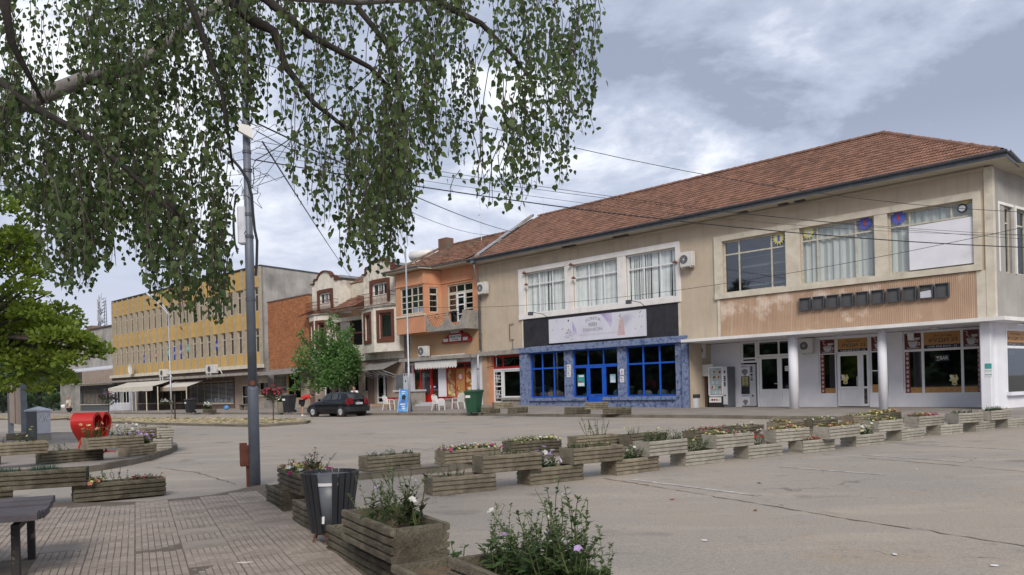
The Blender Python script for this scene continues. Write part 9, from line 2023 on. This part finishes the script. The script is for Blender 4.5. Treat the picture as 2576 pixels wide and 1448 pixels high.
for k in range(5000):
    x,y=r.uniform(mnx,mxx),r.uniform(mny,mxy)
    if not inpoly(x,y,P_): continue
    a=r.uniform(-.5,.5) if r.random()<.7 else r.uniform(0,3.1); L=r.uniform(.15,.5); z=gz(x,y)+.115+r.uniform(0,.06); dx,dy=math.cos(a)*L,math.sin(a)*L
    mb.poly([(x-g.location.x,y-g.location.y,z-g.location.z),(x+dx-g.location.x,y+dy-g.location.y,z+r.uniform(-.0,.05)-g.location.z),(x+dx*.6-g.location.x-.03,y+dy*.6+.04-g.location.y,z+.04-g.location.z)],0 if r.random()<.75 else 1)
q=mb.build('straw',[M['straw'],M['leafY']],g); q['kind']='stuff'
# row of clipped robinias and the dark wood at the far left end of the street
for k,(c,w_,l) in enumerate(((I1(90,680),.42,'first from the left edge behind the information board'),(I1(390,745),.40,'right behind the information board'),(I1(770,690),.62,'above the utility cabinet'))):
    Yt=(62,62,70)[k]; g0=ground(c); u=c[0]; v0=(I1(0,(440,440,410)[k]))[1]; H_=(c[1]-v0)*g0.y/FL; R_=w_*H_*.62; r=random.Random(50+k)
    cl=[((r.uniform(-1,1)*R_*.6,r.uniform(-1,1)*R_*.6,H_-R_*.75+r.uniform(-.3,.2)*R_),R_*r.uniform(.45,.7)) for _ in range(9)]
    mk_tree('street_tree','small round pale green street tree, '+l,g0,cl,2600,.22,.10,'leafS',[([(0,0,-.1),(0,0,H_*.55)],[.12,.09])],seed=60+k,group='small round trees at the end of the street')
def belt():
    r=random.Random(77); mb=MB(); o=thing('tree_belt','dark wood closing the far end of the street','trees',W(-150,0,0)); o['kind']='stuff'; q=o.location
    for k in range(15000):
        x=r.uniform(-260,-121); hh=8+4*math.sin(x*.13)+3*math.sin(x*.31); y=r.uniform(-26,8); z=r.random()**.8*hh; p=W(x,y,z)-q; d=rdir(r); leaf(mb,p,d,rdir(r,.2),r.uniform(.7,1.3),.8)
    c=mb.build('crowns',M['leafD'],o); c['kind']='stuff'
    tb=MB()
    for k in range(40): x,y=r.uniform(-240,-123),r.uniform(-24,4); p=W(x,y,0)-q; tb.tube([p+Vector((0,0,-1)),p+Vector((.2,0,6))],[.25,.12],5)
    c=tb.build('trunks',M['bark'],o); c['kind']='stuff'
belt()
def park():
    r=random.Random(78); o=thing('park_trees','dark wood along the left side of the square, seen mirrored in the shop windows','trees',(-85,0,0)); o['kind']='stuff'; mb=MB()
    for k in range(12000):
        y=r.uniform(-110,100); hh=13+4*math.sin(y*.17)+3*math.sin(y*.41); x=r.uniform(-9,7); leaf(mb,Vector((x,y,r.random()**.7*hh)),rdir(r),rdir(r,.2),r.uniform(1.2,2.2),1.5)
    c=mb.build('crowns',M['leafD'],o); c['kind']='stuff'
    mb=MB(); rows=[]
    for j in range(14):
        y=-260+40*j; rows.append(mb.pts([(x,y,gz(x,y)-.5+(max(0,min(1,(-92-x)/60))**.8)*(34+9*math.sin(y*.02)+4*math.sin(y*.07))) for x in (-90,-96,-105,-120,-140,-165,-230)]))
    for a,b in zip(rows,rows[1:]):
        for k in range(6): mb.face((a[k],a[k+1],b[k+1],b[k]))
    struct(mb,'wooded_hill',pm('hill woods',(.07,.11,.055),(.035,.06,.03),scale=.12,rough=1,bump=.8,bscale=.6),smooth=True)
park()
# ------------------------------------------------------------------ maple at the left edge
def maple():
    Yt=21.; s_=Yt/FL; g=atY((-115,1095),Yt); g.z=gz(g.x,g.y); r=random.Random(31)
    P_=lambda u,v,dy=0:((atY((u,v),Yt)-g)+Vector((0,dy,0)))
    cl=[]
    for u,v,R_ in ((20,540,60),(-40,500,60),(60,610,45),(20,680,80),(80,740,45),(-60,640,100),(100,800,50),(40,830,70),(150,860,45),(200,880,45),(235,900,22),(190,915,35),(120,910,55),(60,930,60),(-20,900,90),(140,960,30),(30,980,40),(215,865,24),(-80,800,110),(90,690,22),(96,640,14),(75,560,20),(115,745,14),(245,885,26),(225,860,26),(195,850,30),(150,830,40),(120,840,45),(165,965,18),(90,985,26)):
        p=P_(u,v,r.uniform(-1,1)*R_*s_*1.2); cl.append((tuple(p),R_*s_))
    for k in range(30):
        p=P_(r.uniform(-330,40),r.uniform(480,960),r.uniform(-2.5,2.5)); cl.append((tuple(p),.8))
    o=thing('maple_tree','broad bright yellow green maple at the left edge hanging over the information board','tree',g)
    H_=3.2; tb=MB(); tb.tube([(0,0,-.1),(.05,0,1.2),(0,.1,2.4),(.1,.1,H_)],[.24,.2,.17,.14],9); limbs(tb,(.1,.1,H_),[c for c,R_ in cl[:26]],.09,r); tb.build('trunk',M['bark'],o)
    lb=MB(); rr=random.Random(5)
    for k in range(29000):
        c,R_=rr.choices(cl,[q[1]**2 for q in cl])[0]; d=rdir(rr); p=Vector(c)+Vector((d.x,d.y,d.z*.8))*R_*(rr.random()**.4)
        leaf(lb,p,(d+rdir(rr)*.8+Vector((0,0,-.25))),rdir(rr,.1),rr.uniform(.10,.17),rr.uniform(.09,.14))
    c=lb.build('crown',M['leafM'],o); c['kind']='stuff'
maple()
# ------------------------------------------------------------------ weeping birch overhead
def birch():
    r=random.Random(101); base=Vector((-7.2,4.6,0)); base.z=gz(base.x,base.y)
    o=thing('birch_tree','weeping birch whose hanging leafy twigs fill the upper left of the view','tree',base)
    tb=MB(); B_=lambda p:Vector(p)-base
    Q=lambda u,v,Y:atY((u,v),Y)
    tb.tube([B_((-7.2,4.6,-.1)),B_((-7.15,4.65,1.5)),B_((-6.9,4.8,2.6)),B_((-6.2,5.1,3.35))],[.24,.21,.19,.16],10)
    fork=(-6.2,5.1,3.35)
    lim=[]
    db=MB()
    def limb(pts,r0,r1,mat=None):
        pts=[Vector(p) for p in pts]; n=len(pts); (tb if r0>.06 else db).tube([B_(p) for p in pts],[r0+(r1-r0)*i/(n-1) for i in range(n)],7); lim.append(pts)
    limb([fork,Q(-160,330,5.8),Q(10,280,5.9),Q(210,200,6.),Q(340,170,6.2),Q(480,60,6.5),Q(650,-60,6.8)],.085,.03)
    limb([fork,Q(-120,160,5.6),Q(0,205,5.2),Q(90,275,5.1),Q(200,330,5.),Q(310,420,5.),Q(420,520,5.1),Q(480,580,5.2)],.034,.010)
    limb([Q(210,200,6.),Q(300,215,6.),Q(420,235,6.2)],.04,.02)
    limb([Q(-160,330,5.8),Q(-60,300,5.5),Q(30,270,5.4)],.06,.03)
    limb([(-6.6,4.9,3.0),Q(-500,-500,4.5),Q(-100,-420,4.6),Q(250,-180,5.),Q(560,-30,5.4),Q(720,-14,5.6),Q(900,0,5.8),Q(1100,-10,6.),Q(1300,-40,6.2)],.075,.03)
    limb([Q(560,-20,5.4),Q(640,55,5.5),Q(690,80,5.6),Q(720,170,5.6),Q(790,260,5.7),Q(880,330,5.8)],.05,.012)
    limb([Q(660,-10,5.5),Q(780,90,5.6),Q(930,170,5.8),Q(1010,250,6.)],.035,.010)
    limb([Q(1100,5,6.),Q(1210,60,6.1),Q(1290,140,6.2),Q(1350,220,6.2)],.03,.008)
    limb([Q(0,-60,4.6),Q(30,110,4.8),Q(110,260,4.9)],.035,.012); limb([Q(420,500,5.1),Q(470,560,5.2),Q(510,610,5.3)],.025,.01); limb([Q(440,-80,5.2),Q(500,60,5.3),Q(560,240,5.4),Q(585,420,5.5)],.03,.008)
    limb([Q(900,20,5.8),Q(980,120,5.9),Q(1020,300,5.9),Q(990,440,6.)],.025,.007)
    tb.build('trunk',M['birch'],o,smooth=True); db.build('limbs',M['limb'],o,smooth=True)
    # hanging twigs: (top u, top v) -> lowest leaf v, per column of the crown
    prof=[(-40,470),(0,480),(60,500),(110,600),(150,735),(200,730),(235,690),(280,620),(330,600),(370,640),(405,740),(440,800),(480,815),(520,800),(560,820),(582,800),(598,740),(610,560),(618,340),(655,310),(680,300),(700,400),(725,420),(750,480),(780,540),(815,590),(850,620),(885,650),(910,700),(940,700),(965,660),(990,600),(1015,520),(1045,450),(1090,420),(1120,320),(1150,330),(1180,480),(1205,500),(1240,490),(1265,540),(1290,500),(1330,470),(1360,470),(1400,490),(1425,440),(1445,250),(1465,300),(1482,335),(1490,300)]
    def pv(u):
        for (a,p),(b,q) in zip(prof,prof[1:]):
            if a<=u<=b: return p+(q-p)*(u-a)/(b-a)
        return 300
    dens=lambda u: .5 if u<190 else (1.0 if u<612 else (.28 if u<735 else (1.0 if u<1010 else .42)))
    leaves=[]; tw=MB()
    def strand(u,v0,v1,Y,sway,first=.0,step=.030):
        a=Q(u,v0,Y); b=Q(u+sway,v1,Y+r.uniform(-.25,.25)); L=(a-b).length; n=max(3,int(L/.16)); pts=[]
        for i in range(n+1):
            t=i/n; p=a.lerp(b,t); p+=Vector((r.gauss(0,.012),r.gauss(0,.02),0)); p.x+=.06*math.sin(t*2.5)*(1 if sway>0 else -1); pts.append(p)
        tw.tube([B_(p) for p in pts],[.0035]*(n)+[.0015],3,cap=False)
        s=L*first
        while s<L:
            i=min(n-1,int(s/L*n)); p=pts[i].lerp(pts[i+1],s/L*n-i); q=p+Vector((r.gauss(0,.03),r.gauss(0,.03),-.012))
            d=Vector((r.gauss(0,.5),r.gauss(0,.5),-1.)).normalized(); leaves.append((q,d,rdir(r,-.3,.3),r.choice((r.uniform(.027,.042),r.uniform(.038,.058))))); s+=step*r.uniform(.5,1.6)
    k=0; cen=[(r.uniform(-50,1485),r.uniform(4.8,7.2)) for _ in range(150)]
    while k<560:
        u,Y=r.choice(cen); u+=r.gauss(0,11); Y+=r.gauss(0,.22)
        if r.random()>dens(u) or Y<4.4: continue
        k+=1; vb=pv(u); ph=r.random()
        v1=vb-abs(r.gauss(0,.22))*min(vb+40,420) if ph<.82 else vb+r.uniform(-20,10)
        if 590<u<745: v1=min(v1,r.uniform(200,330))
        ln=r.uniform(120,420); v0=v1-ln
        if v1<-30: continue
        strand(u,v0,v1,Y,r.gauss(0,16) if not 540<u<745 else -abs(r.gauss(0,14)),step=r.uniform(.022,.045))
    # denser upper canopy
    for k in range(470):
        u=r.uniform(-60,1440) if k<300 else r.uniform(190,620); lim_=(.62*pv(u) if u<640 else .5*pv(u)) ; 
        if r.random()>dens(u)+.1: continue
        v1=r.uniform(0,max(40,lim_)); v1=min(v1,300) if 585<u<745 else v1; strand(u,v1-r.uniform(120,260),v1,r.uniform(5.2,7.6),r.gauss(0,14),step=.026)
    # tips on the right edge trailing outwards
    for u,v0,v1,s in ((1380,60,210,70),(1400,160,330,85),(1400,230,340,60),(1380,190,300,60),(1410,-40,110,40),(1360,330,440,40),(1290,430,520,10),(1250,440,530,15),(1160,430,500,-10),(1420,100,240,50)): strand(u,v0,v1,6.2,s,step=.03)
    t=tw.build('twigs',M['bark'],o); t['kind']='stuff'
    me0=MB(); leafb(me0); 
    leaves.sort(key=lambda q:q[0].y-q[3]*12); mass=MB(); lm=me0.mesh('leaf',M['leafB']); n=0
    for q,d,up,L in leaves:
        x=d.cross(up); x=x.normalized() if x.length>1e-4 else Vector((1,0,0)); z=x.cross(d)
        inv=(abs(q.x)<.72*q.y) and (EYE-.3<q.z<EYE+.56*q.y)
        if n<300 and inv:
            ob=bpy.data.objects.new('leaf',lm); COL.objects.link(ob); ob.parent=o; m4=Matrix((( x.x*L,d.x*L,z.x*L,0),(x.y*L,d.y*L,z.y*L,0),(x.z*L,d.z*L,z.z*L,0),(0,0,0,1))); ob.matrix_local=Matrix.Translation(q-base)@m4; n+=1
        else:
            i0=len(mass.v); bq=q-base
            for vx,vy,vz in me0.v: w=bq+x*(vx*L)+d*(vy*L)+z*(vz*L); mass.v.append((w.x,w.y,w.z))
            for f in me0.f: mass.face([t_+i0 for t_ in f])
    c=mass.build('leaves_beyond',M['leafB'],o); c['kind']='stuff'; print('birch leaves',len(leaves))
def leafb(mb):
    """birch leaf outline, length 1 along y: round base, tapering to a point, folded along the midrib"""
    L_=[(.0,.0,0),(.28,.10,.05),(.44,.30,.08),(.36,.55,.07),(.17,.80,.03),(0,1.06,0)]
    i=mb.pts(L_+[(-x,y,z) for x,y,z in L_[1:-1][::-1]]); m_=mb.pts([(0,.35,0),(0,.65,.0)])
    a=i
    mb.face((a[0],a[1],a[2],m_[0])); mb.face((m_[0],a[2],a[3],m_[1])); mb.face((m_[1],a[3],a[4],a[5])); mb.face((a[0],m_[0],a[8],a[9])); mb.face((m_[0],m_[1],a[7],a[8])); mb.face((m_[1],a[5],a[6],a[7]))
birch()
bpy.context.view_layer.update()
print('objects',len(bpy.data.objects))
